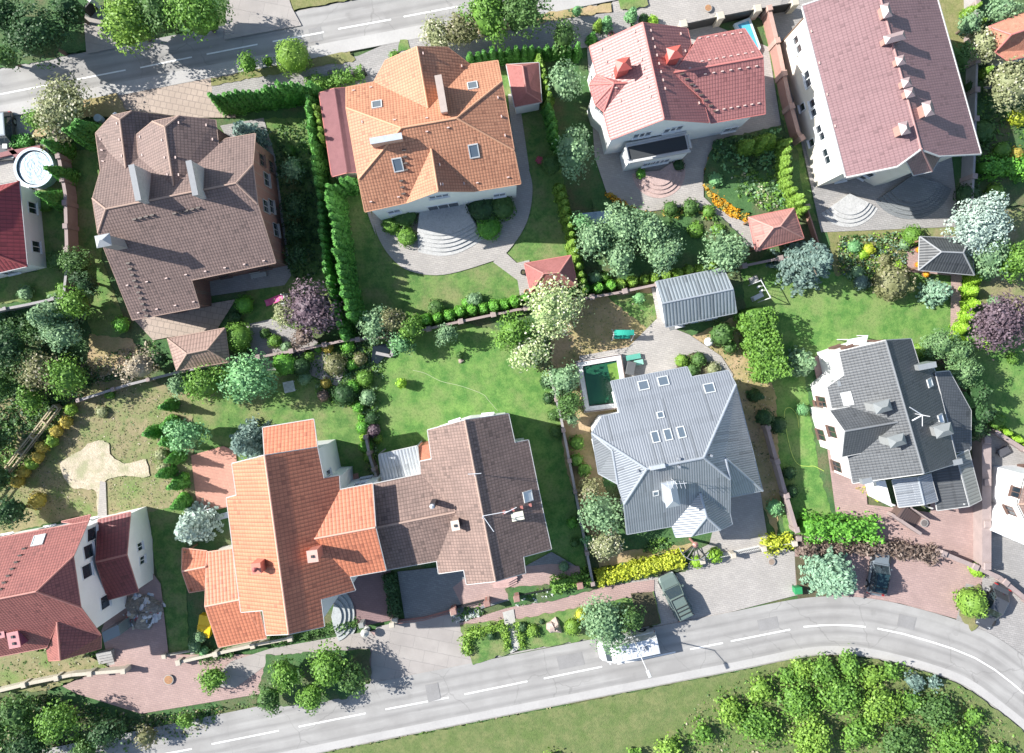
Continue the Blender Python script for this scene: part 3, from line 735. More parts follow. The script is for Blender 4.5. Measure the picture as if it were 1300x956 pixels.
h1.v(a1=(121.4, 169, 'A1 Nx N2', 0), a2=(141.9, 146.7, 'A1 Nx N2', 0), a3=(167.2, 141, ('A1', 'Nx'), -38), a4=(217.2, 148, ('A1', 'Nx'), -38), a5=(224, 186, ('A1', 'Nx'), -38),
     b1=(193.6, 154.2, 'w2r N4 N3', 0), b2=(173.5, 170.9, 'w2r N4 N3', 0), b2b=(175.8, 197.9, ('w2r', 'N4'), -42), b3=(227, 147.3, ('w2r', 'N4'), -30), b4=(273.4, 152.4, ('w2r', 'N4'), -30))
h1.roof(['A1 a2 a1 N1 N2 Nx', 'A1 a3 a2', 'A1 Nx N3 a5 a4 a3'], T_brown, RC_brown, RC_brown)
h1.roof(['w2r b1 b2 N3 N4', 'w2r b3 b1', 'w2r N4 N5 b4 b3'], T_brown, RC_brown, RC_brown)
h1.roof(['R1 W1 N1 N2 Nx N3 N4 N5 N6 N7 E1 R2', 'R1 W2 W1', 'R1 R2 Se Sd Sc Sb Sa W2', 'R2 E1 Se'], T_brown, RC_brown, RC_brown)
h1.walls(['a1', 'a2', 'b1', 'b3', 'b4', 'N5', 'N7', 'E1', 'Se', 'Sd', 'Sc', 'Sb', 'Sa', 'W2', 'W1', 'N1'], .35, REDBRICK)
ra = ang(165, -33)
h1.chimney(171.5, 246 - 14, .42, 3.0, 2.6, ra, chim_white, GREYTRIM, 'slab', zt=10.9)
h1.chimney(244, 226, .42, 2.9, 2.6, ra, chim_white, GREYTRIM, 'slab', zt=10.9)
h1.chimney(133, 306, 1.0, .75, 2.8, ra, plain('hood_stack', (.30, .29, .28), .6), plain('hood_grey', (.36, .37, .38), .5), 'hood', zt=10.4)
for i in range(10): h1.stud((163 + i * 2.6, 334 + i * 7.4), (166 + i * 2.6, 334 + i * 7.4), 1, step_, 'roof_step')
for i in range(4): h1.stud((171 + i * 7.5, 278.5 - i * 1.8), (171 + i * 7.5, 278.5 - i * 1.8), 1, step_, 'roof_step')
for i in range(5): h1.stud((222 + i * 7.5, 271 - i * 1.8), (222 + i * 7.5, 271 - i * 1.8), 1, step_, 'roof_step')
h1.stud((162, 362), (335, 331), 8, guard); h1.stud((176, 397), (246, 383), 4, guard)
h1.stud((128, 177), (131, 205), 3, guard); h1.stud((149, 157), (155, 198), 3, guard); h1.stud((178, 174), (181, 197), 2, guard); h1.stud((206, 178), (213, 222), 3, guard)
h1.stud((227, 156), (262, 159), 2, guard); h1.stud((223, 200), (227, 222), 2, guard); h1.stud((270, 177), (290, 174), 3, guard)
for q in ((338, 228), (344, 262), (350, 292)): h1.win(*q, 1.3, 1.5, frame=plain('grey_frame', (.28, .28, .28), .5))
h1.win(337, 262, 1.2, 1.4, frame=plain('grey_frame', (.28, .28, .28), .5)); h1.win(275, 356, 1.6, 1.4); h1.win(330, 345, 2.0, 1.0)

# 2 ------------------------------------------------ orange hipped house
h2 = House('white_house', 'white house under a broad orange clay hip roof with curved steps at its door', (550, 190))
h2.v(R1=(509.4, 162.3, 12.0), R2=(579.5, 150.1, 12.0)); B = ('R1', 'R2')
h2.v(Sa=(463.4, 268.7, B, -36), Sb=(515.7, 257.2, B, -36), Sv=(547.3, 188.8, B, -36), Sc=(602, 242.6, B, -36), Sd=(661, 233, B, -36), E1=(652.4, 190.5, B, -36),
     W1=(455.3, 227.3, B, -36), W2=(439.7, 136.9, B, -36), Na=(439.7, 111, B, -36), Nb=(474.8, 104.1, B, -36), Nv=(543.2, 137.5, B, -36), Nc=(596.7, 81.8, B, -36), Nd=(631.8, 77, B, -36), E2=(637, 103.5, B, -36))
h2.V['G'] = P(556, 242.3, h2.V['Sv'].z); h2.V['T'] = P(529.4, 59.3, h2.V['Nv'].z + .1)
h2.v(t1=(489.8, 76.5, ('T', 'Nv'), -36), t2=(568, 60, ('T', 'Nv'), -36))
h2.roof(['R1 R2 E1 Sd Sc Sv Sb Sa W1', 'R1 W1 W2', 'R1 W2 Na Nb Nv Nc Nd E2 R2', 'R2 E2 E1', 'Sv Sb G', 'Sv G Sc', 'T t1 Nb Nv', 'T Nv Nc t2'], T_orange, RC_orange, RC_orange)
h2.walls(['Sa', 'Sb', 'Sc', 'Sd', 'Nd', 'Nc', 't2', 't1', 'Nb', 'Na'], .3, WHITE)
ra = ang(70, -12)
h2.chimney(560, 119, .5, 3.0, 1.8, ra, mottled('pale_brick', (.62, .42, .32), (.5, .34, .26), 4, 20, .9), plain('chimney_cap', (.40, .33, .29), .8), 'slab', zt=12.4)
h2.chimney(490, 176, 2.6, .45, 1.8, ra, mottled('pale_brick', (.62, .42, .32), (.5, .34, .26), 4, 20, .9), plain('lead_grey', (.40, .43, .46), .5), 'slab', zt=12.2)
h2.skylight(478.5, 133, .8, .9); h2.skylight(600, 109, .8, .9); h2.skylight(505, 209, .78, 1.15); h2.skylight(601.5, 191.5, .78, 1.15)
for i in range(4): h2.stud((513 + i * .9, 190.8 + i * 8.3), (513, 190), 1, step_, 'roof_step')
for i in range(3): h2.stud((509.5 + i * 1.4, 229.5 + i * 8.2), (0, 0), 1, step_, 'roof_step')
h2.stud((449, 115), (471, 111), 2, guard); h2.stud((471, 256), (506, 250), 2, guard); h2.stud((559, 250 - 16), (589, 233), 2, guard); h2.stud((606, 232), (645, 225), 2, guard)
h2.stud((537, 68), (586, 84), 2, guard); h2.stud((542, 167), (569, 162), 2, guard); h2.stud((558, 209), (562, 234), 2, guard); h2.stud((632, 124), (641, 172), 3, guard); h2.stud((542, 150), (460, 155), 3, guard)
DK = plain('dark_garage_door', (.03, .035, .04), .4)
h2.win(557, 248.5, 1.8, 1.0, n=3); h2.win(563, 262, 3.0, 2.4, n=3, sill=False); h2.win(634, 247, 1.2, 1.3); h2.win(500, 268, 1.2, 1.2)

# 3 ------------------------------------------------ white house, red roof
h3 = House('white_house', 'white rendered house under an L-shaped red metal tile roof with a dark flat-roofed porch', (855, 120))
h3.v(R1=(815.9, 28.6, 11), R2=(843, 151, 11)); B = ('R1', 'R2')
h3.v(Wa=(748.6, 59.1, B, -36), Wb=(757.3, 94.8, B, -36), Wc=(766.5, 141.3, B, -36), Wd=(775.1, 177, B, -36), Wr=(795.8, 105.2, B, -36),
     Ea=(872.7, 36.1, B, -34), Ev=(868.6, 76.4, B, -34), Er=(855.5, 92.2, B, -34), Es=(892.2, 125.9, B, -34), Ed=(900.3, 155.2, B, -34), En=(877.3, 55.7, B, -34))
h3.V['Q'] = P(968.5, 72.3, h3.V['Er'].z)
h3.v(q1=(887, 47.6, ('Er', 'Q'), -30), q2=(945.4, 36.4, ('Er', 'Q'), -30), q3=(971.6, 144.2, ('Er', 'Q'), -30), q4=(903, 156, ('Er', 'Q'), -30), qv=(868.6, 76.4, ('Er', 'Q'), -30), qs=(892.2, 125.9, ('Er', 'Q'), -30), qx=(884, 126, ('Er', 'Q'), -30))
h3.roof(['Er Q q2 q1 qv', 'Er qs q4 q3 Q'], T_red, RC_red, RC_red)
z0 = h3.V['Wb'].z
h3.v(k1=(748.6, 107.5, z0 - .2), k2=(779.7, 105.7, h3.V['Wr'].z), k3=(755.5, 132.1, z0 - .2))
h3.roof(['R1 R2 Wd Wc Wr Wb Wa', 'R1 Ea En Ev Er Es Ed R2', 'k1 k2 Wb', 'k1 k3 k2', 'k3 Wc k2', 'k2 Wr Wb', 'k2 Wc Wr'], T_red, RC_red, RC_red)
h3.walls(['Wa', 'Wb', 'k1', 'k3', 'Wc', 'Wd', 'Ed', 'q3', 'q2', 'q1', 'Ea', 'R1'], .45, WHITE)
rb = ang(27, 122)
h3.chimney(791, 83, .95, .75, 1.5, rb + math.pi / 2, plain('red_sheet_metal', (.48, .10, .08), .45), plain('red_sheet_metal', (.48, .10, .08), .45), 'hood', zt=11)
h3.chimney(856, 68, .95, .75, 1.5, rb + math.pi / 2, plain('red_sheet_metal', (.48, .10, .08), .45), plain('red_sheet_metal', (.48, .10, .08), .45), 'hood', zt=11.3)
for t in range(8): h3.stud((826 + t * 2.6, 39 + t * 10.5), (0, 0), 1, guard)
for t in range(5): h3.stud((864 + t * 5.8, 43 + t * 22), (0, 0), 1, guard)
h3.stud((888, 49), (940, 42), 6, guard); h3.stud((891, 78), (955, 66.5), 8, guard); h3.stud((895, 94), (960, 84), 7, guard); h3.stud((910, 140), (963, 131), 7, guard)
h3.stud((764, 62), (788, 128), 5, guard); h3.stud((806, 40), (826, 122), 8, guard); h3.stud((866, 94), (908, 141), 8, step_, 'roof_step')
for q, w in (((811, 171.5), 1.1), ((819, 170), 1.1), ((850, 165), 1.1), ((859, 162.5), 1.1), ((927, 164), 1.4), ((771, 160), 1.5), ((762, 140), 1.2)): h3.win(*q, w, 1.35)
# porch
PZ = 4.3
pp = [P(794.5, 184.5, PZ), P(871.5, 168.5, PZ), P(876.5, 190.5, PZ), P(799, 205, PZ)]
porch = MB().prism([(p.x, p.y) for p in pp], 0, PZ - .25); h3.wbvh = BVHTree.FromPolygons(porch.v, porch.f)
po = h3.part('porch', porch, [WHITE])
q = inset(pp, .18); h3.part('porch_roof', MB().prism([(p.x, p.y) for p in q], PZ - .24, PZ - .12), [plain('bitumen', (.035, .04, .045), .7)], po)
rim = MB()
for i in range(4):
    a, b = pp[i].xy, pp[(i + 1) % 4].xy; d = b - a; m = (a + b) / 2; o_ = Vector((-d.y, d.x)).normalized() * -.09
    rim.box((m.x + (-o_.x), m.y + (-o_.y), PZ - .252), (d.length - (.36 if i % 2 else 0), .18, .35), math.atan2(d.y, d.x))
h3.part('parapet', rim, [WHITETRIM], po)
for q in ((822, 208), (832, 206), (843, 204)): h3.win(*q, 1.0, 1.3)

# 4 ------------------------------------------------ long pink-roofed building
h4 = House('apartment_house', 'long cream two-storey building under a pinkish maroon metal roof with a row of small chimneys', (1120, 110))
h4.v(R1=(1112, -24, 10.4), R2=(1169.1, 189, 10.4)); B = ('R1', 'R2')
h4.v(a=(1018.8, 7.5, B, -23), b=(1074.3, 224.5, B, -23), c=(1139.3, 210.7, B, -23), d=(1192.7, 197.6, B, -27), e=(1245, 195, B, -27), f=(1186, -15, B, -27),
     t1=(1138.6, 210.5, 7.9), t2=(1159.9, 222.4, 7.9), t3=(1183.5, 217.2, 7.9), t4=(1194, 199, 7.9))
h4.V['t1'].z = h4.V['c'].z
h4.roof(['R1 R2 c b a', 'R1 f e d R2'], T_pink, RC_pink, WHITETRIM, gut=.09)
h4.V['ap'] = h4.V['R2'] + Vector((0, 0, .06))
h4.roof(['ap t1 t2', 'ap t2 t3', 'ap t3 t4'], T_pink, RC_pink, WHITETRIM)
h4.walls(['a', 'b', 't1', 't2', 't3', 't4', 'e', 'f', 'R1'], .55, CREAM)
for q in ((1011, 51), (1015, 62), (1025, 95), (1027, 105), (1032, 131), (1034, 143), (1040, 164), (1044, 173), (1048, 194), (1051, 203), (1019, 136), (1031, 181), (1104, 221), (1096, 224)): h4.win(*q, .75, 1.25, n=1)
for i in range(5):
    a, b = h4.foot[0], h4.foot[1]
h4.stud((1030, 40), (1060, 160), 4, guard)
for px, py, sx, sy, sty in ((1123.5, 15, .5, .9, 'hood'), (1134, 49, 1.5, .45, 'hood'), (1141.5, 78, .5, .5, 'hood'), (1149, 106, .5, .5, 'hood'), (1153, 119, .5, .5, 'hood'), (1176.5, 139, .55, .95, 'hood'), (1146.5, 163.5, .55, .8, 'hood')):
    h4.chimney(px, py, sx, sy, 1.0, ang(57, 213) + math.pi / 2, plain('vent_brick', (.42, .24, .20), .8), plain('vent_cap', (.32, .24, .24), .4), sty, zt=10.85 if px not in (1176.5,) else 10.9)
p = P(998, 65, 0); h4.part('downpipe', MB().tube((h4.foot[0].x, h4.foot[0].y, 0), (h4.foot[0].x, h4.foot[0].y, 7), .07), [plain('pipe_brown', (.2, .12, .08), .5)])

# 5, 6 -------------------------------------------- neighbours cut by the frame
h5 = House('garden_house', 'small house with a rough orange roof at the upper edge beyond the green bushes', (1285, 45))
h5.v(a=(1255, 34, 3), b=(1318, 9, 3), c=(1338, 62, 3), d=(1280, 77, 3), e=(1264, 66, 3), R1=(1284, 44, 4.6), R2=(1308, 36, 4.6))
h5.roof(['a b R2 R1', 'b c R2', 'c d e R1 R2', 'e a R1'], mottled('rough_orange_roof', (.50, .24, .16), (.38, .15, .10), 3, 16, .9, .04), RC_red, RC_red)
h5.walls(list('abcde'), .3, CREAM)
h6 = House('low_house', 'low white house with a deep red hip roof near the round blue pool', (-20, 290))
h6.v(a=(24.2, 230, 3.6), b=(34.5, 338, 3.6), c=(-115, 372, 3.6), d=(-135, 262, 3.6), R1=(-55, 273, 6.6), R2=(-60, 303, 6.6))
h6.roof(['a b R2 R1', 'b c R2', 'c d R1 R2', 'd a R1'], tiles('deep_red_sheet', (.30, .055, .06), (.24, .045, .05), .36, .5, .6, .2, .5, .2, .5), plain('deep_red_ridge', (.40, .10, .09), .5), WHITETRIM)
h6.walls(list('abcd'), .25, WHITE)
lt = [P(36, 232, .5), P(44, 338, .5), P(0, 350, .5), P(0, 342, .5), P(33, 334, .5), P(26, 232, .5)]
h6.part('terrace', MB().prism([(p.x, p.y) for p in lt], 0, .5), [mottled('white_plinth', (.62, .62, .60), (.5, .5, .49), 1, 9)])

# 7 ------------------------------------------------ red-roofed house lower corner
h7 = House('gabled_house', 'white gabled house with a red roof and lower maroon wing beside the rubble heap', (70, 740))
h7.v(R0=(-60, 772, 11), R1=(46, 751, 11)); B = ('R0', 'R1')
h7.v(n0=(-78, 697, B, -46), n1=(111.6, 662.2, B, -46), E1=(92.5, 706.5, B, -46), n2=(96, 665.0, B, -46),
     E2=(101.8, 771, B, -38), s1=(127.5, 806, B, -38), s3=(58.7, 822, B, -38), s4=(-50, 843, B, -38), s2=(72.5, 789.5, B, -38))
h7.v(d1=(120.5, 651.5, 5.2), d0=(84, 660, 5.2))
h7.V['d1'].z = h7.V['n1'].z - .5; h7.V['d0'].z = h7.V['n1'].z - .5
h7.roof(['R0 R1 E1 n1 n0', 'R1 E2 E1', 'R0 s4 s3 s2 s1 E2 R1'], T_dkred, RC_dkred, RC_dkred)
h7.v(g1=(77, 837.5, 8.2), g0=(58.7, 821, 5.6), g2=(61.6, 839, 5.6), g3=(127.7, 823, 5.2), g4=(127.7, 807.5, 6.2))
h7.V['g1'].z = h7.V['s2'].z
h7.roof(['s2 g1 g3 g4', 's2 g0 g2 g1'], T_dkred, RC_dkred, RC_dkred)
h7.roof(['d0 d1 n1 n2'], T_dkred, RC_dkred, RC_dkred, cap=0)
h7.walls(['n0', 'n1', 'E1', 'E2', 's1', 's3', 's4'], .55, WHITE)
for q in ((116, 678), (112, 700), (110, 725), (133, 764)): h7.win(*q, 1.25, 1.6, n=1)
h7.v(w1=(121.5, 713.6, 5.5), w2=(160.6, 704.4, 5.5), w3=(124.5, 659.8, 3.6), w4=(165.2, 650.4, 3.6), w5=(137, 761.5, 3.6), w6=(175.3, 751, 3.6), w0=(119, 700, 6))
h7.roof(['w1 w2 w4 w3', 'w1 w5 w6 w2'], tiles('maroon_tiles', (.24, .055, .055), (.17, .04, .04), .34, .36, .5, .5, .5, .4, .55), RC_dkred, RC_dkred)
foot7 = h7.foot
h7.walls(['w3', 'w4', 'w2', 'w6', 'w5'], .15, WHITE, name='wing_wall', default=3.4, only=1)
for q in ((177, 694), (180, 711)): h7.win(*q, .8, 1.0)
h7.skylight(49, 686, 1.0, 1.0, pane=plain('pale_pane', (.6, .63, .62), .2))
for i in range(7): h7.stud((1 + i * 5.0, 748 - i * 8.6), (0, 0), 1, step_, 'roof_step')
# roof dormer boxes and glazed porch
for px, py in ((18, 812), (-2, 800)):
    h7.chimney(px, py, .9, 1.3, 1.4, ang(106, -21), plain('purple_sheet', (.20, .08, .13), .4), plain('pink_sheet', (.50, .24, .24), .4), 'flat', zt=8.3, name='dormer')
g = [P(129, 803, 2.6), P(150, 793, 2.6), P(153, 806, 2.6), P(132, 816, 2.6)]
h7.part('glazed_porch', MB().prism([(p.x, p.y) for p in g], 0, 2.6), [glass('porch_glass', (.16, .20, .21))])
st = MB()
for i in range(5): st.box((*P(137, 826 + i * 4, 0).xy, 0), (1.5, .30, .8 - i * .15), ang(20, -4))
h7.part('steps', st, [mottled('pale_stone', (.36, .35, .33), (.28, .27, .26))])

# 8 ------------------------------------------------ orange long house
h8 = House('terrace_house', 'tall narrow house under bright orange pantiles joined to the weathered brown roof', (370, 690))
h8.v(R1=(335.9, 578.4, 11), R2=(366.3, 805.2, 11)); B = ('R1', 'R2')
h8.v(w1=(294.5, 588.8, B, -33), w2=(300.3, 629, B, -33), w3=(287.6, 632.5, B, -33), w4=(306, 777.2, B, -33), w5=(333.6, 774.9, B, -33), w6=(338.2, 806.4, B, -33),
     e0=(402.7, 568, B, -36), e1=(410.7, 607.2, B, -36), e2=(430.3, 604, B, -36), e3=(431.4, 622, B, -36), r=(399.2, 684, B, -36), e4=(444, 732.3, B, -36), e5=(451, 749.5, B, -36), e6=(407.3, 761, B, -36), e7=(411.5, 795.6, B, -36))
h8.V['q'] = P(476.6, 669.6, h8.V['r'].z)
h8.v(q1=(472.8, 614, 'r q e3', 0), q2=(490, 724.2, 'r q e4', 0))
h8.v(u1=(333.6, 543, 6.6), u2=(398, 532.4, 6.6), u3=(402.7, 568, 8.2), u4=(336, 578.8, 8.2))
h8.roof(['u1 u2 u3 u4'], T_pan, RC_pan, WHITETRIM)
h8.roof(['R1 w1 w2 w3 w4 w5 w6 R2', 'R1 R2 e7 e6 e5 e4 r e3 e2 e1 e0', 'r q q1 e3', 'r e4 q2 q'], T_pan, RC_pan, WHITETRIM)
h8.walls(['w1', 'w2', 'w3', 'w4', 'w5', 'w6', 'R2', 'e7', 'e6', 'e5', 'e4', 'q2', 'q1', 'e3', 'e2', 'e1', 'e0', 'R1'], .3, WHITE)
h8.chimney(325, 722, .9, .8, 1.5, ang(30, 227), plain('orange_flue', (.55, .22, .16), .6), plain('dark_red_cap', (.25, .06, .06), .5), 'pipe', zt=11.3)
h8.chimney(397, 706, .9, .8, 1.5, ang(30, 227), plain('orange_flue', (.55, .22, .16), .6), plain('pink_cap', (.62, .38, .32), .4), 'flat', zt=10.6)
h8.win(417, 603, 1.0, 1.4); h8.win(437, 741, 1.0, 1.6)
# lower pantiled canopies of the same house
def small_gable(H, name, pts, hr, he, mats, posts=True):
    """pts: ridge a, ridge b, then eave corners on side 1 (by a, by b) and side 2 (by a, by b)"""
    for i, (k, p) in enumerate(zip('ABCDEF', pts)): H.V['_' + k] = P(p[0], p[1], hr if i < 2 else he)
    H.roof(['_A _B _D _C', '_A _E _F _B'], *mats, name=name, thick=.1)
h8.V['x'] = P(0, 0, 0)
small_gable(h8, 'canopy_roof', [(260.3, 770), (303.5, 761.5), (262.8, 701.3), (294.6, 697), (277.5, 821.8), (337.9, 810.3)], 4.4, 3.0, (T_pan, RC_pan, RC_pan))
h8.V['z1'] = P(303.5, 761.5, 4.4)
h8.roof(['_B _F z2'.replace('z2', 'z2')] if 'z2' in h8.V else ['_A _F _B'], T_pan, RC_pan, RC_pan, name='canopy_roof') if False else None
h8.v(z2=(329.3, 775.8, 3.9), z3=(305, 776.5, 4.15)); h8.roof(['_B z3 z2 _F'], T_pan, RC_pan, RC_pan, name='canopy_roof', thick=.1)
small_gable(h8, 'canopy_roof', [(231, 725.5), (260.8, 719.6), (231.5, 696.2), (262.6, 700), (240.1, 752.2), (259.7, 748.8)], 3.5, 2.6, (T_pan, RC_pan, RC_pan))
for q in ((280, 818), (334, 806), (243, 749), (236, 700), (284, 702)):
    p = P(*q, 2.6); h8.part('post', MB().box((p.x, p.y, 0), (.15, .15, 2.9)), [plain('timber_post', (.22, .13, .08), .7)])
h8.part('canopy_wall', MB().prism([tuple(P(*q, 3).xy) for q in ((268, 704), (291, 700), (297, 758), (266, 765))], 0, 2.9), [CREAM])
st = MB()
for i in range(5):
    c = P(423, 779, 0); r0 = 1.0 + (4 - i) * .38
    pts = [(c.x, c.y)] + [(c.x + r0 * math.cos(R(a)) * 1.0, c.y + r0 * math.sin(R(a)) * 1.25) for a in range(-75, 76, 10)]
    st.prism(pts, 0 if i == 0 else .17 * i - .001, .17 * (i + 1))
h8.part('steps', st, [mottled('grey_stone', (.40, .42, .42), (.30, .32, .32))])

# 9 ------------------------------------------------ weathered brown semi
h9 = House('terrace_house', 'house under a weathered brown tiled roof with dark eastern slope and thin antennas', (600, 640))
h9.o  # base
h9.v(R1=(590.2, 533.5, 9), R2=(629.1, 738, 9)); B = ('R1', 'R2')
h9.v(a=(543, 546.2, B, -33), b=(548.2, 583, B, -33), c=(533.3, 586, B, -33), d=(534.4, 602, B, -33), r=(578.1, 650.3, B, -33), e=(554.6, 712.1, B, -33), f=(556.9, 728.2, B, -33), g=(589, 723.6, B, -33), i=(592.5, 742, B, -33),
     j=(645.4, 525.5, B, -34), k=(653.5, 562.3, B, -34), l=(670.7, 558.9, B, -34), m=(689, 648.6, B, -34), n=(699.9, 697.2, B, -34), o=(664.2, 707, B, -34), p=(667, 727.5, B, -34))
h9.V['q'] = P(476.5, 670.3, h9.V['r'].z)
h9.v(q1=(473.6, 614.6, 'r q d', 0), q2=(490.6, 723.6, 'r q e', 0))
h9.roof(['R1 a b c d r e f g i R2', 'R1 R2 p o n m l k j', 'r d q1 q', 'r q q2 e'], T_semi, RC_semi, WHITETRIM)
h9.walls(['a', 'b', 'c', 'd', 'q1', 'q2', 'e', 'f', 'g', 'i', 'R2', 'p', 'o', 'n', 'm', 'l', 'k', 'j', 'R1'], .42, WHITE)
h9.chimney(578, 667, .75, .6, 1.3, ang(39, 204), RC_semi, plain('tan_cap', (.62, .52, .44), .6), 'flat', zt=8.7)
h9.chimney(549, 642, .42, .42, 1.2, 0, plain('dark_flue', (.06, .06, .07), .5), plain('steel_cap', (.5, .52, .54), .3), 'pipe', zt=8.6)
h9.skylight(670, 630, .9, .9, pane=plain('pale_pane', (.6, .63, .62), .2))
h9.part('awning_box', MB().box((*P(650, 657, 7.4).xy, 7.3), (2.1, .75, .14), ang(39, -8.5)), [plain('cream_sheet', (.62, .62, .50), .4)], h9.roof_objs[0])
an = MB()
for (x0, y0, x1, y1) in ((594, 602, 611, 601), (613, 655, 627, 675), (613, 655, 646, 649), (640, 652, 656, 644)):
    a, b = P(x0, y0, 9.6), P(x1, y1, 9.5); an.tube(a, b, .035, n=5)
p = P(603, 602, 9); an.tube((p.x, p.y, 8.6), (p.x, p.y, 9.9), .04, n=5); p = P(613, 655, 9); an.tube((p.x, p.y, 8.6), (p.x, p.y, 9.9), .04, n=5)
h9.part('antenna', an, [plain('alu', (.75, .76, .78), .35, .3)], h9.roof_objs[0])
h9.stud((640, 650), (673, 641), 4, MB().box((0, 0, 0), (.25, .3, .12)).mesh('vent_tile', plain('vent_red', (.35, .14, .12))), 'vent_tile')
h9.v(s1=(480.9, 577.3, 3.5), s2=(529.8, 566.3, 3.5), s3=(533.3, 602, 3.1), s4=(485, 611.2, 3.1))
h9.roof(['s1 s2 s3 s4'], T_silver, RC_zinc, WHITETRIM, name='canopy_roof', thick=.08)
for k in ('s1', 's2', 's3', 's4'): p = h9.V[k]; h9.part('post', MB().box((p.x * .995, p.y * .995, 0), (.1, .1, p.z - .08)), [GREYTRIM])
bc = [P(*q, 3.2) for q in ((530, 567), (548, 563.5), (550, 583), (533, 586))]
h9.part('balcony', MB().prism([(p.x, p.y) for p in bc], 0, 3.2), [mottled('terracotta_deck', (.45, .17, .10), (.38, .14, .09))])
st = MB()
for i in range(4): st.prism([tuple(P(630 - i * 2, 733 + i * 3.4, 0).xy), tuple(P(655 - i * .5, 727 + i * 3.8, 0).xy), tuple(P(657, 731 + i * 3.8, 0).xy), tuple(P(645, 738 + i * 3.2, 0).xy), tuple(P(631 - i * 2, 739 + i * 3.2, 0).xy)], 0, .62 - i * .15)
h9.part('steps', st, [mottled('pink_stone', (.5, .33, .30), (.40, .26, .24))])

# 10 ----------------------------------------------- grey zinc house
h10 = House('villa', 'large villa under a ribbed pale grey metal roof with seven skylights', (855, 580))
h10.v(R1=(821.1, 595.4, 8.8), R2=(893.4, 581.1, 8.8)); B = ('R1', 'R2')
h10.v(W=(751.5, 549.9, B, -27), n1=(764.7, 528.6, B, -27), n2=(786.6, 524.6, B, -27), n3=(775.7, 484.3, B, -27), n4=(872.1, 465.9, B, -27), n5=(878.4, 479.1, B, -27), n6=(924.4, 470.5, B, -27), E=(934.2, 488.3, B, -27),
      s1=(792.3, 639.8, B, -34), s2=(796.1, 678.3, B, -34), s3=(853.6, 668, B, -34), T=(888.8, 625.9, B, -34), s4=(926.7, 652.4, B, -34), s5=(926.7, 608.7, B, -34))
h10.v(b1=(760.1, 601.2, 5.0)); h10.v(b0=(777.4, 571.9, 'R1 W s1', 0), b2=(784.3, 614.4, 'R1 W s1', 0))
h10.v(e0=(921, 581.6, 'R2 s5 E', 0), e1=(968.2, 623, 3.9), e2=(926.7, 631, 4.6))
h10.roof(['R1 R2 E n6 n5 n4 n3 n2 n1 W', 'R1 W b0 b2 s1', 'W b1 b0', 'b0 b1 b2', 'R1 s1 s2 s3 T s4 s5 R2', 'R2 s5 e0 E', 'e0 e1 E'.replace('e1 E', 'e1 E'), 'e0 e2 e1', 's5 e2 e0'], T_zinc, RC_zinc, RC_zinc, cap=.12)
h10.v(c1=(897, 656.5, 1)); h10.V['c1'] = P(897, 656.5, h10.V['T'].z)
h10.v(d1=(858.2, 681.7, 'T s3 c1', 0), d2=(877.8, 680.5, 'T s3 c1', 0), d4=(929.6, 665.6, 'T s4 c1', 0), d3=(914.6, 672.5, 'T s4 c1', 0))
h10.roof(['T s3 d1 d2 c1', 'c1 d2 d3', 'c1 d3 d4 s4 T'], T_zinc, RC_zinc, RC_zinc, cap=.12)
h10.walls(['W', 'n1', 'n2', 'n3', 'n4', 'n5', 'n6', 'E', 'e1', 'e2', 's4', 's3', 's2', 's1', 'b2', 'b1'], .5, WHITE, default=3.8)
for q in ((817, 489.5), (842, 484), (900.5, 493)): h10.skylight(*q, .9, .85)
h10.skylight(838.5, 527, .55, .55)
for q in ((832, 555), (848, 552), (865, 549)): h10.skylight(*q, .62, 1.0)
h10.skylight(832.5, 626, .45, .5)
h10.chimney(851, 627, .95, 1.9, 1.3, ang(72, -14), plain('zinc_box', (.50, .53, .56), .35, .2), RC_zinc, 'hood', zt=8.6)
h10.chimney(835, 593, 1.3, .35, .5, ang(72, -14), plain('zinc_box', (.50, .53, .56), .35, .2), RC_zinc, 'none', zt=9.2)
an = MB(); p = P(857, 612, 9.5); an.tube((p.x, p.y, 7), (p.x, p.y, 10.4), .03, n=5)
for i in range(5): an.tube((p.x - .8 + i * .35, p.y + .2, 10), (p.x - .6 + i * .35, p.y - .45, 10), .02, n=4)
an.tube((p.x - .9, p.y - .1, 10), (p.x + .9, p.y, 10), .025, n=5)
h10.part('antenna', an, [plain('alu', (.75, .76, .78), .35, .3)], h10.roof_objs[0])
pipe = MB().tube((0, 0, -.3), (0, 0, .35), .12).mesh('vent_pipe', plain('zinc_dark', (.25, .27, .3), .5))
for q in ((809, 597), (861.5, 582), (861.5, 592), (902, 578)): h10.stud(q, q, 1, pipe, 'vent_pipe')

# 11 ----------------------------------------------- dark grey house
h11 = House('white_house', 'white house under a dark charcoal tiled roof with grey fire-wall slabs and covered carports', (1135, 530))
h11.v(R1=(1124.4, 432.3, 8.3), R2=(1172.9, 601.1, 8.3)); B = ('R1', 'R2')
h11.v(a=(1065.6, 446.5, B, -37), b=(1072, 476.4, B, -37), c=(1050.6, 491.3, B, -37), d=(1056.4, 519, B, -37), va=(1079.4, 516.7, B, -37), gr=(1140, 535.8, B, -37), vb=(1093.2, 575.2, B, -37), e=(1076.5, 579.8, B, -37), f=(1082.8, 613.5, B, -37),
      i=(1156.8, 430.4, B, -35), j=(1167.2, 463.7, B, -35), k=(1186.2, 468.3, B, -35), l=(1215.5, 588, B, -35))
h11.V['gf'] = P(1073, 547.6, h11.V['gr'].z)
h11.v(g1=(1054, 521.3, 'gr gf va', 0), g2=(1069.6, 579.8, 'gr gf vb', 0))
h11.roof(['R1 a b c d va gr vb e f R2', 'R1 R2 l k j i', 'gr va g1 gf', 'gr gf g2 vb'], T_slate, RC_slate, WHITETRIM)
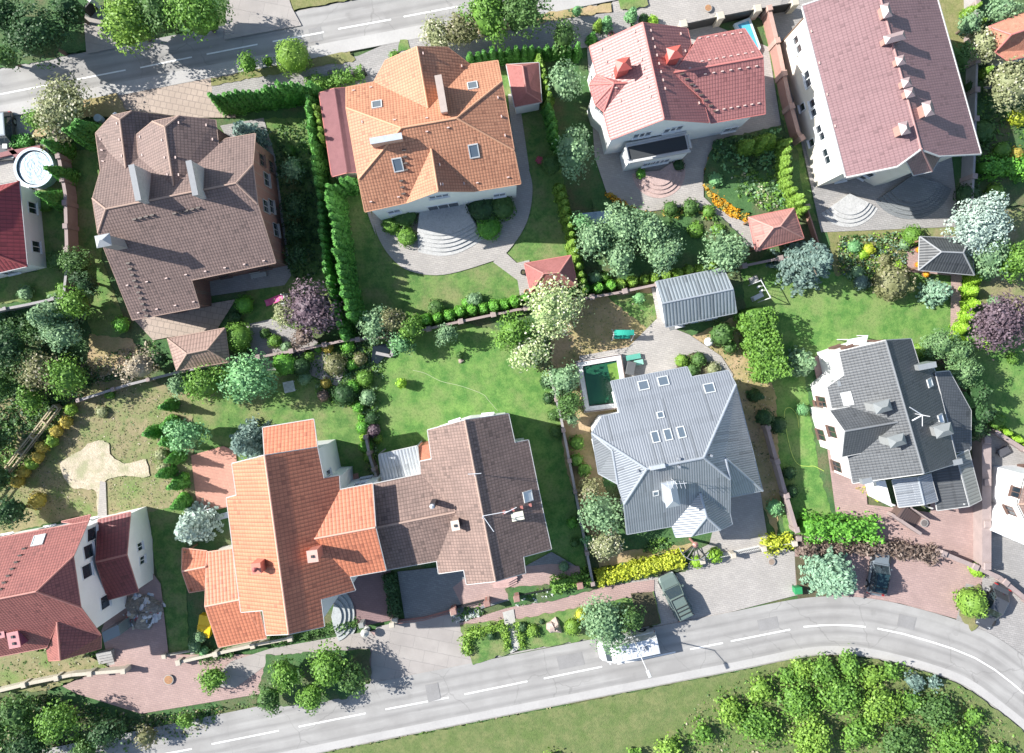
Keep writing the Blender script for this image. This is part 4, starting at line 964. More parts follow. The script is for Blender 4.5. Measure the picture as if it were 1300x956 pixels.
h11.walls(['a', 'b', 'c', 'd', 'g1', 'g2', 'e', 'f', 'R2', 'l', 'k', 'j', 'i', 'R1'], .2, WHITE)
BR = plain('brown_frame', (.16, .10, .08), .5)
for q in ((1043, 552), (1057, 548)): h11.win(*q, 1.1, 1.7, frame=BR)
for q in ((1044, 510), (1063, 592), (1037, 515), (1056, 594)): h11.win(*q, 1.0, 1.9, frame=BR)
foot11 = h11.foot
h11.v(l1=(1187.9, 473, 5.0), l2=(1205.2, 471.2, 4.5), l3=(1232.8, 521.3, 3.4), l4=(1207, 525.5, 4.3), l5=(1232.5, 570.6, 3.4), l6=(1214.4, 574.5, 4.0))
h11.v(l7=(1201, 526, 5.5))
h11.roof(['l1 l2 l3 l4', 'l4 l3 l5 l6', 'l1 l4 l6'], T_slate, RC_slate, WHITETRIM, name='lean_to_roof')
h11.walls(['l1', 'l2', 'l3', 'l5', 'l6'], .2, WHITE, name='wing_wall', default=3.2, only=1)
fin = plain('fire_wall_sheet', (.30, .32, .33), .4, .2)
for (x0, y0, x1, y1, z) in ((1166, 467, 1189, 462.5, 7.1), (1064, 487.5, 1086.5, 482, 5.5), (1095, 612, 1119, 606.5, 5.7), (1199, 590, 1222, 585.5, 5.4)):
    a, b = P(x0, y0, z), P(x1, y1, z); h11.part('fire_wall', MB().box(((a.x + b.x) / 2, (a.y + b.y) / 2, z - 1.6), ((b - a).length, .5, 1.6), math.atan2((b - a).y, (b - a).x)), [fin], h11.roof_objs[0])
for q, s in (((1119, 516), (.7, 1.2)), ((1137, 559), (.7, 1.2)), ((1196, 546), (.8, 1.3))):
    h11.chimney(q[0], q[1], s[1], s[0], 1.0, ang(48, -14), plain('grey_stack', (.28, .29, .29), .6), plain('grey_hood', (.22, .235, .235), .4), 'hood', zt={1119: 8.3, 1137: 8.5, 1196: 7.4}[q[0]])
h11.skylight(1076, 506, 1.15, .85, pane=plain('pale_pane', (.6, .63, .62), .2)); h11.skylight(1180, 486, .7, .75, pane=plain('pale_pane', (.6, .63, .62), .2)); h11.skylight(1194, 532, .8, .75, pane=plain('pale_pane2', (.55, .62, .75), .2))
an = MB(); a = P(1155, 517, 9.2); b = P(1171, 527, 8.8); c = P(1171, 541, 8.6); d_ = P(1158, 534, 8.4); an.tube(a, b, .04, n=5); an.tube(b, c, .04, n=5); an.tube(b, d_, .06, n=5); an.tube((b.x, b.y, 7.5), (b.x, b.y, 10), .04, n=5)
h11.part('antenna', an, [plain('alu', (.75, .76, .78), .35, .3)], h11.roof_objs[0])
h11.v(m0=(1165.4, 606, 4.3), m1=(1173.5, 640.5, 4.3), m2=(1133, 609.5, 3.5), m3=(1141.2, 644, 3.5), m4=(1181.5, 602, 3.8), m5=(1190.7, 636, 3.8))
h11.roof(['m0 m1 m3 m2', 'm0 m4 m5 m1'], T_zinc, RC_zinc, WHITETRIM, name='carport_roof', thick=.1)
h11.v(k0=(1214.5, 579, 4.1), k1=(1231, 642.5, 4.1), k2=(1182.7, 600, 3.2), k3=(1190, 648, 3.2), k4=(1229.8, 571.5, 3.6), k5=(1246, 634.8, 3.6))
h11.roof(['k0 k1 k3 k2'], T_char_shade, RC_zinc, WHITETRIM, name='carport_roof', thick=.1)  # slope in the main house's shadow: shade put into the sheet colour
h11.roof(['k0 k4 k5 k1'], tiles('olive_grey_sheet', (.24, .25, .23), (.2, .21, .19), .32, 3, .8, .05, .5, .1, .5), RC_zinc, WHITETRIM, name='carport_roof', thick=.1)
for k in ('m3', 'm5', 'k3', 'k1', 'k5', 'm1'): p = h11.V[k]; h11.part('post', MB().box((p.x * .99, p.y * .99, 0), (.14, .14, p.z - .1)), [WHITETRIM])
h11.part('annex_wall', MB().prism([tuple(P(*q, 2.8).xy) for q in ((1112, 612), (1124, 610), (1133, 644), (1118, 636))], 0, 2.8), [WHITE])

# 12 ----------------------------------------------- white house at the frame edge
h12 = House('white_house', 'white house with brown windows and a grey terrace, cut off by the frame edge', (1300, 655))
h12.v(a=(1303, 604, 5), b=(1293, 640, 5), c=(1318, 690, 5), d=(1370, 680, 5), e=(1370, 600, 5), R1=(1330, 640, 7.5), R2=(1340, 655, 7.5))
h12.roof(['a b R1', 'b c R2 R1', 'c d R2', 'd e R1 R2', 'e a R1'], T_brown, RC_brown, WHITETRIM)
h12.walls(list('abcde'), -.1, WHITE)
h12.win(1283, 648, 1.0, 1.3, frame=BR); h12.win(1290, 625, 1.0, 1.3, frame=BR)
tp = [P(*q, 2.4) for q in ((1267, 650), (1277, 640), (1300, 664), (1306, 694), (1262, 675))]
h12.part('terrace', MB().prism([(p.x, p.y) for p in tp], 0, 2.4), [WHITE])

# sheds and pavilions
simple_hip('garage', 'little shed with a plum red hipped roof between the orange roof and the thujas', 'shed', [(643, 82), (684, 79.5), (687.5, 129.5), (653.5, 136)], [(663.5, 84), (668.4, 117.4)], 3.0, 3.9, (T_shing, plain('plum_ridge', (.42, .18, .16), .8), WHITETRIM), wall=WHITE, over=.15)
simple_hip('gazebo', 'square gazebo with a matt red hipped roof at the end of the garden path', 'gazebo', [(666, 334.6), (724.8, 324.3), (732.8, 362.3), (674, 371)], [(690.3, 347.3), (709.8, 346.2)], 2.7, 3.9, (T_shing, plain('plum_ridge', (.42, .18, .16), .8), RC_red), posts=.35)
simple_hip('gazebo', 'pavilion with a faded pink hipped roof beside the orange flower border', 'gazebo', [(950.3, 276), (1007.8, 264.5), (1020.5, 302.4), (959.5, 318.5)], [(982, 289), (991, 287)], 2.8, 4.4, (T_pav, plain('pav_ridge', (.5, .27, .23), .6), RC_red), posts=.3)
simple_hip('gazebo', 'pavilion with a black ribbed hipped roof below the silvery spruce', 'gazebo', [(1168, 300.5), (1232, 303), (1237, 349), (1166.6, 342.7)], [(1195.3, 319.7), (1222.9, 320.8)], 2.7, 4.1, (T_char_shade, plain('char_ridge', (.28, .29, .30), .5), plain('char_ridge', (.28, .29, .30), .5)), posts=.3)
simple_hip('gazebo', 'pavilion with a brown striped hipped roof beside the terrace wall', 'gazebo', [(212.7, 430), (285.2, 416.7), (290.9, 459.3), (224.2, 470.2)], [(237.4, 449), (263.3, 443.7)], 2.6, 4.0, (tiles('brown_sheet', (.33, .23, .19), (.27, .18, .15), .3, .6, .6, .3, .5, .3, .6), RC_brown, RC_brown), posts=.3)
s7 = House('lean_to', 'long low store with a dusty plum roof alongside the orange-roofed house', (430, 165), 'lean-to')
s7.v(R1=(424.4, 112.3, 3.6), R2=(440.4, 219, 3.6), a=(405.2, 118, 3.1), b=(421.5, 224, 3.1), c=(441, 111, 3.0), d=(457, 218, 3.0))
s7.roof(['R1 R2 b a', 'R1 c d R2'], mottled('plum_felt', (.21, .095, .10), (.17, .075, .08), 1.5, 12, .9, .01), mottled('plum_felt', (.30, .13, .14), (.25, .105, .11)), RC_red)
s7.walls(['a', 'b', 'd', 'c'], .12, CREAM, default=2.9)
s4 = House('garden_shed', 'white garden shed with a ribbed blue-grey gable roof and objects stacked at its wall', (885, 380), 'shed')
s4.v(R1=(841, 385.3, 4.1), R2=(930.7, 366.9, 4.1), a=(833, 357.7, 3.0), b=(918, 340.4, 3.0), c=(845.6, 415.2, 2.8), d=(935.3, 396.8, 2.8))
s4.roof(['R1 R2 b a', 'R1 c d R2'], T_shed, RC_zinc, RC_zinc)
s4.walls(['a', 'b', 'd', 'c'], .35, WHITE, default=2.7)

for H_, f_, fr_ in ((h1, h1.foot, plain('brown_frame', (.16, .10, .08), .5)), (h2, h2.foot, None), (h3, h3.foot, None), (h4, h4.foot, None), (h7, foot7, None), (h8, h8.foot, None), (h9, h9.foot, None), (h10, h10.foot, None), (h11, foot11, BR), (h12, h12.foot, BR), (h5, h5.foot, None), (h6, h6.foot, None)): H_.other_windows(f_, fr_)
# ---------------------------------------------------------------- ground
G_base = mottled('garden_grass', (.035, .10, .03), (.07, .15, .045), .7, 7, .95, .05, c=(.12, .12, .06))
G_lawn = mottled('mown_lawn', (.06, .145, .03), (.14, .235, .06), 1.1, 9, .95, .04, .42, .58, c=(.19, .21, .085))
G_lawn2 = mottled('fresh_lawn', (.06, .165, .03), (.145, .265, .06), 1.0, 9, .95, .04, .42, .58, c=(.17, .24, .075))
G_dry = mottled('dry_lawn', (.17, .175, .075), (.29, .235, .14), 1.1, 9, .95, .025, c=(.14, .20, .06))
G_straw = mottled('parched_grass', (.36, .28, .14), (.24, .22, .09), .9, 7, .95, .025, c=(.42, .30, .19))
G_verge = mottled('verge_grass', (.14, .165, .05), (.235, .21, .10), 1.2, 10, .95, .025)
def asphalt(name, a, b_, c):
    """worn road: darker wheel tracks along it (UV v = metres from the centre line), patches, cracks, stains"""
    m, t, b = newmat(name); p = pos(t); uv = N(t, 'ShaderNodeUVMap', uv_map='UVMap'); sx = N(t, 'ShaderNodeSeparateXYZ'); t.links.new(uv.outputs[0], sx.inputs[0])
    col = mixc(t, ramp(t, noise(t, .30, 5, .6, vec=p), .36, .64), a, b_)
    d = mathn(t, 'ABSOLUTE', mathn(t, 'SUBTRACT', mathn(t, 'ABSOLUTE', sx.outputs[1]), 1.25)); tr = ramp(t, mathn(t, 'ABSOLUTE', mathn(t, 'SUBTRACT', d, .55)), .34, .05)
    wob = N(t, 'ShaderNodeMapping'); wob.inputs['Scale'].default_value = (.12, 1.6, 1); t.links.new(uv.outputs[0], wob.inputs[0])
    st = noise(t, 1.0, 5, .6, vec=wob.outputs[0])
    col = mixc(t, mathn(t, 'MULTIPLY', mathn(t, 'MULTIPLY', tr, ramp(t, st, .3, .7)), .8), col, c)
    col = mixc(t, mathn(t, 'MULTIPLY', ramp(t, st, .54, .70), .45), col, tuple(x * 1.22 for x in b_))
    vo = N(t, 'ShaderNodeTexVoronoi', feature='DISTANCE_TO_EDGE'); vo.inputs['Scale'].default_value = .16
    ad = N(t, 'ShaderNodeVectorMath', operation='ADD'); nz = N(t, 'ShaderNodeTexNoise'); nz.inputs['Scale'].default_value = .9; nz.inputs['Detail'].default_value = 5; t.links.new(p, nz.inputs['Vector']); t.links.new(p, ad.inputs[0]); t.links.new(nz.outputs['Color'], ad.inputs[1]); t.links.new(ad.outputs[0], vo.inputs['Vector'])
    crack = mathn(t, 'MULTIPLY', mathn(t, 'LESS_THAN', vo.outputs['Distance'], .0065), ramp(t, noise(t, .12, 2, vec=p), .42, .55))
    col = mixc(t, mathn(t, 'MULTIPLY', crack, .30), col, (.12, .115, .11))
    col = mixc(t, mathn(t, 'MULTIPLY', ramp(t, noise(t, .55, 3, vec=p), .66, .74), .35), col, tuple(x * .62 for x in a))
    col = mixc(t, mathn(t, 'MULTIPLY', noise(t, 14, 4, vec=p), .22), col, (.16, .155, .15))
    t.links.new(col, b.inputs['Base Color']); b.inputs['Roughness'].default_value = .92; bump(t, b, noise(t, 30, 3, vec=p), .004); return m
ASPH = asphalt('worn_asphalt', (.27, .262, .25), (.34, .332, .318), (.17, .165, .16))
ASPH2 = mottled('pale_asphalt_strip', (.34, .33, .32), (.40, .39, .375), .5, 5, .93, .003)
KERBM = mottled('kerb_stone', (.36, .35, .33), (.26, .25, .24), 2, 20, .9, .004)
PAINT = plain('road_paint', (.78, .78, .76), .7, var=.12)
PV_pink = paving('pink_pavers', (.42, .285, .255), (.35, .235, .215), (.27, .215, .20), .42, .21, ang(10, -2))
PV_grey = paving('grey_pavers', (.36, .345, .33), (.29, .28, .27), (.22, .21, .20), .40, .20, ang(10, -2))
PV_pale = paving('pale_pavers', (.42, .395, .365), (.35, .33, .31), (.28, .26, .245), .40, .20, ang(10, -2))
PV_tan = paving('tan_pavers', (.44, .355, .29), (.38, .305, .25), (.24, .20, .17), .60, .60, ang(10, -2), ms=.03)
PV_salm = paving('salmon_tiles', (.52, .26, .19), (.47, .23, .17), (.34, .20, .16), .3, .3, ang(10, -2))
PV_dark = paving('dark_pavers', (.23, .245, .25), (.18, .19, .20), (.13, .14, .14), .40, .20, ang(10, -2))
SAND = mottled('sand_and_rubble', (.55, .47, .36), (.38, .33, .24), 2.2, 9, .95, .06, c=(.30, .30, .18))
CONC = mottled('concrete_slab', (.44, .43, .40), (.34, .33, .31), .8, 9, .9, .006)
BED = mottled('bed_soil', (.07, .07, .035), (.12, .10, .06), 1.5, 10, .95, .04)
sheet('ground', [(-9000, -9000), (10300, -9000), (10300, 9900), (-9000, 9900)], G_base, z=0.0)
def L(n, pts, m, label=None): return sheet(n, pts, m, label)
L('lawn', [(395, 112), (690, 85), (742, 372), (462, 415), (438, 330)], G_lawn)
L('lawn', [(470, 430), (560, 405), (690, 430), (704, 470), (722, 600), (745, 722), (640, 730), (480, 620)], G_lawn2)
L('lawn', [(240, 480), (475, 470), (478, 600), (400, 620), (250, 570)], G_lawn)
L('lawn', [(940, 330), (1060, 345), (1212, 340), (1210, 440), (1080, 440), (1020, 470), (1040, 600), (1062, 670), (1000, 690), (960, 520)], G_lawn2)
L('lawn', [(1212, 450), (1240, 400), (1330, 380), (1330, 585), (1268, 548), (1230, 520)], G_lawn2)
L('lawn', [(1248, 592), (1280, 600), (1262, 660), (1243, 672)], G_lawn)
L('lawn', [(1050, 290), (1160, 285), (1165, 345), (1060, 350)], G_verge)
L('dry_grass', [(1150, 275), (1330, 262), (1330, 400), (1245, 400), (1240, 330), (1165, 300)], G_dry)
L('dry_grass', [(1186, -20), (1222, -20), (1230, 60), (1206, 60)], G_verge)
L('dry_grass', [(-40, 520), (60, 490), (180, 480), (245, 500), (245, 560), (250, 660), (190, 660), (100, 655), (-40, 690)], G_dry)
L('lawn', [(190, 650), (235, 640), (240, 830), (215, 830), (200, 740)], G_lawn)
L('lawn', [(80, 190), (125, 190), (130, 330), (165, 420), (120, 440), (95, 330)], G_lawn)
L('dry_grass', [(115, 425), (170, 430), (180, 470), (110, 480)], G_straw)
L('lawn', [(330, 150), (392, 150), (432, 400), (360, 440), (290, 420), (345, 300)], G_lawn)
L('lawn', [(46, 235), (85, 240), (88, 380), (0, 385), (0, 350), (48, 345)], G_lawn)
L('dry_grass', [(700, 380), (830, 360), (840, 400), (832, 440), (800, 475), (790, 520), (762, 530), (752, 560), (790, 700), (880, 690), (870, 700), (760, 720), (720, 600), (700, 460)], G_straw)
L('dry_grass', [(870, 430), (940, 400), (985, 500), (990, 640), (985, 680), (930, 560), (960, 620), (930, 480), (880, 470)], G_straw)
L('lawn', [(770, 375), (832, 372), (834, 425), (800, 400)], G_lawn)
L('paving', [(-60, 190), (60, 182), (66, 210), (60, 240), (46, 242), (30, 228), (-60, 245)], PV_pale)
L('paving', [(-60, 120), (35, 132), (48, 178), (20, 190), (-60, 200)], PV_pale)
# paved areas between the houses
L('paving', [(870, -30), (1000, -30), (1040, 0), (1060, 270), (1212, 262), (1214, 288), (1042, 295), (990, 60), (975, 30)], PV_grey)
L('dry_grass', [(968, 30), (984, 28), (1036, 280), (1018, 280)], G_lawn)
L('paving', [(1165, 190), (1206, 185), (1215, 265), (1160, 275)], PV_grey)
L('paving', [(1040, 240), (1075, 215), (1190, 185), (1200, 270), (1055, 280)], PV_grey)
L('paving', [(745, 60), (900, 30), (975, 60), (992, 165), (960, 185), (920, 190), (893, 215), (893, 250), (905, 262), (960, 290), (965, 320), (945, 310), (908, 272), (870, 262), (815, 270), (770, 245), (755, 200)], PV_pale)
L('paving', [(800, -30), (1000, -30), (990, 10), (870, 40), (812, 38), (795, 25), (780, 30), (776, 5)], PV_pale)
path = smooth_pts([(655, 165), (668, 205), (676, 240), (668, 284), (642, 322), (618, 334), (562, 349), (520, 344), (495, 325), (478, 295), (474, 262), (500, 240), (600, 200)], 6)
L('path', path, PV_pale)
L('path', [(626, 333), (640, 319), (656, 334), (672, 330), (674, 372), (660, 375), (657, 356)], PV_pale)
L('paving', [(645, 120), (658, 118), (672, 215), (655, 235)], PV_pale)
L('paving', [(455, 235), (470, 280), (478, 300), (470, 262)], PV_pale)
L('paving', [(335, 150), (350, 200), (370, 350), (362, 362), (240, 380), (250, 350), (330, 250), (280, 160)], PV_grey)
L('terrace', [(170, 405), (240, 390), (300, 380), (275, 420), (215, 428), (195, 432)], PV_tan)
L('paving', [(300, 415), (345, 405), (400, 430), (440, 470), (428, 490), (380, 470), (340, 470)], PV_grey)
L('sand_patch', smooth_pts([(77, 592), (84, 583), (122, 559), (137, 562), (143, 580), (160, 588), (185, 583), (190, 604), (170, 604), (150, 604), (134, 612), (133, 650), (124, 650), (122, 625), (110, 620), (90, 617)], 4), SAND)
L('path', [(128, 610), (135, 612), (137, 665), (124, 665)], PV_pale)
L('terrace', [(243, 578), (284, 566), (300, 572), (305, 640), (252, 652)], PV_salm)
L('terrace', [(410, 580), (428, 575), (433, 605), (455, 600), (458, 620), (420, 640)], PV_salm)
L('paving', [(735, 452), (800, 440), (830, 470), (834, 405), (826, 362), (838, 360), (850, 415), (875, 425), (915, 452), (930, 475), (925, 500), (820, 500), (790, 505), (740, 480)], PV_pale)
L('paving', [(796, 442), (836, 402), (842, 480), (815, 505), (790, 475)], PV_pale)
L('paving', [(832, 362), (845, 360), (870, 415), (850, 420)], PV_dark)
L('paving', [(920, 610), (965, 625), (975, 690), (1008, 700), (1010, 755), (905, 782), (830, 795), (760, 760), (762, 742), (870, 725), (880, 700), (900, 690)], PV_pale)
L('paving', [(1008, 690), (1240, 690), (1245, 745), (1232, 790), (1140, 765), (1085, 762), (1010, 755)], PV_pink)
L('dirt', [(1008, 706), (1040, 705), (1050, 760), (1012, 762)], BED)
L('paving', [(1040, 500), (1030, 455), (1060, 440), (1090, 440), (1100, 640), (1180, 650), (1180, 590), (1250, 580), (1250, 740), (1140, 700), (1060, 650)], PV_pink)
L('paving', [(1195, 300), (1240, 300), (1220, 350), (1216, 430), (1205, 430), (1206, 350), (1150, 345), (1150, 318), (1165, 312)], PV_pink)
L('paving', [(1240, 560), (1262, 545), (1330, 590), (1330, 860), (1270, 840), (1210, 795), (1225, 740), (1245, 745), (1250, 660), (1282, 600), (1240, 592)], PV_grey)
L('paving', [(130, 800), (150, 745), (190, 720), (205, 740), (215, 830), (330, 830), (520, 790), (520, 840), (330, 880), (180, 905), (100, 880), (80, 870), (140, 845)], PV_pink)
L('paving', [(420, 745), (495, 715), (505, 785), (430, 800)], paving('plum_pavers', (.25, .16, .16), (.22, .14, .14), (.16, .11, .11), .4, .2, .1))
L('paving', [(505, 725), (600, 715), (630, 738), (700, 700), (735, 720), (745, 735), (700, 745), (585, 780), (515, 790)], PV_dark)
L('paving', [(575, 745), (600, 725), (700, 715), (735, 718), (740, 735), (660, 755), (590, 775)], PV_pink)
L('paving', [(130, 98), (270, 96), (300, 85), (300, 150), (240, 150), (165, 140), (125, 150), (118, 120)], PV_tan)
L('paving', [(270, 105), (455, 72), (505, 50), (640, 30), (800, 15), (800, 50), (740, 62), (640, 70), (470, 108), (400, 120), (270, 130)], PV_grey)
PV_drive = paving('drive_concrete', (.36, .33, .305), (.33, .30, .28), (.25, .235, .22), 2.4, 1.2, ang(10, -2), ms=.012)
L('paving', [(478, 795), (508, 788), (580, 778), (586, 795), (604, 845), (600, 856), (470, 884), (472, 830)], PV_drive)
L('paving', [(583, 790), (640, 772), (700, 758), (762, 744), (830, 735), (830, 751), (760, 766), (652, 787), (588, 800)], PV_pink)
L('paving', [(295, 838), (345, 822), (470, 800), (480, 812), (472, 824), (350, 838), (335, 846), (300, 872), (262, 870)], PV_drive)
# the two roads
def band(name, c, off0, off1, mat, z=None, closed_ext=True):
    """a strip of road between two pixel offsets of a centre line"""
    up, dn = [], []
    for i, p in enumerate(c):
        a = c[max(0, i - 1)]; b = c[min(len(c) - 1, i + 1)]; d = Vector((b[0] - a[0], b[1] - a[1])).normalized(); n = Vector((-d.y, d.x))
        up.append((p[0] + n.x * off0, p[1] + n.y * off0)); dn.append((p[0] + n.x * off1, p[1] + n.y * off1))
    o = sheet(name, up + dn[::-1], mat, z=z); me = o.data; bpy.data.meshes.remove(me)
    m = MB(); zz = .004 * LAYER[0]; k = len(up); U = [P(*q) for q in up]; D = [P(*q) for q in dn]
    m.add([(q.x, q.y, zz) for q in U] + [(q.x, q.y, zz) for q in D], [(i, k + i, k + i + 1, i + 1) if off1 > off0 else (i, i + 1, k + i + 1, k + i) for i in range(k - 1)])
    me = m.mesh(name, mat); uvl = me.uv_layers.new(name='UVMap'); C_ = [P(*q) for q in c]; s_ = [0]
    for i in range(1, k): s_.append(s_[-1] + (C_[i] - C_[i - 1]).length)
    for pl in me.polygons:
        for li in pl.loop_indices:
            vi = me.loops[li].vertex_index; uvl.data[li].uv = (s_[vi % k], (off0 if vi < k else off1) * 77 / 1001.)
    o = link(name, me); o['kind'] = 'structure'; return o
road1 = smooth_pts([(-900, 290), (-300, 178), (0, 121), (260, 71), (580, 10), (900, -52), (1500, -165), (2200, -300)], 5, False)
band('road', road1, -32, 30, ASPH); band('road_margin', road1, 14, 29.5, ASPH2)
road2 = smooth_pts([(-800, 1160), (-300, 1058), (250, 948), (450, 907), (655, 866), (857, 826.5), (927, 812.8), (1010, 796), (1060, 792), (1112, 796.5), (1178, 812.8), (1236, 834), (1283, 866), (1340, 915), (1420, 1010), (1500, 1160)], 6, False)
band('road', road2, -36, 37, ASPH)
band('road_margin', road2, 27, 36.5, ASPH2)
def offs(c, o): 
    out = []
    for i, p in enumerate(c):
        a = c[max(0, i - 1)]; b = c[min(len(c) - 1, i + 1)]; d = Vector((b[0] - a[0], b[1] - a[1])).normalized()
        out.append((p[0] - d.y * o, p[1] + d.x * o))
    return out
def kerb(pts, label=None, h=.11, wd=.13):
    mb = MB()
    for i in range(len(pts) - 1):
        a, b = P(*pts[i]), P(*pts[i + 1]); d = b - a
        if d.length < .05: continue
        mb.box(((a.x + b.x) / 2, (a.y + b.y) / 2, 0), (d.length + .01, wd, h), math.atan2(d.y, d.x))
    o = link('kerb', mb.mesh('kerb', KERBM)); o['kind'] = 'structure'
inx = lambda c, a, b: [p for p in c if a <= p[0] <= b]
kerb(inx(offs(road1, 31), 268, 446)); kerb(inx(offs(road1, -33), 368, 900)); kerb(inx(offs(road1, -33), -300, 112)); kerb(inx(offs(road1, 31), 630, 775))
kerb(inx(offs(road2, -37), 580, 835)); kerb(inx(offs(road2, 38), -300, 1400)); kerb(inx(offs(road2, -37), 330, 470)); kerb([(1213, 783), (1235, 800), (1262, 815), (1290, 830)])
# dashes: pairs of photo points
mb = MB()
zp = .004 * (LAYER[0] + 2)
def dash(a, b, w=.14): mb.quadstrip(P(*a), P(*b), w, zp)
for a, b in (((-220, 163), (-120, 144)), ((-20, 125), (161, 90)), ((179.5, 87), (245, 73.6)), ((263.5, 70), (328, 57.5)), ((347, 54), (412, 42)), ((430, 38), (497, 26)), ((513, 22.5), (581, 9.7)), ((600, 6), (665, -6)), ((683, -9.6), (750, -22)),
             ((783.5, 841.6), (857, 826.6)), ((875.5, 823), (917, 815)), ((927, 812.8), (1002, 798)), ((690.3, 860), (764, 845)), ((590, 880), (669.5, 863.5)), ((490, 899), (570, 884)), ((380, 921), (465, 904)), ((270, 943), (355, 926)), ((160, 965), (245, 949))): dash(a, b)
for pts in ([(1019, 794.6), (1040, 792.8), (1060, 792.2), (1080, 793), (1097.5, 794.6)], [(1112.5, 796.7), (1145, 803.5), (1178, 812.8), (1207, 822), (1236, 834), (1261, 849), (1283, 866), (1310, 889)], [(1325, 902), (1350, 926), (1375, 954)]):
    for i in range(len(pts) - 1): dash(pts[i], pts[i + 1])
o = link('road_marking', mb.mesh('road_marking', PAINT)); o['kind'] = 'structure'
for pts in ([(392, 38), (408, 35), (411, 52), (395, 55)], [(60, 100), (95, 93), (99, 112), (64, 119)], [(706, 832), (738, 826), (742, 842), (710, 849)], [(960, 800 - 14), (985, 781), (988, 796), (963, 801)], [(1140, 778), (1162, 783), (1158, 799), (1137, 793)], [(540, 868), (556, 865), (560, 886), (544, 890)]):
    L('road_patch', pts, mottled('tar_patch', (.21, .205, .20), (.26, .255, .25), .9, 8, .93, .004))
# verges along the roads
L('verge', [(270, 101), (444, 66), (452, 78), (271, 109)], G_verge)
L('verge', [(508, 53), (519, 52), (520, 63), (504, 68)], G_lawn)
L('verge', [(372, 15), (470, -4), (480, -20), (360, -20), (362, 2)], G_verge)
L('verge', [(534, 48), (590, 36), (680, 20), (775, 5), (776, 16), (700, 28), (640, 40), (560, 55)], G_straw)
L('verge', [(785, 2), (820, -4), (824, 8), (800, 14), (788, 12)], G_lawn)
L('verge', [(-200, 80), (-200, -80), (95, -60), (82, 40), (110, 45), (112, 64), (60, 78), (0, 88), (-200, 125)], G_base)
L('verge', [(125, 125), (150, 118), (165, 150), (110, 150), (40, 180), (60, 130)], G_straw)
L('verge', [(583, 792), (640, 786), (650, 826), (600, 842)], G_lawn)
L('path', [(638, 776), (652, 772), (660, 822), (648, 828)], CONC)
L('verge', [(654, 785), (760, 765), (830, 750), (838, 790), (770, 806), (662, 824)], G_lawn)
L('verge', [(800, 752), (828, 750), (838, 790), (812, 796)], BED)
L('verge', [(640, 745), (760, 735), (870, 712), (872, 722), (760, 745), (700, 762), (650, 768)], G_base)
L('verge', [(330, 870), (340, 830), (470, 822), (472, 862), (440, 885), (360, 895)], G_base)
L('verge', offs(road2, 39)[10:] + [(1700, 1500), (-400, 1500), (-300, 1100)], mottled('rough_bank', (.09, .14, .04), (.19, .20, .08), 1.3, 9, .95, .05, c=(.10, .15, .04)))
L('verge', [(1226, 745), (1240, 740), (1260, 770), (1232, 800), (1214, 778)], G_verge)
L('verge', [(5, 820), (110, 830), (140, 845), (60, 875), (-60, 880), (-60, 850)], G_dry)
L('lawn', [(1200, 70), (1330, 90), (1330, 262), (1215, 262), (1235, 200)], G_base)
L('driveway', [(108, 18), (132, 10), (152, 62), (112, 70)], PV_drive)
L('driveway', [(292, -30), (358, -30), (372, 12), (384, 34), (286, 52)], PV_drive)
L('bed', [(905, 180), (990, 160), (1010, 190), (1020, 270), (960, 275), (930, 262), (892, 235), (895, 212)], G_base)
L('bed', [(820, 270), (905, 270), (940, 300), (935, 340), (860, 360), (760, 345), (752, 250)], G_base)
L('bed', [(862, 455), (880, 447), (905, 465), (925, 478), (878, 480), (855, 475)], BED)
# ---------------------------------------------------------------- hedge rows of single plants
g = 'thujas in rows between the gardens'
row([(268, 121), (330, 112), (393, 104)], 17, .70, 4.4, 'thuja', 'tall thuja of the dense row below the road verge,', 'the brown-roofed house', g, base=False)
row([(388, 112), (393, 160), (398, 215), (404, 250), (408, 300), (412, 340), (420, 372), (434, 427)], 38, .72, 3.4, 'thuja', 'thuja of the long row facing the brown house,', 'the upper road', g, base=False)
row([(399, 134), (408, 172)], 5, .6, 3.4, 'thuja_lime', 'thuja of the short file beside the plum lean-to,', 'the road', g, base=False)
row([(415, 236), (424, 300), (431, 355), (442, 400)], 19, .84, 4.6, 'thuja', 'tall thuja of the row lining the shadowed lawn,', 'the plum lean-to', g, base=False)
row([(425, 234), (438, 227), (451, 226)], 4, .66, 4.0, 'thuja', 'thuja at the plum lean-to foot, counted', 'the double row', g, base=False)
row([(80, 165), (103, 156)], 4, .85, 5.0, 'thuja', 'very tall dark thuja by the brown house corner, counted', 'the pink wall', g, base=False)
row([(56, 180), (61, 213), (52, 247)], 3, .95, 4.0, 'thuja', 'dark thuja between pink wall and round pool, counted', 'the parked car', g, base=False, jit=0)
row([(596, 70), (640, 62), (690, 57), (734, 58)], 15, .62, 2.8, 'thuja', 'round-topped thuja along the shaded pavement,', 'the orange roof', g, base=False)
row([(684, 67), (690, 92), (697, 126)], 9, .55, 3.0, 'thuja_lime', 'bright thuja beside the plum-roofed shed,', 'the shaded pavement', g, base=False)
row([(697, 133), (703, 161), (711, 188)], 6, .6, 2.8, 'thuja', 'dark thuja in the strip by the shaded lawn,', 'the shed', g, base=False)
row([(712, 235), (721, 270), (728, 300), (733, 323), (742, 367)], 14, .66, 2.4, 'thuja_lime', 'clipped thuja between gazebo lawn and orchard,', 'the round bush', g, base=False)
row([(527, 409), (589, 395), (643, 386), (668, 378)], 11, .68, 1.9, 'ball', 'globe thuja along the low dark garden wall,', 'the sumac trees', g, base=False, kind='column', tip=.6)
row([(727, 368), (752, 365), (777, 361)], 4, .68, 1.8, 'ball', 'globe thuja on the orchard wall,', 'the cream-flowering tree', g, base=False, tip=.6)
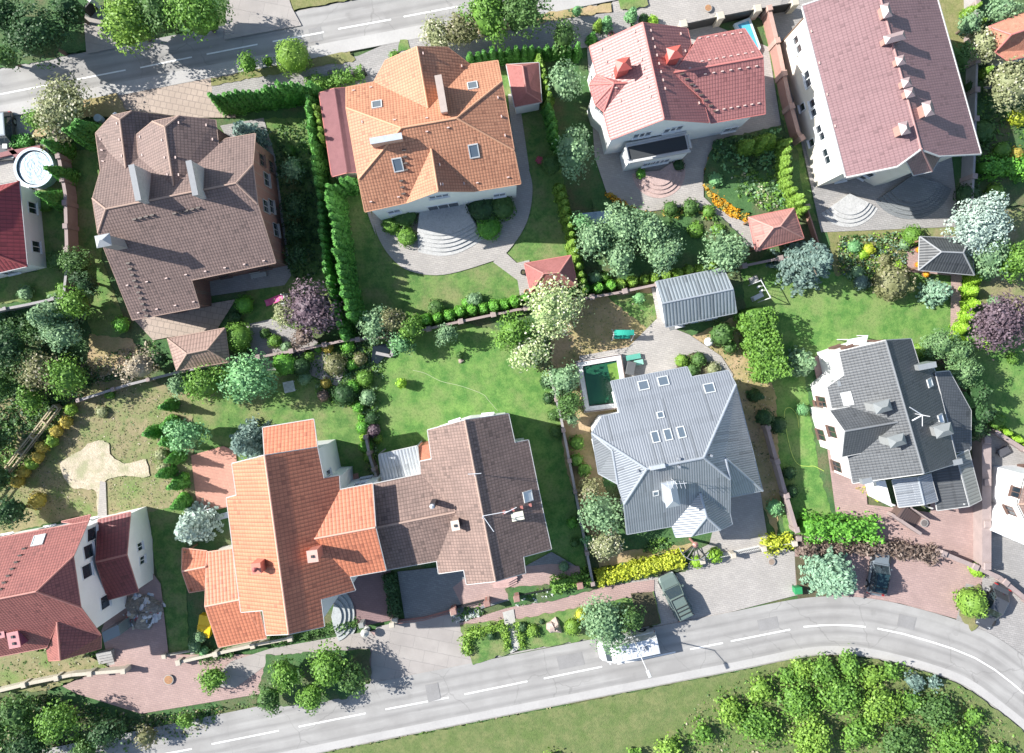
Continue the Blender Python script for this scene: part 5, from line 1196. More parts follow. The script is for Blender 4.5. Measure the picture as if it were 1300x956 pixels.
row([(790, 360), (815, 355), (860, 347), (905, 337)], 9, .6, 1.3, 'thuja_lime', 'low round thuja behind the blue-grey shed,', 'the orchard corner', g, base=False, tip=.7)
row([(1001, 180), (1000, 200), (1005, 225), (1013, 245), (1026, 262)], 11, .66, 2.8, 'thuja_lime', 'yellow-green thuja beside the vegetable plot,', 'the white house', g, base=False)
row([(958, 179), (971, 177), (985, 172)], 3, .95, 3.4, 'thuja_lime', 'broad thuja before the red-roofed wing,', 'the white porch', g, base=False)
row([(1247, 352), (1239, 377), (1241, 390), (1237, 403), (1229, 418), (1226, 432)], 6, .85, 1.9, 'lime', 'lime-green conifer beside the pink path,', 'the black pavilion', 'lime conifers by the pavilion path', name='conifer', cat='conifer', base=False, jit=0)
row([(1246, 4), (1250, 16), (1252, 28), (1254, 66), (1261, 85)], 5, .62, 2.8, 'thuja_lime', 'slender bright thuja before the rough orange roof,', 'the frame edge', g, base=False, jit=0)
row([(203, 517), (205, 541), (180, 552), (209, 566), (213, 591), (197, 606), (216, 618), (219, 644)], 8, .8, 3.0, 'thuja', 'dark clipped thuja by the dry lawn,', 'the bare tree', g, base=False, jit=0)
row([(1272, 548), (1285, 556), (1300, 567), (1314, 575)], 4, .5, 1.4, 'lime', 'small lime conifer along the pink kerb,', 'the dark house', 'lime conifers by the pavilion path', name='conifer', cat='conifer', jit=0)
# ---------------------------------------------------------------- single shrubs (ball forms)
gb = 'rounded garden shrubs'
def ball(px, py, r, mat, label, h=None, leaf=.13, kind='ball', name='shrub', cat='shrub', zf=.7, **kw):
    R_ = r * 13 / 169; tree(px, py, r, h or R_ * 1.7, kind, mat, label, name, cat, None, leaf=leaf, zf=zf, **kw)
for a in [
 (403, 442, 6, 'ball', 'small green ball shrub touching the gold-topped one by the pink wall'), (415, 441, 8, 'gold', 'gold-topped ball shrub under the purple tree'),
 (441, 439, 9, 'ball', 'ball shrub at the foot of the double thuja row'), (446, 463, 8, 'ball', 'ball shrub beside the pinkish heather clump'),
 (424, 463, 15, 'olive', 'wide olive domed shrub above the triangular path bed'), (447, 491, 9, 'ball', 'ball shrub just below the triangular bed'),
 (436, 501, 15, 'deep', 'large glossy dark green ball shrub under the triangular bed'), (456, 456, 9, 'olive', 'pinkish tufted shrub by the dark rock pond'),
 (462, 480, 11, 'bright', 'bushy bright shrub bordering the green lawn below the rock pond'), (466, 505, 11, 'grey', 'pale tangled shrub bordering the green lawn'),
 (454, 517, 8, 'ball', 'dark ball shrub opposite the pale tangled one'), (472, 531, 9, 'deep', 'dark shrub with rusty flowers near the fence start'),
 (458, 530, 5, 'ball', 'smallest ball shrub in the line beside the bare soil patch'), (460, 543, 9, 'ball', 'rounded shrub where the house shadow begins'),
 (474, 547, 9, 'purple', 'blackish shrub against the fence end'), (462, 556, 6, 'lime', 'pale lime ball shrub against the pink fence'),
 (464, 568, 9, 'ball', 'half-lit ball shrub midway along the pink fence'), (468, 581, 7, 'thuja_lime', 'last light ball shrub by the pink fence before the post'),
 (479, 557, 6, 'thuja_lime', 'light ball shrub on the far side of the pink fence'), (413, 487, 7, 'gold', 'ochre spiky shrub by the triangular path bed'),
 (391, 452, 8, 'bright', 'feathery bright shrub under the pink wall'), (386, 480, 9, 'grey', 'sage shrub beside the white lattice table'), (410, 503, 8, 'rust', 'reddish grassy shrub above the dry patch'),
 (360, 462, 16, 'ball', 'large vivid ball shrub right of the walnut crown'), (382, 465, 13, 'deep', 'shaded dark ball shrub next to the vivid one'),
 (309, 386, 12, 'ball', 'round shrub in the shade near the pink slide'), (297, 403, 9, 'deep', 'shaded round shrub by the terrace corner'), (152, 412, 11, 'ball', 'ball shrub at the tan terrace corner of the brown house'),
 (300, 428, 19, 'bright', 'yellowish dense bush beside the brown pavilion', 2.6), (348, 433, 9, 'bright', 'feathery shrub in the stone bed by the purple tree'), (336, 423, 7, 'green', 'small shrub at the stone bed edge'), (363, 441, 8, 'grey', 'grey-green shrub below the purple tree by the wall'),
 (701, 207, 13, 'green', 'big round bush at the bend of the thuja strip', 2.6), (885, 714, 8, 'lime', 'small lime ball by the villa drive'), (909, 706, 10, 'lime', 'larger lime ball by the villa gate'),
 (985, 645, 11, 'mint', 'pale mint ball beside the pink fence post'), (989, 540, 12, 'deep', 'dark ball shrub beside the curled hose'), (1003, 601, 9, 'deep', 'dark round shrub behind the hose loop end'), (1006, 624, 9, 'deep', 'lower dark round shrub on the shaded lawn'),
 (1136, 358, 25, 'olive', 'broad olive dome shrub on the lawn edge before the black pavilion', 2.8, .2), (818, 23, 7, 'deep', 'dark little cone by the entrance path'), (829, 26, 8, 'lime', 'lime little bush by the entrance path'),
 (1242, 724, 10, 'lime', 'flat lime shrub in the verge tip'), (1238, 768, 19, 'thuja_lime', 'round-headed small tree half hiding the black car', 3.2, .19), (1086, 313, 9, 'mint', 'mint cushion shrub in the rock border', 1.0), (1104, 316, 8, 'yellow', 'yellow shrub in the rock border', .9), (1097, 322, 7, 'lime', 'lime cushion in the rock border', .7),
 (1143, 340, 8, 'lime', 'bright yellow-green shrub by the pavilion terrace', 1.0), (1160, 298, 13, 'bright', 'loose green shrub above the black pavilion', 1.6), (1124, 330, 9, 'olive', 'bronze tufted shrub in the rock border', .8), (1150, 310, 8, 'grey', 'silvery cushion by the pavilion', .8),
 (1120, 352, 8, 'spruce', 'blue cushion shrub beside the olive dome', .9), (1095, 358, 10, 'spruce', 'blue-lilac flowering shrub at the shaded bed', 1.0), (1090, 345, 9, 'grey', 'lilac tuft in the shaded bed', .8),
 (253, 809, 8, 'grey', 'pale round bush by the yellow container', 1.6), (246, 822, 8, 'grey', 'pale bush on the low front wall', 1.6), (258, 828, 7, 'mint', 'small mint bush by the front wall post', 1.1),
 (624, 808, 6, 'deep', 'little dark conifer in the small hedged plot', 1.0), (664, 797, 7, 'deep', 'dark bluish shrub behind the narrow path', 1.0), (676, 802, 9, 'thuja_lime', 'brownish-lime shrub in front of the boulder', 1.0), (688, 790, 4, 'deep', 'tiny dark shrub in front of the boulder', .6), (727, 797, 11, 'thuja_lime', 'lime-tipped shrub beyond the boulder', 1.3), (738, 781, 8, 'yellow', 'yellow-leaved shrub under the large kerbside tree', .9),
 (693, 485, 8, 'deep', 'dark shrub at the lawn side of the long fence', 1.3), (697, 506, 8, 'deep', 'second dark shrub at the lawn side of the long fence', 1.3), (703, 527, 8, 'green', 'green shrub by the brick fence post', 1.2), (706, 548, 9, 'green', 'low green shrub where the lawn meets the fence shade', 1.0),
 (733, 563, 10, 'bright', 'uppermost bright bush between fence and grey villa', 1.5, .2), (732, 585, 9, 'bright', 'middle bright bush between fence and grey villa', 1.4, .2), (742, 597, 9, 'bright', 'lowest bright bush between fence and grey villa', 1.5, .2),
 (727, 664, 7, 'ball', 'round shrub in the shaded strip below the long fence', 1.0), (730, 690, 6, 'green', 'small round shrub in the shade beside the long fence', .8), (716, 720, 7, 'grey', 'spiky palm-like shrub in the shaded lawn', .8),
 (45, 636, 11, 'gold', 'lone golden shrub on the rough grass', 1.8, .18), (203, 578, 9, 'pale', 'pale flowering shrub at the sandy path end', 1.4, .18), (207, 595, 10, 'pale', 'second pale flowering shrub beside the dark thujas', 1.4, .18),
 (509, 487, 7, 'lime', 'yellow-green sapling casting a shadow on the lawn', 1.6, .16), (583, 451, 5, 'green', 'tiny shrub with a stone on the open lawn', .8), (553, 390, 11, 'green', 'dark shrub at the lower edge of the orange house lawn', 1.3), (602, 381, 11, 'grey', 'fan-shaped grey shrub at the lower lawn edge', 1.2), (592, 384, 7, 'ball', 'ball by the fan-shaped shrub', 1.0), (685, 203, 5, 'pinkf', 'pink flowering clump on the shaded lawn', .6, .1),
 (540, 256, 12, 'green', 'dark bush beside the curved stair of the orange-roofed house', 1.6) if False else (513, 272, 17, 'green', 'dark bush at the shaded side of the curved stair', 1.8, .18), (516, 300, 13, 'bright', 'lit clipped bush at the foot of the curved stair', 1.4), (496, 284, 13, 'bright', 'light bush outside the curved path', 1.1),
 (612, 263, 20, 'deep', 'glossy dark bush under the white gable wall', 2.0, .18), (637, 262, 18, 'green', 'dark bush beside the grey path bend', 1.8, .18), (620, 288, 17, 'ball', 'clipped bush on the far side of the curved stair', 1.4), (366, 191, 8, 'green', 'shrub in the lit corner of the walled garden', 1.2), (275, 172, 7, 'mint', 'mint shrub by the brown roof notch', 1.0),
 (909, 227, 10, 'mint', 'round mint bush at the vegetable plot tip', 1.3, .2), (878, 262, 11, 'green', 'leafy bush with yellow flowers below the curved paving', 1.4, .2), (900, 268, 9, 'bright', 'bright bush beside the narrow garden path', 1.0, .2), (852, 264, 10, 'green', 'spiky green bush at the paving edge', 1.4, .2), (884, 292, 11, 'bright', 'bright low bush on the small lawn', .9, .18), (872, 240, 1, 'deep', 'x') if False else (912, 291, 9, 'bright', 'bright bush along the garden path', 1.0, .18),
 (912, 242, 1, 'x', 'x') if False else (814, 367 - 180 + 33, 7, 'ball', 'small round bush at the porch corner', .8),
 (862, 209, 8, 'deep', 'dark ivy bush by the porch steps', .9), (888, 456, 10, 'green', 'leafy bush in the bed behind the villa', 1.3, .18), (866, 458, 9, 'thuja_lime', 'rounded lime bush at the bed end behind the villa', 1.1), (906, 468, 9, 'pale', 'cream and rose bush by the villa eave', 1.0), (880, 470, 9, 'green', 'dark leafy bush against the villa eave', 1.1),
 (918, 424, 16, 'green', 'round bush beside the blue-grey shed', 2.4, .22), (928, 441, 9, 'green', 'low side bush below the round one near the shed', 1.4, .2), (1020, 520, 8, 'mint', 'spiky small bush on the pink terrace edge', .9), (812, 378, 8, 'mint', 'young shrub in the shaded corner by the shed path', 1.2, .18),
 (1197, 455, 8, 'rust', 'reddish shrub under the pines', 1.0), (1168, 445, 10, 'thuja_lime', 'lime bush by the dark roof edge', 1.4), (1255, 435, 8, 'lime', 'lime shrub under the purple plum', 1.0), (1288, 455, 8, 'bright', 'bright shrub on the far lawn', 1.0), (1268, 535, 10, 'bright', 'leafy bright bush above the pink kerb', 1.3, .18), (1275, 510, 1, 'x', 'x') if False else (1266, 244, 12, 'thuja_lime', 'loose lime shrub above the silvery spruce', 1.8, .2),
 (1232, 247, 15, 'deep', 'dark shrub between the wall and the silvery spruce', 2.2, .2), (1252, 345, 12, 'mint', 'mint shrub beside the black pavilion', 1.6, .18), (1265, 398 - 14, 9, 'grey', 'grey shrub touching the purple plum', 1.4, .16), (1296, 148, 12, 'yellow', 'yellow shrub at the frame edge', 1.6, .2), (1275, 190, 12, 'bright', 'yellow-green shrub in the shaded upper garden', 1.4, .2), (1293, 195, 10, 'gold', 'golden shrub at the frame edge below the yellow one', 1.4, .2),
 (1240, 110, 12, 'deep', 'dark shrub behind the leaning wall posts', 1.8, .2), (1250, 165, 16, 'green', 'shaded green shrub in the upper garden', 1.6, .2), (756, 352, 9, 'grey', 'sage shrub at the orchard corner', 1.2, .18), (768, 351, 7, 'bright', 'small bright shrub at the orchard edge', .9),
 (30, 372, 10, 'grey', 'grey shrub below the deep red roof', 1.3, .2), (80, 366, 10, 'bright', 'bright shrub at the wall corner', 1.1), (70, 330, 12, 'green', 'shrub against the pink wall by the shaded lawn', 1.6), (57, 262, 7, 'bright', 'low bright shrub near the round pool', .8),
 (138, 500, 7, 'bright', 'low bright plant under the thin wall', .6), (128, 523, 8, 'pale', 'dry tuft on the rough grass', .7), (420, 120, 1, 'x', 'x') if False else (500, 70, 7, 'bright', 'shrub at the orange eave by the driveway', 1.0)]:
    ball(a[0], a[1], a[2], a[3], a[4], *(a[5:6] or (None,)), **({'leaf': a[6]} if len(a) > 6 else {}))
i_ = 0
for (x, y), l in zip(((88, 520), (82, 536), (70, 548), (64, 560), (52, 568), (46, 580), (38, 590), (28, 600), (20, 612)), ORD):
    ball(x, y, 8, 'gold' if i_ % 3 else 'thuja_lime', l + ' autumn-gold shrub along the wooden rail fence from its upper end', 1.5, .17); i_ += 1
for (x, y), m, l in zip(((219, 532), (227, 581), (233, 605), (232, 630)), ('ball',) * 4, ORD): ball(x, y, 6, m, l + ' low green ball between the dark thujas, counted from the bare tree', .9)
# ---------------------------------------------------------------- trees
for a in [
 (47, 45, 38, 8, 'broad', 'deep', 'large dark green tree at the upper corner beside the road'), (8, 20, 26, 7, 'broad', 'deep', 'dark tree cut off by the frame corner'), (88, 12, 22, 6, 'broad', 'deep', 'dark tree beside the black gate'), (5, 72, 18, 4.5, 'broad', 'green', 'low shaded tree at the frame edge by the road'),
 (163, 28, 36, 7.5, 'broad', 'thuja_lime', 'golden-green dense round tree overhanging the upper road'), (200, 18, 30, 7, 'broad', 'green', 'middle tree of the trio overhanging the upper road'), (250, 16, 36, 7.5, 'broad', 'bright', 'bright green tree at the end of the trio by the shop drive'),
 (78, 138, 38, 4.5, 'broad', 'pale', 'wide pale-tipped shrubby tree between the road and the brown house'), (47, 152, 17, 3, 'broad', 'bright', 'small green tree merging with the pale-tipped one'),
 (314, 80, 14, 3.4, 'broad', 'bright', 'small leafy tree on the verge strip'), (340, 78, 7, 2.4, 'broad', 'bright', 'thin young sapling on the verge strip'), (370, 70, 22, 4, 'ball', 'thuja_lime', 'round-headed tree on the verge strip'),
 (620, 18, 34, 6, 'broad', 'bright', 'leafy tree over the shaded pavement nearest the orange house'), (662, 14, 32, 6.5, 'broad', 'green', 'darker leafy tree beside it over the pavement'), (588, 38, 26, 4.5, 'broad', 'olive', 'brown-tinged tree at the kerb above the orange roof'), (556, 44, 22, 4, 'broad', 'pale', 'reddish pale shrubby tree touching the road'),
 (716, 45, 20, 4.5, 'broad', 'green', 'green tree rising from the thuja corner'), (732, 14, 8, 2.4, 'broad', 'mint', 'small dark tree on the verge near the entrance'), (717, 104, 23, 6, 'broad', 'grey', 'silvery pear-shaped tree beside the white house'), (728, 192, 29, 6.5, 'broad', 'grey', 'large silvery tree below the pear-shaped one'),
 (771, 27, 9, 2.6, 'conifer', 'mint', 'small mint cone by the entrance rockery'), (803, 16, 8, 2.6, 'conifer', 'mint', 'small cone on the entrance verge'), (760, 30, 7, 2.2, 'column', 'thuja_lime', 'thin thuja by the red flowers'), (752, 47, 8, 2.4, 'column', 'thuja', 'stout thuja by the red flowers'),
 (752, 302, 24, 4.6, 'broad', 'grey', 'outermost silvery orchard tree beside the clipped thujas'), (791, 285, 28, 5.0, 'broad', 'grey', 'tall silvery orchard tree below the curved paving'), (787, 326, 24, 4.2, 'broad', 'grey', 'darker orchard tree above the low thujas'), (822, 292, 26, 5, 'broad', 'grey', 'orchard tree near the yellow border'), (842, 322, 27, 4.6, 'broad', 'grey', 'orchard tree overhanging the shed roof'), (740, 282, 14, 3.6, 'broad', 'mint', 'slim orchard tree by the covered woodpile'),
 (922, 318, 29, 5, 'broad', 'grey', 'silvery tree beside the pink-roofed pavilion'), (1036, 331, 34, 8, 'conifer', 'spruce', 'big blue-green spruce on the lawn edge'), (1195, 370, 18, 3.6, 'conifer', 'teal', 'compact turquoise conifer beside the pink path'),
 (1270, 410, 37, 5.5, 'broad', 'purple', 'large purple plum by the far lawn'), (395, 392, 34, 6, 'broad', 'purple', 'purple-leaved tree by the double thuja row'), (366, 398, 20, 4.5, 'broad', 'pale', 'pale tree leaning against the purple one'), (385, 428, 16, 3.4, 'broad', 'rust', 'bronze shrubby tree below the purple one'),
 (1256, 322, 25, 4.5, 'broad', 'grey', 'light green tree beside the silvery spruce'), (1290, 332, 24, 4.8, 'broad', 'bright', 'green tree at the frame edge below the silvery spruce'), (1192, 437, 22, 5, 'broad', 'pine', 'flat-topped pine behind the dark roof'), (1216, 448, 18, 5, 'broad', 'pine', 'second flat-topped pine, nearest the lime conifers'), (1222, 470, 22, 5, 'broad', 'pine', 'widest flat-topped pine by the lean-to roof'), (1243, 497, 13, 5, 'broad', 'deep', 'dark narrow tree at the far lawn edge'), (1248, 525, 14, 5, 'broad', 'deep', 'dark tree by the lean-to roof corner'), (1240, 548, 12, 4, 'broad', 'deep', 'lower dark tree by the pink side path'),
 (1284, 108, 32, 5, 'broad', 'pale', 'broad pale tree at the frame edge below the rough orange roof'), (1250, 56, 22, 4, 'broad', 'pale', 'pale shrubby tree before the rough orange roof'), (1232, 30, 16, 4, 'broad', 'grey', 'silver-green tree at the wall end'), (1275, 14, 22, 4, 'broad', 'grey', 'bluish tree behind the rough orange roof'), (1218, 72, 17, 4.5, 'broad', 'green', 'shaded tree between the long building and the wall'),
 (97, 332, 20, 4, 'broad', 'green', 'green tree beside the pink wall and brown roof'), (108, 358, 19, 4, 'broad', 'deep', 'dark tree below it beside the brown roof'), (95, 386, 22, 4.4, 'broad', 'bright', 'bright tree in the clump beside the brown roof'), (55, 402, 27, 6, 'conifer', 'grey', 'spiky light conifer crossing the thin wall'), (78, 425, 24, 5, 'broad', 'grey', 'light tree with bare twigs below the spiky conifer'), (52, 470, 25, 4.5, 'broad', 'olive', 'brownish tree above the wooden rail fence'), (86, 478, 26, 5, 'broad', 'bright', 'vivid green tree above the wooden rail fence'), (38, 508, 18, 3.6, 'broad', 'bright', 'light bush-like tree at the fence top'),
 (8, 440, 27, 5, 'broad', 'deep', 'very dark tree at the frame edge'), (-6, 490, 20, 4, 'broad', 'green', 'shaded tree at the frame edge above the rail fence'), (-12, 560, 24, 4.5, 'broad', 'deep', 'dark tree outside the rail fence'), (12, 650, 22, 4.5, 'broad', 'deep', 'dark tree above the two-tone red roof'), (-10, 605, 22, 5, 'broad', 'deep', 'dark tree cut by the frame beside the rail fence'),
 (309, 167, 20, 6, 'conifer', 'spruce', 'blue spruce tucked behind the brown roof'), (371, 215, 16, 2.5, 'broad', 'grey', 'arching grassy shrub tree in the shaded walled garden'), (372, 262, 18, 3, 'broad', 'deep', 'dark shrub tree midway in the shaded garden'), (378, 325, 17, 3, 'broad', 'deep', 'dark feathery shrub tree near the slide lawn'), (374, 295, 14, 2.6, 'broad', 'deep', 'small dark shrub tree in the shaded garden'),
 (176, 466, 23, 4.5, 'broad', 'dry', 'bare greyish tree beside the thin wall'), (203, 456, 12, 3, 'broad', 'deep', 'dark little tree against the brown pavilion'), (226, 490, 15, 3.4, 'broad', 'grey', 'silvery little tree below the brown pavilion'), (262, 486, 26, 5, 'broad', 'bright', 'lush tree under the brown pavilion eave'), (315, 480, 34, 6, 'broad', 'mint', 'big mint-green walnut tree'), (235, 552, 25, 5, 'broad', 'mint', 'mint-leaved tree above the salmon terrace'),
 (309, 563, 27, 6.5, 'conifer', 'spruce', 'dark blue spruce by the orange roof corner'), (240, 672, 25, 6, 'conifer', 'silver', 'round silver-blue spruce above the small canopy'),
 (476, 412, 22, 4.4, 'broad', 'grey', 'sage tree where the double thuja row ends'), (496, 408, 20, 4.4, 'broad', 'olive', 'yellowish tree next to the sage one'), (520, 416, 20, 4, 'broad', 'bright', 'bright sumac by the garden wall'), (508, 436, 17, 3.6, 'broad', 'mint', 'mint sumac over the green lawn'), (566, 424, 15, 3.6, 'broad', 'grey', 'small silvery tree under the low dark wall'),
 (702, 392, 37, 6.5, 'broad', 'blossom', 'cream-flowering tree by the red gazebo'), (652, 422, 25, 5, 'broad', 'bright', 'bright tree beside the cream-flowering one'), (672, 448, 25, 4.6, 'broad', 'blossom', 'pale green tree hanging over the lawn corner'), (716, 482, 23, 4.6, 'broad', 'grey', 'grey-green tree beside the rectangular pool'), (722, 512, 20, 4.2, 'broad', 'green', 'green tree below it at the pool corner'), (690, 462, 12, 3, 'broad', 'olive', 'yellowish shrubby tree at the fence top'), (726, 532, 10, 3, 'broad', 'grey', 'low grey tree under the pool corner'),
 (750, 622, 17, 3.4, 'broad', 'olive', 'copper-tinged tree beside the villa bay'), (763, 652, 27, 5.2, 'broad', 'grey', 'large silvery tree beside the villa'), (770, 692, 21, 4.2, 'broad', 'pale', 'pale tree behind the yellow hedge'), (748, 686, 9, 2.6, 'broad', 'mint', 'slim mint tree by the fence end'),
 (1024, 461, 18, 4.5, 'conifer', 'grey', 'half-lit pale conifer near the white annex'), (963, 503, 9, 3, 'column', 'deep', 'dark columnar conifer under the big lime hedge'), (971, 530, 11, 2.6, 'ball', 'deep', 'dark round conifer at the fence start'),
 (768, 790, 33, 6.2, 'broad', 'grey', 'large kerbside tree shading the white van'), (799, 784, 20, 5.6, 'broad', 'green', 'darker crown beside the white van'), (1065, 736, 31, 6.5, 'conifer', 'teal', 'wide turquoise spruce by the drive'),
 (362, 857, 22, 4.2, 'broad', 'bright', 'bright tree in the pavement island'), (417, 846, 27, 4.8, 'broad', 'bright', 'biggest bright tree in the pavement island'), (447, 858, 22, 4, 'broad', 'green', 'darker tree at the island end'), (270, 862, 18, 2.6, 'broad', 'bright', 'low leafy tree at the pink pavement'), (340, 888, 20, 4, 'broad', 'green', 'tree at the island corner near the road'), (395, 885, 20, 4, 'broad', 'bright', 'roadside tree under the biggest one')]:
    kw = {}
    if a[5] == 'pine': kw = dict(loose=.12, leaf=.16, dens=1.2)
    if a[5] in ('dry',): kw = dict(dens=.55, loose=.5, ragged=.3, leaf=.2)
    if a[5] in ('pale', 'olive', 'blossom'): kw = dict(loose=.45, ragged=.22)
    if a[4] == 'conifer': kw['droop'] = .18 if a[5] != 'spruce' else .28
    if a[6].startswith(('round silver', 'wide turq', 'compact')): kw['power'] = .55
    tree(*a[:6], a[6], **kw)
tree(1243, 286, 38, 5.5, 'broad', 'silver', 'elongated silver spruce cluster between the walls and the black pavilion', 'spruce', 'spruce', leaf=.2, sq=(1.12, .5), loose=.15, lobes=34)
bed([(-30, 530), (60, 500), (180, 490), (240, 505), (240, 650), (100, 650), (-30, 680)], ['olive', 'green', 'dry'], 'rough tufts over the dry lawn', 'grass_tufts', .07, .13, 3, clump=.35)
bed([(715, 390), (830, 375), (830, 440), (800, 470), (720, 470)], ['dry', 'olive', 'green'], 'rough tufts on the parched grass', 'grass_tufts', .08, .13, 4, clump=.3)
bed([(880, 430), (940, 405), (985, 500), (985, 660), (940, 520)], ['dry', 'olive', 'deep'], 'rough tufts beside the villa', 'grass_tufts', .10, .14, 5, clump=.3)
bed([(250, 890), (660, 905), (870, 868), (1010, 838), (1210, 862), (1290, 940), (1290, 970), (-20, 990)], ['olive', 'dry', 'green', 'bright'], 'mixed tufts on the rough bank', 'grass_tufts', .12, .16, 3, clump=.4)
# ---------------------------------------------------------------- hedges and beds
hedge([(949, 396), (957, 430), (972, 478)], 2.5, 3.6, 'bright', 'huge bright loaf-shaped conifer hedge between villa and lawn', leaf=.2, rough=.3)
hedge([(1015, 667), (1108, 669)], 1.9, 1.9, 'ball', 'thick glossy green hedge at the bottom of the dark house lawn', leaf=.22, rough=.45)
hedge([(1010, 692), (1100, 691), (1182, 702)], 1.15, 1.0, 'rust', 'long bronze spiky hedge behind the parked blue car', leaf=.18, rough=.35, spiky=.45, dens=.9)
hedge([(757, 732), (815, 718), (866, 706)], 1.25, 1.1, 'yellow', 'long yellow hedge above the villa drive', leaf=.18, rough=.22)
hedge([(966, 692), (1002, 684)], 1.2, 1.0, 'yellow', 'short yellow hedge by the bronze spiky one', leaf=.2, rough=.4)
hedge([(700, 741), (748, 730)], 1.1, 1.0, 'bright', 'trimmed green hedge at the end of the long fence', leaf=.18, rough=.3)
hedge([(495, 727), (503, 778)], 1.0, 1.1, 'deep', 'dark shaded hedge between the two driveways', leaf=.16)
hedge([(345, 811), (455, 789)], .7, .6, 'green', 'low ivy hedge along the front wall of the orange roof', leaf=.16, rough=.3)
hedge([(256, 834), (297, 826)], .8, .5, 'green', 'short ivy hedge on the front wall corner', leaf=.16, rough=.3)
hedge([(592, 804), (640, 792), (646, 822)], .7, .7, 'thuja_lime', 'angled lime hedge round the small square plot', leaf=.16, rough=.3)
hedge([(590, 806), (596, 828)], .7, .7, 'thuja_lime', 'short lime hedge closing the small square plot', leaf=.16, rough=.3)
hedge([(657, 788), (664, 820)], .6, .6, 'thuja_lime', 'narrow lime hedge beside the concrete path', leaf=.16, rough=.3)
hedge([(392, 112), (430, 104), (462, 96)], 1.2, 1.0, 'bright', 'loose bright hedge between the pavement and the plum lean-to', leaf=.18, rough=.45)
hedge([(20, 183), (43, 180)], 1.1, .9, 'thuja', 'small clipped box hedge in a kerbed bed by the parked car', leaf=.14)
hedge([(1238, 215), (1320, 216)], 1.6, 1.6, 'ball', 'broad hedge in the shaded upper garden reaching the frame edge', leaf=.2, rough=.4)
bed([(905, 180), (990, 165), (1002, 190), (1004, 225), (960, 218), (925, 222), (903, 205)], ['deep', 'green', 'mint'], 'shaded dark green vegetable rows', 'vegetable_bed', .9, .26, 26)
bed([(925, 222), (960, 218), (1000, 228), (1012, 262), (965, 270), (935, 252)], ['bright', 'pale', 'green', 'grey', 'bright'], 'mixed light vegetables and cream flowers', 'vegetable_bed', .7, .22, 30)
bed([(955, 226), (972, 224), (976, 262), (962, 266)], ['pale', 'pale', 'blossom'], 'cream flowering strip', 'flower_bed', .5, .16, 26)
bed([(975, 226), (1000, 228), (1010, 262), (980, 268)], ['mint', 'green'], 'blue-green leafy strip', 'vegetable_bed', .6, .18, 26)
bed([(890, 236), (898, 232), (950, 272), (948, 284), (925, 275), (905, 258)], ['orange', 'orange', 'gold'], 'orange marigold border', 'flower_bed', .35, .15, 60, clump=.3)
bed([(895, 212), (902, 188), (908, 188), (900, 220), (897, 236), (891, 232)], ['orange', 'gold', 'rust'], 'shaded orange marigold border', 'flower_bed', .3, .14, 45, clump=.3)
bed([(765, 246), (772, 243), (815, 268), (832, 268), (832, 275), (810, 277), (785, 262)], ['orange', 'gold', 'yellow'], 'marigold border below the paving', 'flower_bed', .3, .15, 50, clump=.3)
bed([(835, 266), (905, 264), (912, 285), (870, 275), (850, 285)], ['green', 'bright', 'gold', 'green'], 'mixed border below the curved paving', 'flower_bed', .7, .2, 24)
bed([(860, 283), (905, 275), (935, 300), (905, 325), (865, 330)], ['bright', 'green', 'grey'], 'rough planting on the small lawn', 'ground_cover', .35, .18, 12)
bed([(1060, 300), (1160, 292), (1162, 318), (1150, 335), (1125, 345), (1100, 372), (1062, 345)], ['green', 'grey', 'lime', 'olive', 'deep', 'spruce', 'green'], 'rock border planting', 'rock_garden', .45, .18, 18)
bed([(572, 782), (612, 772), (616, 779), (578, 792)], ['green', 'white', 'white'], 'white flowers along the low front fence', 'flower_bed', .4, .14, 50, clump=.3)
bed([(650, 768), (660, 755), (700, 748), (705, 754), (670, 768)], ['green', 'white', 'white', 'bright'], 'white flowers by the garden gate', 'flower_bed', .4, .14, 50, clump=.3)
bed([(582, 772), (610, 765), (613, 774), (582, 783)], ['green', 'bright'], 'green border along the low front fence', 'flower_bed', .45, .16, 36, clump=.3)
bed([(655, 752), (700, 742), (704, 750), (662, 762)], ['green', 'bright'], 'green border behind the white flowers', 'flower_bed', .45, .16, 36, clump=.3)
bed([(748, 60), (770, 35), (782, 40), (775, 55), (755, 68)], ['pinkf', 'deep', 'green'], 'red flowers in the entrance rockery', 'flower_bed', .4, .15, 30)
bed([(400, 445), (470, 430), (490, 440), (478, 600), (466, 600), (452, 520), (430, 515), (400, 500)], ['green', 'deep', 'grey', 'bright'], 'underplanting of the shrub border', 'ground_cover', .35, .17, 14)
bed([(856, 457), (880, 447), (925, 476), (880, 480), (862, 478)], ['thuja_lime', 'green', 'pale', 'rust'], 'mixed bed behind the villa', 'flower_bed', .5, .17, 24)
bed([(820, 685), (850, 680), (852, 700), (835, 706), (815, 700)], ['green', 'deep', 'bright'], 'planting in front of the villa', 'flower_bed', .4, .17, 22)
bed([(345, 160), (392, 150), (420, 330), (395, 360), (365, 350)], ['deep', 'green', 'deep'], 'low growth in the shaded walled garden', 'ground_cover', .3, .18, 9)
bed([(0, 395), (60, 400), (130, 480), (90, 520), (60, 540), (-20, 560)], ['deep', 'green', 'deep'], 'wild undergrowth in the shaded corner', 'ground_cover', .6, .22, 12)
bed([(-40, 560), (80, 500), (95, 520), (20, 620), (-40, 650)], ['green', 'bright', 'deep'], 'wild growth along the rail fence', 'ground_cover', .5, .2, 10)
bed([(10, 820), (120, 820), (140, 845), (60, 875), (-20, 880)], ['green', 'olive', 'bright', 'pale'], 'weedy growth below the red gabled roof', 'ground_cover', .4, .18, 16)
bed([(1200, 100), (1320, 140), (1320, 215), (1230, 210)], ['deep', 'green', 'bright'], 'dense low growth in the shaded upper garden', 'ground_cover', .6, .22, 12)
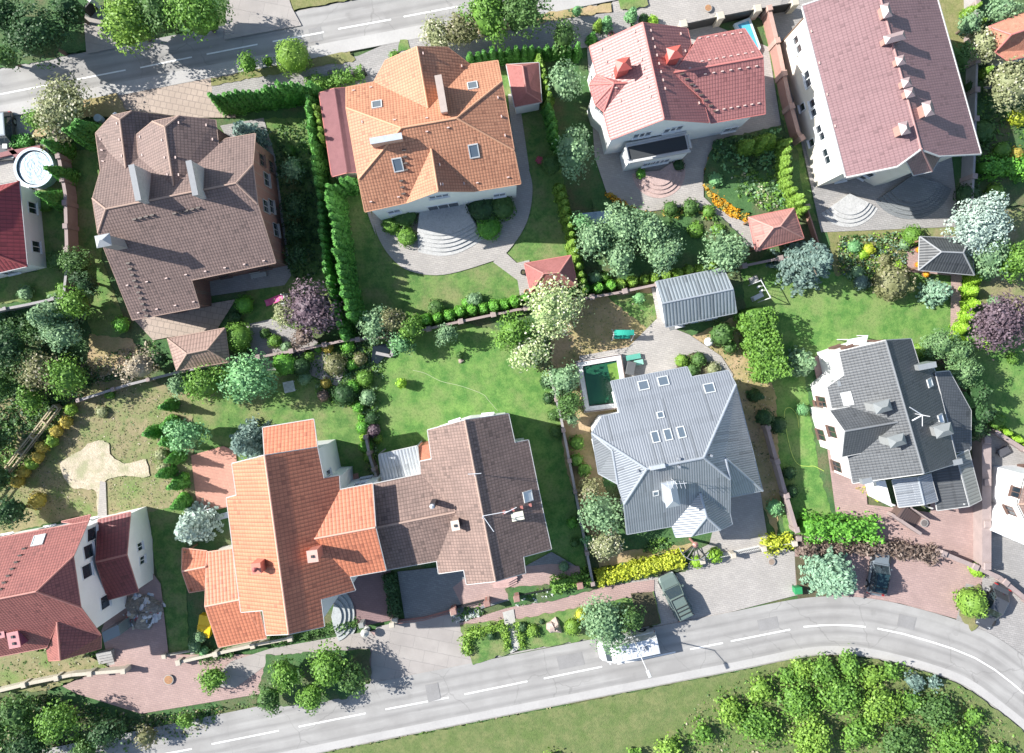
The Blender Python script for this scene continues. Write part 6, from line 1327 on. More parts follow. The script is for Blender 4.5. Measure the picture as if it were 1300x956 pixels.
bed([(75, 470), (160, 440), (200, 430), (205, 470), (120, 490)], ['dry', 'olive', 'green'], 'dry undergrowth by the bare tree', 'ground_cover', .35, .18, 10)
bed([(1100, 605), (1110, 612), (1118, 640), (1085, 620)], ['gold', 'yellow', 'bright'], 'ochre planting beside the dark house', 'flower_bed', .3, .15, 30, clump=.3)
bed([(575, 42), (680, 22), (690, 30), (640, 45), (590, 52)], ['dry', 'green', 'olive'], 'dry growth under the pavement trees', 'ground_cover', .3, .16, 10)
# scrub strip beyond the lower road, each bush its own
sc = [(1000, 858, 13), (1019, 850, 17), (1046, 853, 22), (1079, 846, 19), (1107, 858, 17), (1131, 853, 14), (1162, 866, 15), (1186, 866, 10), (966, 876, 18), (1012, 889, 26), (1066, 884, 28), (1118, 897, 27), (1157, 893, 17), (1188, 903, 26), (1236, 911, 15), (928, 903, 21), (893, 931, 15), (963, 921, 27), (1030, 938, 31), (1089, 931, 23), (1141, 945, 29), (1212, 946, 30), (851, 951, 18), (806, 958, 11), (1268, 956, 17), (700, 964, 13)]
for k, (x, y, r) in enumerate(sc):
    m = ('bright', 'thuja_lime', 'bright', 'bright', 'lime', 'bright', 'green')[k % 7] if k not in (6, 7) else 'spruce'
    tree(x, y, r, 1.0 + r * .045, 'broad', 'thuja_lime' if m == 'lime' else m, ORD[k] + ' wild bush of the scrub beyond the lower road, from its middle tip', 'bush', 'bush', 'wild bushes beyond the lower road', leaf=.24, ragged=.34, loose=.5)
bed([(900, 872), (1010, 838), (1110, 836), (1200, 858), (1290, 930), (1290, 970), (820, 970)], ['bright', 'green', 'olive'], 'tall weeds beyond the lower road', 'ground_cover', .5, .2, 14)
for k, (x, y, r, h, m) in enumerate(((20, 905, 24, 4.5, 'green'), (75, 915, 27, 5, 'bright'), (135, 930, 22, 4.2, 'deep'), (185, 935, 15, 3, 'olive'), (35, 950, 24, 4.6, 'deep'), (105, 957, 20, 4, 'green'), (235, 915, 12, 2.4, 'bright'), (-20, 930, 25, 5, 'bright'))):
    tree(x, y, r, h, 'broad', m, ORD[k] + ' tree of the clump between pink pavement and lower road, from the pale front wall', 'tree', 'tree', 'clump between pavement and lower road')
bed([(-40, 885), (60, 880), (180, 908), (260, 900), (300, 890), (260, 930), (120, 965), (-40, 985)], ['green', 'bright', 'deep', 'olive'], 'weeds between pink pavement and lower road', 'ground_cover', .4, .2, 9)
bed([(470, 940), (700, 900), (900, 868), (840, 965), (300, 970)], ['bright', 'olive', 'green'], 'sparse weeds on the lower bank', 'ground_cover', .25, .17, 5)
# ---------------------------------------------------------------- walls and fences
WPINK = mottled('pink_masonry', (.32, .255, .24), (.25, .20, .19), 1.2, 12, .9, .01)
WGREY = mottled('grey_masonry', (.33, .31, .31), (.25, .24, .24), 1.2, 12, .9, .01)
WDARK = mottled('dark_masonry', (.16, .13, .13), (.12, .10, .10), 1.2, 12, .9, .01)
BRICKP = paving('pier_brick', (.38, .15, .12), (.30, .12, .10), (.3, .25, .22), .25, .08)
WOOD = mottled('weathered_wood', (.42, .36, .24), (.34, .28, .18), 3, 18, .9, .01)
BEIGE = mottled('beige_block', (.48, .44, .36), (.40, .36, .30), 1.5, 10, .9, .01)
BLACKM = plain('black_metal', (.03, .03, .03), .5)
fence([(84, 176), (97, 250), (99, 320)], 1.9, 'pink masonry wall with square piers between the round pool and the brown house', WPINK, WPINK, 6, post=.42, coping=WPINK, thick=.2)
fence([(97, 330), (92, 378), (45, 388), (-40, 404)], 1.5, 'thin grey wall crossing the shaded corner under the deep red roof', WGREY, WGREY, 4, post=.25, coping=WGREY)
fence([(108, 507), (168, 488), (240, 470), (330, 453)], 1.1, 'thin pinkish wall below the bare tree and brown pavilion', WPINK, WPINK, 6, post=.3, coping=WGREY)
fence([(334, 453), (395, 442), (442, 432), (500, 428)], 1.4, 'brick-red garden wall under the purple tree', BRICKP, WPINK, 5, post=.38, coping=WPINK)
fence([(505, 428), (560, 414), (655, 394), (780, 373), (832, 362)], 1.1, 'low dark wall along the whole foot of the orange house garden', WDARK, WPINK, 9, post=.42, coping=WPINK)
fence([(940, 339), (1012, 324), (1030, 318)], 1.2, 'brown wall with pink piers beside the pink-roofed pavilion', WDARK, WPINK, 3, post=.42, coping=WPINK)
fence([(468, 552), (474, 580), (485, 612)], 1.6, 'dark boarded fence with pink posts beside the silver canopy', WDARK, WPINK, 4, post=.3, coping=WGREY)
fence([(478, 448), (497, 452), (500, 440), (494, 432)], .4, 'low stone kerb of the dark rock pond', WGREY, WGREY, 2, post=0, thick=.3, name='kerb_wall', cat='wall')
fence([(696, 468), (711, 528), (727, 610), (751, 736)], 1.2, 'long straight dark fence between the lawn and the villa', WDARK, WPINK, 8, post=.3, coping=WGREY)
fence([(968, 540), (987, 610), (1004, 668)], 1.5, 'pinkish wall with pale posts between the villa and the hose lawn', WPINK, WPINK, 4, post=.42, coping=WPINK, thick=.22)
fence([(968, 22), (980, 72), (992, 130), (1004, 175), (1008, 182)], 2.0, 'salmon wall with piers between the red-roofed wing and the long building', plain('salmon_wall', (.36, .20, .165), .9), plain('salmon_pier', (.42, .28, .235), .9), 5, post=.45, thick=.25, coping=plain('salmon_pier', (.42, .28, .235), .9))
fence([(1020, 265), (1038, 322)], 1.0, 'short salmon wall beside the pink-roofed pavilion', plain('salmon_wall', (.36, .20, .165), .9), WPINK, 2, post=.4)
fence([(862, 41), (908, 31), (948, 23), (1000, 14)], 1.9, 'dark driveway fence with beige piers behind the red roof', BLACKM, BEIGE, 4, post=.62, thick=.08)
fence([(1224, -20), (1226, 60), (1224, 130), (1222, 210), (1219, 265)], 2.0, 'grey wall with leaning-looking pinkish piers behind the long building', WGREY, WPINK, 9, post=.42, thick=.2)
fence([(1226, 118), (1262, 112)], 1.2, 'short wall spur in the shaded upper garden', WGREY, WGREY, 2, post=.3)
fence([(1239, 556), (1239, 712)], 1.7, 'thick pink wall beside the dark house carports', WPINK, WPINK, 4, post=.6, thick=.75, coping=WPINK)
fence([(1188, 698), (1222, 712), (1258, 728), (1300, 762), (1330, 790)], 1.3, 'diagonal street wall with gate beside the pink drive', WPINK, WPINK, 5, post=.5, thick=.3, coping=WPINK)
fence([(1258, 548), (1330, 592)], .9, 'low pink wall under the far lawn', WPINK, WPINK, 3, post=.4, thick=.3, coping=WPINK)
fence([(1010, 681), (1100, 681), (1112, 684)], .8, 'low pink wall hidden behind the bronze hedge', WPINK, WPINK, 3, post=.45, thick=.25, coping=WPINK)
fence([(232, 836), (289, 823), (334, 813), (372, 806)], .9, 'low front wall with pale blocks under the orange canopy', BEIGE, BEIGE, 4, post=.42, thick=.16, coping=BEIGE)
fence([(0, 872), (50, 860), (100, 850), (165, 845)], 1.2, 'pale front wall of the red gabled house', BEIGE, BEIGE, 5, post=.42, thick=.2, coping=BEIGE)
fence([(212, 830), (248, 824)], .5, 'short pale kerb wall by the orange house gate', BEIGE, BEIGE, 2, post=.35)
fence([(577, 770), (619, 760)], .8, 'low front fence with red brick piers before the brown roof', BLACKM, BRICKP, 2, post=.5, rails=True, post_h=1.5)
fence([(656, 754), (735, 738)], .8, 'low front fence from the brick gate pier to the green hedge', BLACKM, BRICKP, 2, post=.5, rails=True, post_h=1.5)
fence([(500, 788), (540, 783), (576, 773)], 1.1, 'sliding driveway gate in front of the dark drive', plain('rusty_rail', (.35, .18, .15), .6), BEIGE, 2, post=.4, rails=True, post_h=1.2, name='gate', cat='gate')
fence([(888, 708), (930, 700), (975, 690), (1003, 686)], 1.2, 'pale railed street fence of the grey villa', plain('pale_rail', (.5, .5, .48), .5), BEIGE, 4, post=.4, rails=True)
fence([(452, 101), (466, 96)], 1.7, 'black lattice gate beside the orange eave', BLACKM, BLACKM, 2, post=.15, rails=True, name='gate', cat='gate')
fence([(96, 16), (118, 22), (128, 10)], 1.8, 'black gate with white posts at the upper entrance drive', BLACKM, plain('white_post', (.7, .7, .68)), 3, post=.4, thick=.15, name='gate', cat='gate')
fence([(862, 455), (860, 452)], .1, 'x', WDARK, WDARK, 2) if False else None
T = Thing('fence', 'long pale wooden rail fence cutting diagonally through the rough grass', 'fence', P(-10, 634))
for o_ in (-3, 3):
    a, b = P(-12 + o_, 632 + o_ * .7, 0), P(79 + o_, 515 + o_ * .7, 0); d = b - a; m = (a + b) / 2
    mb = MB().box((m.x, m.y, 1.0), (d.length, .12, .10), math.atan2(d.y, d.x)); mb.box((m.x, m.y, .5), (d.length, .10, .08), math.atan2(d.y, d.x)); T.part('rail', mb, [WOOD])
for k in range(7): p = P(-12, 632).lerp(P(79, 515), k / 6); T.part('post', MB().box((p.x, p.y, 0), (.14, .5, 1.15), .95), [WOOD])
# pale walls round the left neighbour
T = Thing('wall', 'low maroon wall with white caps beside the parked car', 'wall', P(20, 200))
mb = MB()
for a, b in (((-20, 206), (18, 197)), ((18, 197), (58, 190)), ((18, 190), (30, 202))):
    a, b = P(*a), P(*b); d = b - a; m = (a + b) / 2; mb.box((m.x, m.y, 0), (d.length, .45, .9 if a.x < -48 else .88), math.atan2(d.y, d.x))
T.part('panel', mb, [plain('maroon_wall', (.25, .11, .11), .8)]); p = P(15, 189); T.part('cap', MB().box((p.x, p.y, 0), (.45, .45, 1.1)), [WHITETRIM])
# ---------------------------------------------------------------- vehicles
def lerp_profile(pr, x):
    for (x0, *v0), (x1, *v1) in zip(pr, pr[1:]):
        if x0 <= x <= x1: t = (x - x0) / (x1 - x0); return [a + (b - a) * t for a, b in zip(v0, v1)]
    return list(pr[-1][1:])
def car(name, label, cat, px, py, heading, L_, W_, H_, paint, kind='suv', rails=False, roofpanel=None, spare=None):
    """px,py = photo centre; heading = photo direction of the bonnet"""
    c = P(px, py, .8); T = Thing(name, label, cat, (c.x, c.y, 0)); T.e.rotation_euler.z = math.atan2(-heading[1], heading[0])
    O = Vector((0, 0, 0)); paint_m = plain(label[:20] + '_paint', paint, .28, .1, .04, .6); TR = plain('car_trim', (.02, .02, .022), .6); GL = glass('car_glass', (.03, .045, .055))
    def part(n, mb, m, parent=None, sm=False):
        me = mb.mesh(n, m, (0, 0, 0), sm); return link(n, me, parent or T.e)
    hb = .50 * H_ if kind != 'van' else .55 * H_; X = L_ / 2; W = W_ / 2
    # lower body: lofted sections (x, half width, bottom z, shoulder z)
    sec = [(-X, W * .80, .45, hb * .80), (-X + .10, W * .93, .32, hb * .98), (-X + .5, W, .26, hb), (-X * .3, W, .24, hb * 1.0), (X * .25, W, .24, hb * .99), (X * .42, W * .985, .25, hb * (.97 if kind != 'van' else 1.0)), (X - .55, W * .95, .27, hb * .90), (X - .16, W * .86, .33, hb * .78), (X, W * .66, .42, hb * .62)]
    mb = MB(); n = 10; vs = []
    for x, w_, zb, zt in sec:
        ring = [(x, -w_ * .90, zb), (x, -w_, zb + .15), (x, -w_, zt - .22), (x, -w_ * .95, zt - .06), (x, -w_ * .80, zt), (x, w_ * .80, zt), (x, w_ * .95, zt - .06), (x, w_, zt - .22), (x, w_, zb + .15), (x, w_ * .90, zb)]; vs += ring
    fs = [(i * n + j, i * n + (j + 1) % n, (i + 1) * n + (j + 1) % n, (i + 1) * n + j) for i in range(len(sec) - 1) for j in range(n)]
    fs += [tuple(range(n - 1, -1, -1)), tuple(range((len(sec) - 1) * n, len(sec) * n))]
    mb.add(vs, [f[::-1] for f in fs]); body = part('body', mb, [paint_m], sm=False)
    # greenhouse
    g0, g1, r0, r1 = {'suv': (-X + .12, X * .40, -X + .40, X * .10), 'hatch': (-X + .10, X * .38, -X + .45, X * .06), 'sedan': (-X + .55, X * .40, -X + 1.15, X * .08), 'van': (-X + .05, X * .80, -X + .12, X * .55)}[kind]
    wb, wt = W * .90, W * .74; zb, zt = hb * .97, H_ - .06
    gl = MB(); gl.add([(g0, -wb, zb), (g1, -wb, zb), (g1, wb, zb), (g0, wb, zb), (r0, -wt, zt), (r1, -wt, zt), (r1, wt, zt), (r0, wt, zt)], [(0, 1, 5, 4), (1, 2, 6, 5), (2, 3, 7, 6), (3, 0, 4, 7), (4, 5, 6, 7)])
    part('windows', gl, [GL if kind != 'van' else paint_m])
    rf = MB(); k = .03; vs = []
    for z, e in ((zt - .02, .05), (zt + .03, .03), (zt + .06, -.10)):
        for x, y in ((r0 - e, -wt - e * .6), (r1 + e, -wt - e * .6), (r1 + e, wt + e * .6), (r0 - e, wt + e * .6)): vs.append((x, y, z))
    rf.add(vs, [(0, 1, 5, 4), (1, 2, 6, 5), (2, 3, 7, 6), (3, 0, 4, 7), (4, 5, 9, 8), (5, 6, 10, 9), (6, 7, 11, 10), (7, 4, 8, 11), (8, 9, 10, 11)])
    ro = part('roof', rf, [roofpanel or paint_m])
    pl = MB()
    for sy in (-1, 1):
        for (xa, xb) in ((g0, r0), (g1, r1), (g0 + (g1 - g0) * .42, r0 + (r1 - r0) * .45)):
            pl.tube((xa, sy * wb * 1.0, zb), (xb, sy * wt * 1.01, zt), .035, n=5)
    part('pillars', pl, [paint_m])
    if kind == 'van':
        ws = MB().add([(g1 + .01, -wb * .9, zb + .03), (g1 + .01, wb * .9, zb + .03), (r1 + .03, wt * .92, zt - .06), (r1 + .03, -wt * .92, zt - .06)], [(0, 1, 2, 3)]); part('windscreen', ws, [GL])
    if kind == 'van':
        for xx in (-X * .7, -X * .35, 0, X * .3): part('roof_seam', MB().box((xx, 0, zt + .055), (.05, wt * 1.7, .02)), [plain('seam_grey', (.35, .36, .38), .5)])
        part('roof_vent', MB().box((-X * .52, 0, zt + .055), (.45, .45, .09), taper=.85), [plain('seam_grey', (.35, .36, .38), .5)])
    if rails:
        for sy in (-1, 1): part('roof_rail', MB().tube((r0 + .1, sy * wt * .92, zt + .12), (r1 - .1, sy * wt * .92, zt + .12), .03, n=6).box((r0 + .2, sy * wt * .92, zt), (.06, .05, .12)).box((r1 - .2, sy * wt * .92, zt), (.06, .05, .12)), [TR])
        for xx in rails: part('roof_bar', MB().box((xx, 0, zt + .10), (.07, wt * 1.85, .05)), [TR])
    for sy in (-1, 1):
        part('headlight', MB().box((X - .20, sy * W * .66, hb * .66), (.16, .26, .10), sy * -.25), [plain('lamp_glass', (.45, .47, .48), .15)])
        part('tail_light', MB().box((-X + .06, sy * W * .80, hb * .62), (.10, .20, .34)), [plain('tail_red', (.35, .02, .02), .3)])
        mx = g1 - .25; part('mirror', MB().box((mx, sy * (W + .09), hb * .98), (.16, .22, .15), 0, taper=.8), [paint_m])
        for xx in (-X * .60, X * .62):
            wh = part('wheel', MB().tube((xx, sy * (W - .24), .34), (xx, sy * (W + .01), .34), .34, n=18), [plain('tyre', (.02, .02, .02), .9)])
            part('rim', MB().tube((xx, sy * (W - .02), .34), (xx, sy * (W + .025), .34), .21, n=12), [plain('rim_alloy', (.45, .46, .47), .3, .5)], wh)
            part('arch', MB().tube((xx, sy * (W - .20), .36), (xx, sy * (W + .004), .36), .41, n=18), [TR])
    part('bumper', MB().box((X - .06, 0, .34), (.22, W * 1.45, .26), taper=.96), [TR if kind == 'suv' else paint_m]); part('bumper', MB().box((-X + .02, 0, .34), (.2, W * 1.55, .28), taper=.96), [TR if kind == 'suv' else paint_m])
    part('bonnet_line', MB().box((X * .44, 0, hb * .965), (.03, W * 1.5, .02)), [TR]) if kind != 'van' else None
    return T
car('parked_suv', 'grey-green off-road car with roof bars parked askew on the villa drive', 'car', 858, 757, (-22, -45), 4.7, 1.88, 1.78, (.135, .18, .16), 'suv', rails=(-1.55, -1.15, -.8, .15))
car('parked_car', 'dark blue hatchback parked on the pink drive beside the turquoise spruce', 'car', 1117, 728, (9, -50), 4.25, 1.78, 1.55, (.17, .20, .22), 'hatch', rails=(-1.2,), roofpanel=plain('dark_roof', (.02, .045, .055), .2))
car('parked_car', 'black car half hidden under the round-headed tree by the street wall', 'car', 1262, 771, (-16, 32), 4.4, 1.78, 1.48, (.06, .065, .075), 'sedan')
car('parked_suv', 'dark car with pale windscreen parked at the frame edge beside the round pool', 'car', 4, 172, (3, 40), 4.6, 1.9, 1.7, (.05, .055, .06), 'suv', roofpanel=plain('grey_roof', (.30, .34, .36), .3))
car('delivery_van', 'long white van parked at the kerb under the large tree', 'van', 797, 820, (-78, 17), 5.7, 2.0, 2.3, (.66, .68, .70), 'van')
# ---------------------------------------------------------------- pools
T = Thing('round_pool', 'round above-ground pool with a blue rim and wind-crinkled cover', 'pool', P(52, 216)); c = P(52, 216)
T.part('pool_wall', MB().lathe((c.x, c.y, 0), [(1.85, 0), (1.85, 1.15), (1.72, 1.15), (1.72, .9)], 32, cap=False), [plain('pool_blue', (.25, .36, .46), .5)])
T.part('rim', MB().lathe((c.x, c.y, 1.12), [(1.68, 0), (1.92, 0), (1.92, .07), (1.68, .07), (1.68, 0)], 32, cap=False), [plain('pool_rim', (.45, .56, .66), .4)])
cv = MB(); nr = 14; vs = [(c.x, c.y, 1.0)]
for i in range(1, nr):
    for j in range(48): a = j * math.pi / 24; vs.append((c.x + 1.7 * i / nr * math.cos(a), c.y + 1.7 * i / nr * math.sin(a), 1.0 + .018 * math.sin(i * 1.3 + 2 * math.sin(a * 2)) * math.cos(a * 3 + i * .7)))
cv.add(vs, [(0, 1 + j, 1 + (j + 1) % 48) for j in range(48)] + [(1 + (i - 1) * 48 + j, 1 + i * 48 + j, 1 + i * 48 + (j + 1) % 48, 1 + (i - 1) * 48 + (j + 1) % 48) for i in range(1, nr - 1) for j in range(48)])
T.part('cover', cv, [mottled('pool_cover', (.30, .38, .42), (.12, .28, .42), 1.8, 7, .35, .03, .52, .66)])
p = P(72, 214); solo('pool_ladder', MB().box((p.x, p.y, 0), (.5, .08, 1.3), .5).box((p.x + .25, p.y - .3, 0), (.5, .08, 1.3), .5).box((p.x + .12, p.y - .15, .5), (.45, .3, .05), .5).box((p.x + .12, p.y - .15, 1.0), (.45, .3, .05), .5), [plain('ladder_white', (.7, .7, .72))], 'white folding ladder leaning beside the round pool', 'ladder', (p.x, p.y, 0))
PW = [P(*q, .7) for q in ((731, 459), (789, 449), (800, 517), (742, 524))]
T = Thing('swimming_pool', 'rectangular pool with a wide white rim and dark green water beside the villa', 'pool', (PW[0].x, PW[0].y, 0))
inn = inset(PW, .55); inn2 = inset(PW, .62); rim = MB(); n4 = 4
poly = [p.xy for p in PW]; a_ = sum(poly[i].x * poly[(i + 1) % 4].y - poly[(i + 1) % 4].x * poly[i].y for i in range(4)); poly = poly[::-1] if a_ < 0 else poly
vs = [(p.x, p.y, .7) for p in poly] + [(p.x, p.y, .7) for p in inn] + [(p.x, p.y, 0) for p in poly] + [(p.x, p.y, .05) for p in inn]
rim.add(vs, [f for i in range(4) for j in [(i + 1) % 4] for f in ((i, j, 4 + j, 4 + i), (8 + i, 8 + j, j, i), (4 + i, 4 + j, 12 + j, 12 + i))])
T.part('rim', rim, [mottled('pool_rim_white', (.66, .67, .68), (.55, .56, .56), 1, 8, .6)])
md, tw, bw_ = newmat('green_water'); pw = pos(tw); bw_.inputs['Roughness'].default_value = .06; tw.links.new(mixc(tw, noise(tw, .9, 3, vec=pw), (.008, .05, .03), (.02, .10, .05)), bw_.inputs['Base Color']); bump(tw, bw_, noise(tw, 5, 3, vec=pw), .01)
T.part('water', MB().prism([tuple(p) for p in inn2], .06, .45), [md])
rb = MB()
for i in range(4):
    a, b = poly[i], poly[(i + 1) % 4]; d = b - a; m = (a + b) / 2; o_ = Vector((-d.y, d.x)).normalized() * .07
    rb.box((m.x + o_.x, m.y + o_.y, .701), (d.length - .1, .08, .06), math.atan2(d.y, d.x))
T.part('edge_strip', rb, [plain('edge_brown', (.16, .11, .09))])
st = [P(*q, .5) for q in ((771, 463), (783, 460), (790, 484), (776, 486))]
T.part('step', MB().prism([(p.x, p.y) for p in st], .3, .5), [mottled('algae_step', (.10, .22, .03), (.16, .26, .05), 3, 9, .4)])
# ---------------------------------------------------------------- garden things
c = P(789, 425); T = Thing('garden_swing', 'white-framed garden swing seat with a teal canopy on the parched lawn', 'swing seat', c); fr = MB(); WHM = plain('white_frame_metal', (.62, .63, .64), .4)
for sx in (-.95, .95):
    fr.tube((c.x + sx, c.y + .55, 0), (c.x + sx, c.y + .1, 1.75), .05); fr.tube((c.x + sx, c.y - .6, 0), (c.x + sx, c.y - .0, 1.75), .05)
fr.tube((c.x - 1.05, c.y, 1.75), (c.x + 1.05, c.y, 1.75), .05); T.part('frame', fr, [WHM])
cn = MB(); k = 8
vs = [(c.x - .95 + 1.9 * i / k, c.y + y, 1.82 + .16 * math.sin(math.pi * i / k)) for y in (-.05, .45) for i in range(k + 1)]; vs += [(x, y, z - .03) for x, y, z in vs]; m = 2 * (k + 1)
cn.add(vs, [(i, i + 1, k + 2 + i, k + 1 + i) for i in range(k)] + [(m + i + 1, m + i, m + k + 1 + i, m + k + 2 + i) for i in range(k)])
T.part('canopy', cn, [plain('teal_fabric', (.02, .33, .24), .8)]); T.part('seat', MB().box((c.x, c.y - .15, .45), (1.6, .5, .08)), [plain('teal_fabric', (.02, .33, .24), .8)]); T.part('backrest', MB().box((c.x, c.y + .16, .5), (1.6, .07, .55)), [WHM])
a0, b0 = P(958, 358), P(968, 376); T = Thing('childrens_swing', 'thin white children swing frame with a white slide board on the lawn', 'swing', a0); fr = MB(); d = (b0 - a0).normalized(); nn_ = Vector((-d.y, d.x, 0))
for e in (a0, b0 + d * .3):
    for s_ in (-1, 1): fr.tube(e + nn_ * .7 * s_, e + Vector((0, 0, 2.0)), .045)
fr.tube(a0 + Vector((0, 0, 2.0)), b0 + d * .3 + Vector((0, 0, 2.0)), .045); T.part('frame', fr, [WHM])
for t_ in (.35, .65):
    e = a0.lerp(b0, t_); T.part('swing_board', MB().tube(e + Vector((-.12, 0, 2)), e + Vector((-.12, 0, .45)), .012, n=4).tube(e + Vector((.12, 0, 2)), e + Vector((.12, 0, .45)), .012, n=4).box((e.x, e.y, .42), (.4, .18, .03), .6), [WHM])
p = P(961, 377); solo('play_board', MB().box((p.x, p.y, .05), (1.25, .45, .06), .45).box((p.x - .5, p.y - .25, 0), (.06, .4, .8), .45), [plain('board_white', (.6, .62, .64))], 'flat white play board beside the swing frame', 'slide', (p.x, p.y, 0))
p = P(955, 356); solo('play_hut', MB().box((p.x, p.y, 0), (.7, .6, .6), .4).box((p.x, p.y, .6), (.85, .7, .12), .4, taper=.6), [mottled('hut_stone', (.42, .40, .37), (.3, .3, .28))], 'little grey stone box at the swing frame', 'box', (p.x, p.y, 0))
c = P(352, 381); T = Thing('slide', 'small pink plastic slide with a white ladder on the shaded lawn', 'slide', c); PK = plain('pink_plastic', (.60, .10, .26), .4); a = ang(30, -9)
sl_ = MB(); cs, sn = math.cos(a), math.sin(a)
def loc(x, y, z): return (c.x + x * cs - y * sn, c.y + x * sn + y * cs, z)
pts = [(-1.15, .12), (-.8, .14), (-.2, .5), (.5, .95), (.85, 1.0)]
for i in range(4):
    (x0, z0_), (x1, z1_) = pts[i], pts[i + 1]
    sl_.add([loc(x0, -.25, z0_), loc(x1, -.25, z1_), loc(x1, .25, z1_), loc(x0, .25, z0_), loc(x0, -.25, z0_ - .04), loc(x1, -.25, z1_ - .04), loc(x1, .25, z1_ - .04), loc(x0, .25, z0_ - .04)], [(0, 1, 2, 3), (7, 6, 5, 4), (0, 4, 5, 1), (3, 2, 6, 7)])
    for s_ in (-1, 1): sl_.tube(loc(x0, .27 * s_, z0_ + .08), loc(x1, .27 * s_, z1_ + .08), .05, n=6)
T.part('chute', sl_, [PK]); ld = MB()
for s_ in (-.25, .25): ld.tube(loc(.85, s_, 1.35), loc(1.25, s_, 0), .05, n=6)
for t_ in (.2, .45, .7): ld.box(loc(.85 + .4 * t_ * 1.0, 0, 1.1 - 1.0 * t_), (.1, .5, .05), a)
T.part('ladder', ld, [plain('ladder_white', (.7, .7, .72))]); T.part('side_panel', MB().box(loc(.65, -.55, .0), (.5, .35, .6), a), [plain('grey_plastic', (.5, .52, .50))])
c = P(367, 491, .7); T = Thing('garden_table', 'square white lattice table in the shade of the walnut', 'table', (c.x, c.y, 0)); mb = MB(); a = ang(14, -3)
for i in range(9): o_ = (i - 4) * .12; mb.box((c.x + o_ * math.cos(a), c.y + o_ * math.sin(a), .70), (.05, 1.05, .03), a); mb.box((c.x - o_ * math.sin(a), c.y + o_ * math.cos(a), .733), (1.05, .05, .03), a)
T.part('table_top', mb, [plain('lattice_white', (.6, .62, .6))])
for x, y in ((-.42, -.42), (.42, -.42), (.42, .42), (-.42, .42)): T.part('leg', MB().box((c.x + x * math.cos(a) - y * math.sin(a), c.y + x * math.sin(a) + y * math.cos(a), 0), (.06, .06, .70), a), [plain('lattice_white', (.6, .62, .6))])
def bench(px, py, a, label, m):
    c = P(px, py); T = Thing('bench', label, 'bench', c)
    r_ = lambda x, y, z: (c.x + x * math.cos(a) - y * math.sin(a), c.y + x * math.sin(a) + y * math.cos(a), z)
    T.part('seat', MB().box(r_(0, -.14, .42), (1.5, .12, .04), a).box(r_(0, 0, .42), (1.5, .12, .04), a).box(r_(0, .14, .42), (1.5, .12, .04), a), [m]); T.part('backrest', MB().box(r_(0, .26, .55), (1.5, .04, .12), a).box(r_(0, .28, .75), (1.5, .04, .12), a), [m])
    for s_ in (-.65, .65): T.part('leg', MB().box(r_(s_, 0, 0), (.06, .45, .42), a), [m])
bench(330, 350, ang(20, -4), 'grey bench against the brown house wall above the slide', plain('bench_grey', (.4, .4, .38)))
bench(1197, 585 - 262 + 30, ang(2, 1), 'brown bench under the black pavilion eave', WOOD) if False else None
# stack of sacks and panels at the shed wall
for k, (x, y, s_, m) in enumerate(((861, 413, .9, 'white'), (868, 409, .6, 'pale'), (879, 407, .9, 'blue'), (889, 405, .8, 'white'), (898, 404, .7, 'blue'), (905, 402, .6, 'white'))):
    p = P(x, y); mb = MB().box((p.x, p.y, 0), (s_ * .8, .55, .75 + .08 * (k % 3)), ang(10, -2), taper=.88)
    solo('storage_box', mb, [plain('box_' + m, {'white': (.62, .63, .64), 'pale': (.5, .52, .52), 'blue': (.42, .50, .58)}[m], .6)], '%s pale storage box along the blue-grey shed wall, counted from the shed path' % ORD[k], 'storage box', (p.x, p.y, 0), 'boxes along the shed wall')
p = P(897, 434); T = Thing('kettle_barbecue', 'white dome barbecue on the dry grass near the shed', 'barbecue', p)
T.part('bowl', MB().lathe((p.x, p.y, .5), [(.12, 0), (.33, .12), (.42, .3)], 14), [plain('bbq_dark', (.1, .1, .1))]); T.part('lid', MB().lathe((p.x, p.y, .8), [(.44, 0), (.42, .12), (.28, .28), (.06, .34)], 14), [plain('bbq_white', (.7, .7, .7), .3)])
for t_ in range(3): a = t_ * 2.1; T.part('leg', MB().tube((p.x + .1 * math.cos(a), p.y + .1 * math.sin(a), .55), (p.x + .38 * math.cos(a), p.y + .38 * math.sin(a), 0), .02, n=5), [plain('bbq_dark', (.1, .1, .1))])
p = P(799, 467); T = Thing('pump_box', 'dark grey pool equipment box between the pool and the villa', 'box', p)
T.part('housing', MB().box((p.x, p.y, 0), (.8, 1.25, .95), ang(1, .2)), [plain('dark_plastic', (.06, .065, .07), .5)]); T.part('lid', MB().box((p.x, p.y, .952), (.86, 1.3, .08), ang(1, .2), taper=.9), [plain('dark_plastic2', (.10, .105, .11), .4)])
p = P(803, 453); solo('bench_box', MB().box((p.x, p.y, 0), (1.35, .45, .5), ang(16, -3)).box((p.x, p.y, .502), (1.42, .5, .06), ang(16, -3)), [plain('teal_box', (.10, .35, .27), .5)], 'long teal box at the pool corner', 'box', (p.x, p.y, 0))
p = P(810, 460); solo('bench_box', MB().box((p.x, p.y, 0), (.8, .45, .45), ang(16, -3)).box((p.x, p.y, .452), (.86, .5, .05), ang(16, -3)), [plain('mint_box', (.25, .52, .42), .5)], 'small mint green box behind the dark pool equipment', 'box', (p.x, p.y, 0))
def wheelie(px, py, label, m):
    p = P(px, py); T = Thing('wheelie_bin', label, 'bin', p); T.part('bin_body', MB().box((p.x, p.y, 0), (.62, .55, 1.0), .1, taper=1.12), [m]); T.part('lid', MB().box((p.x, p.y, 1.002), (.78, .70, .07), .1, taper=.9), [m])
    for s_ in (-.25, .25): T.part('wheel', MB().tube((p.x + s_ - .04, p.y + .32, .1), (p.x + s_ + .04, p.y + .32, .1), .1, n=10), [BLACKM])
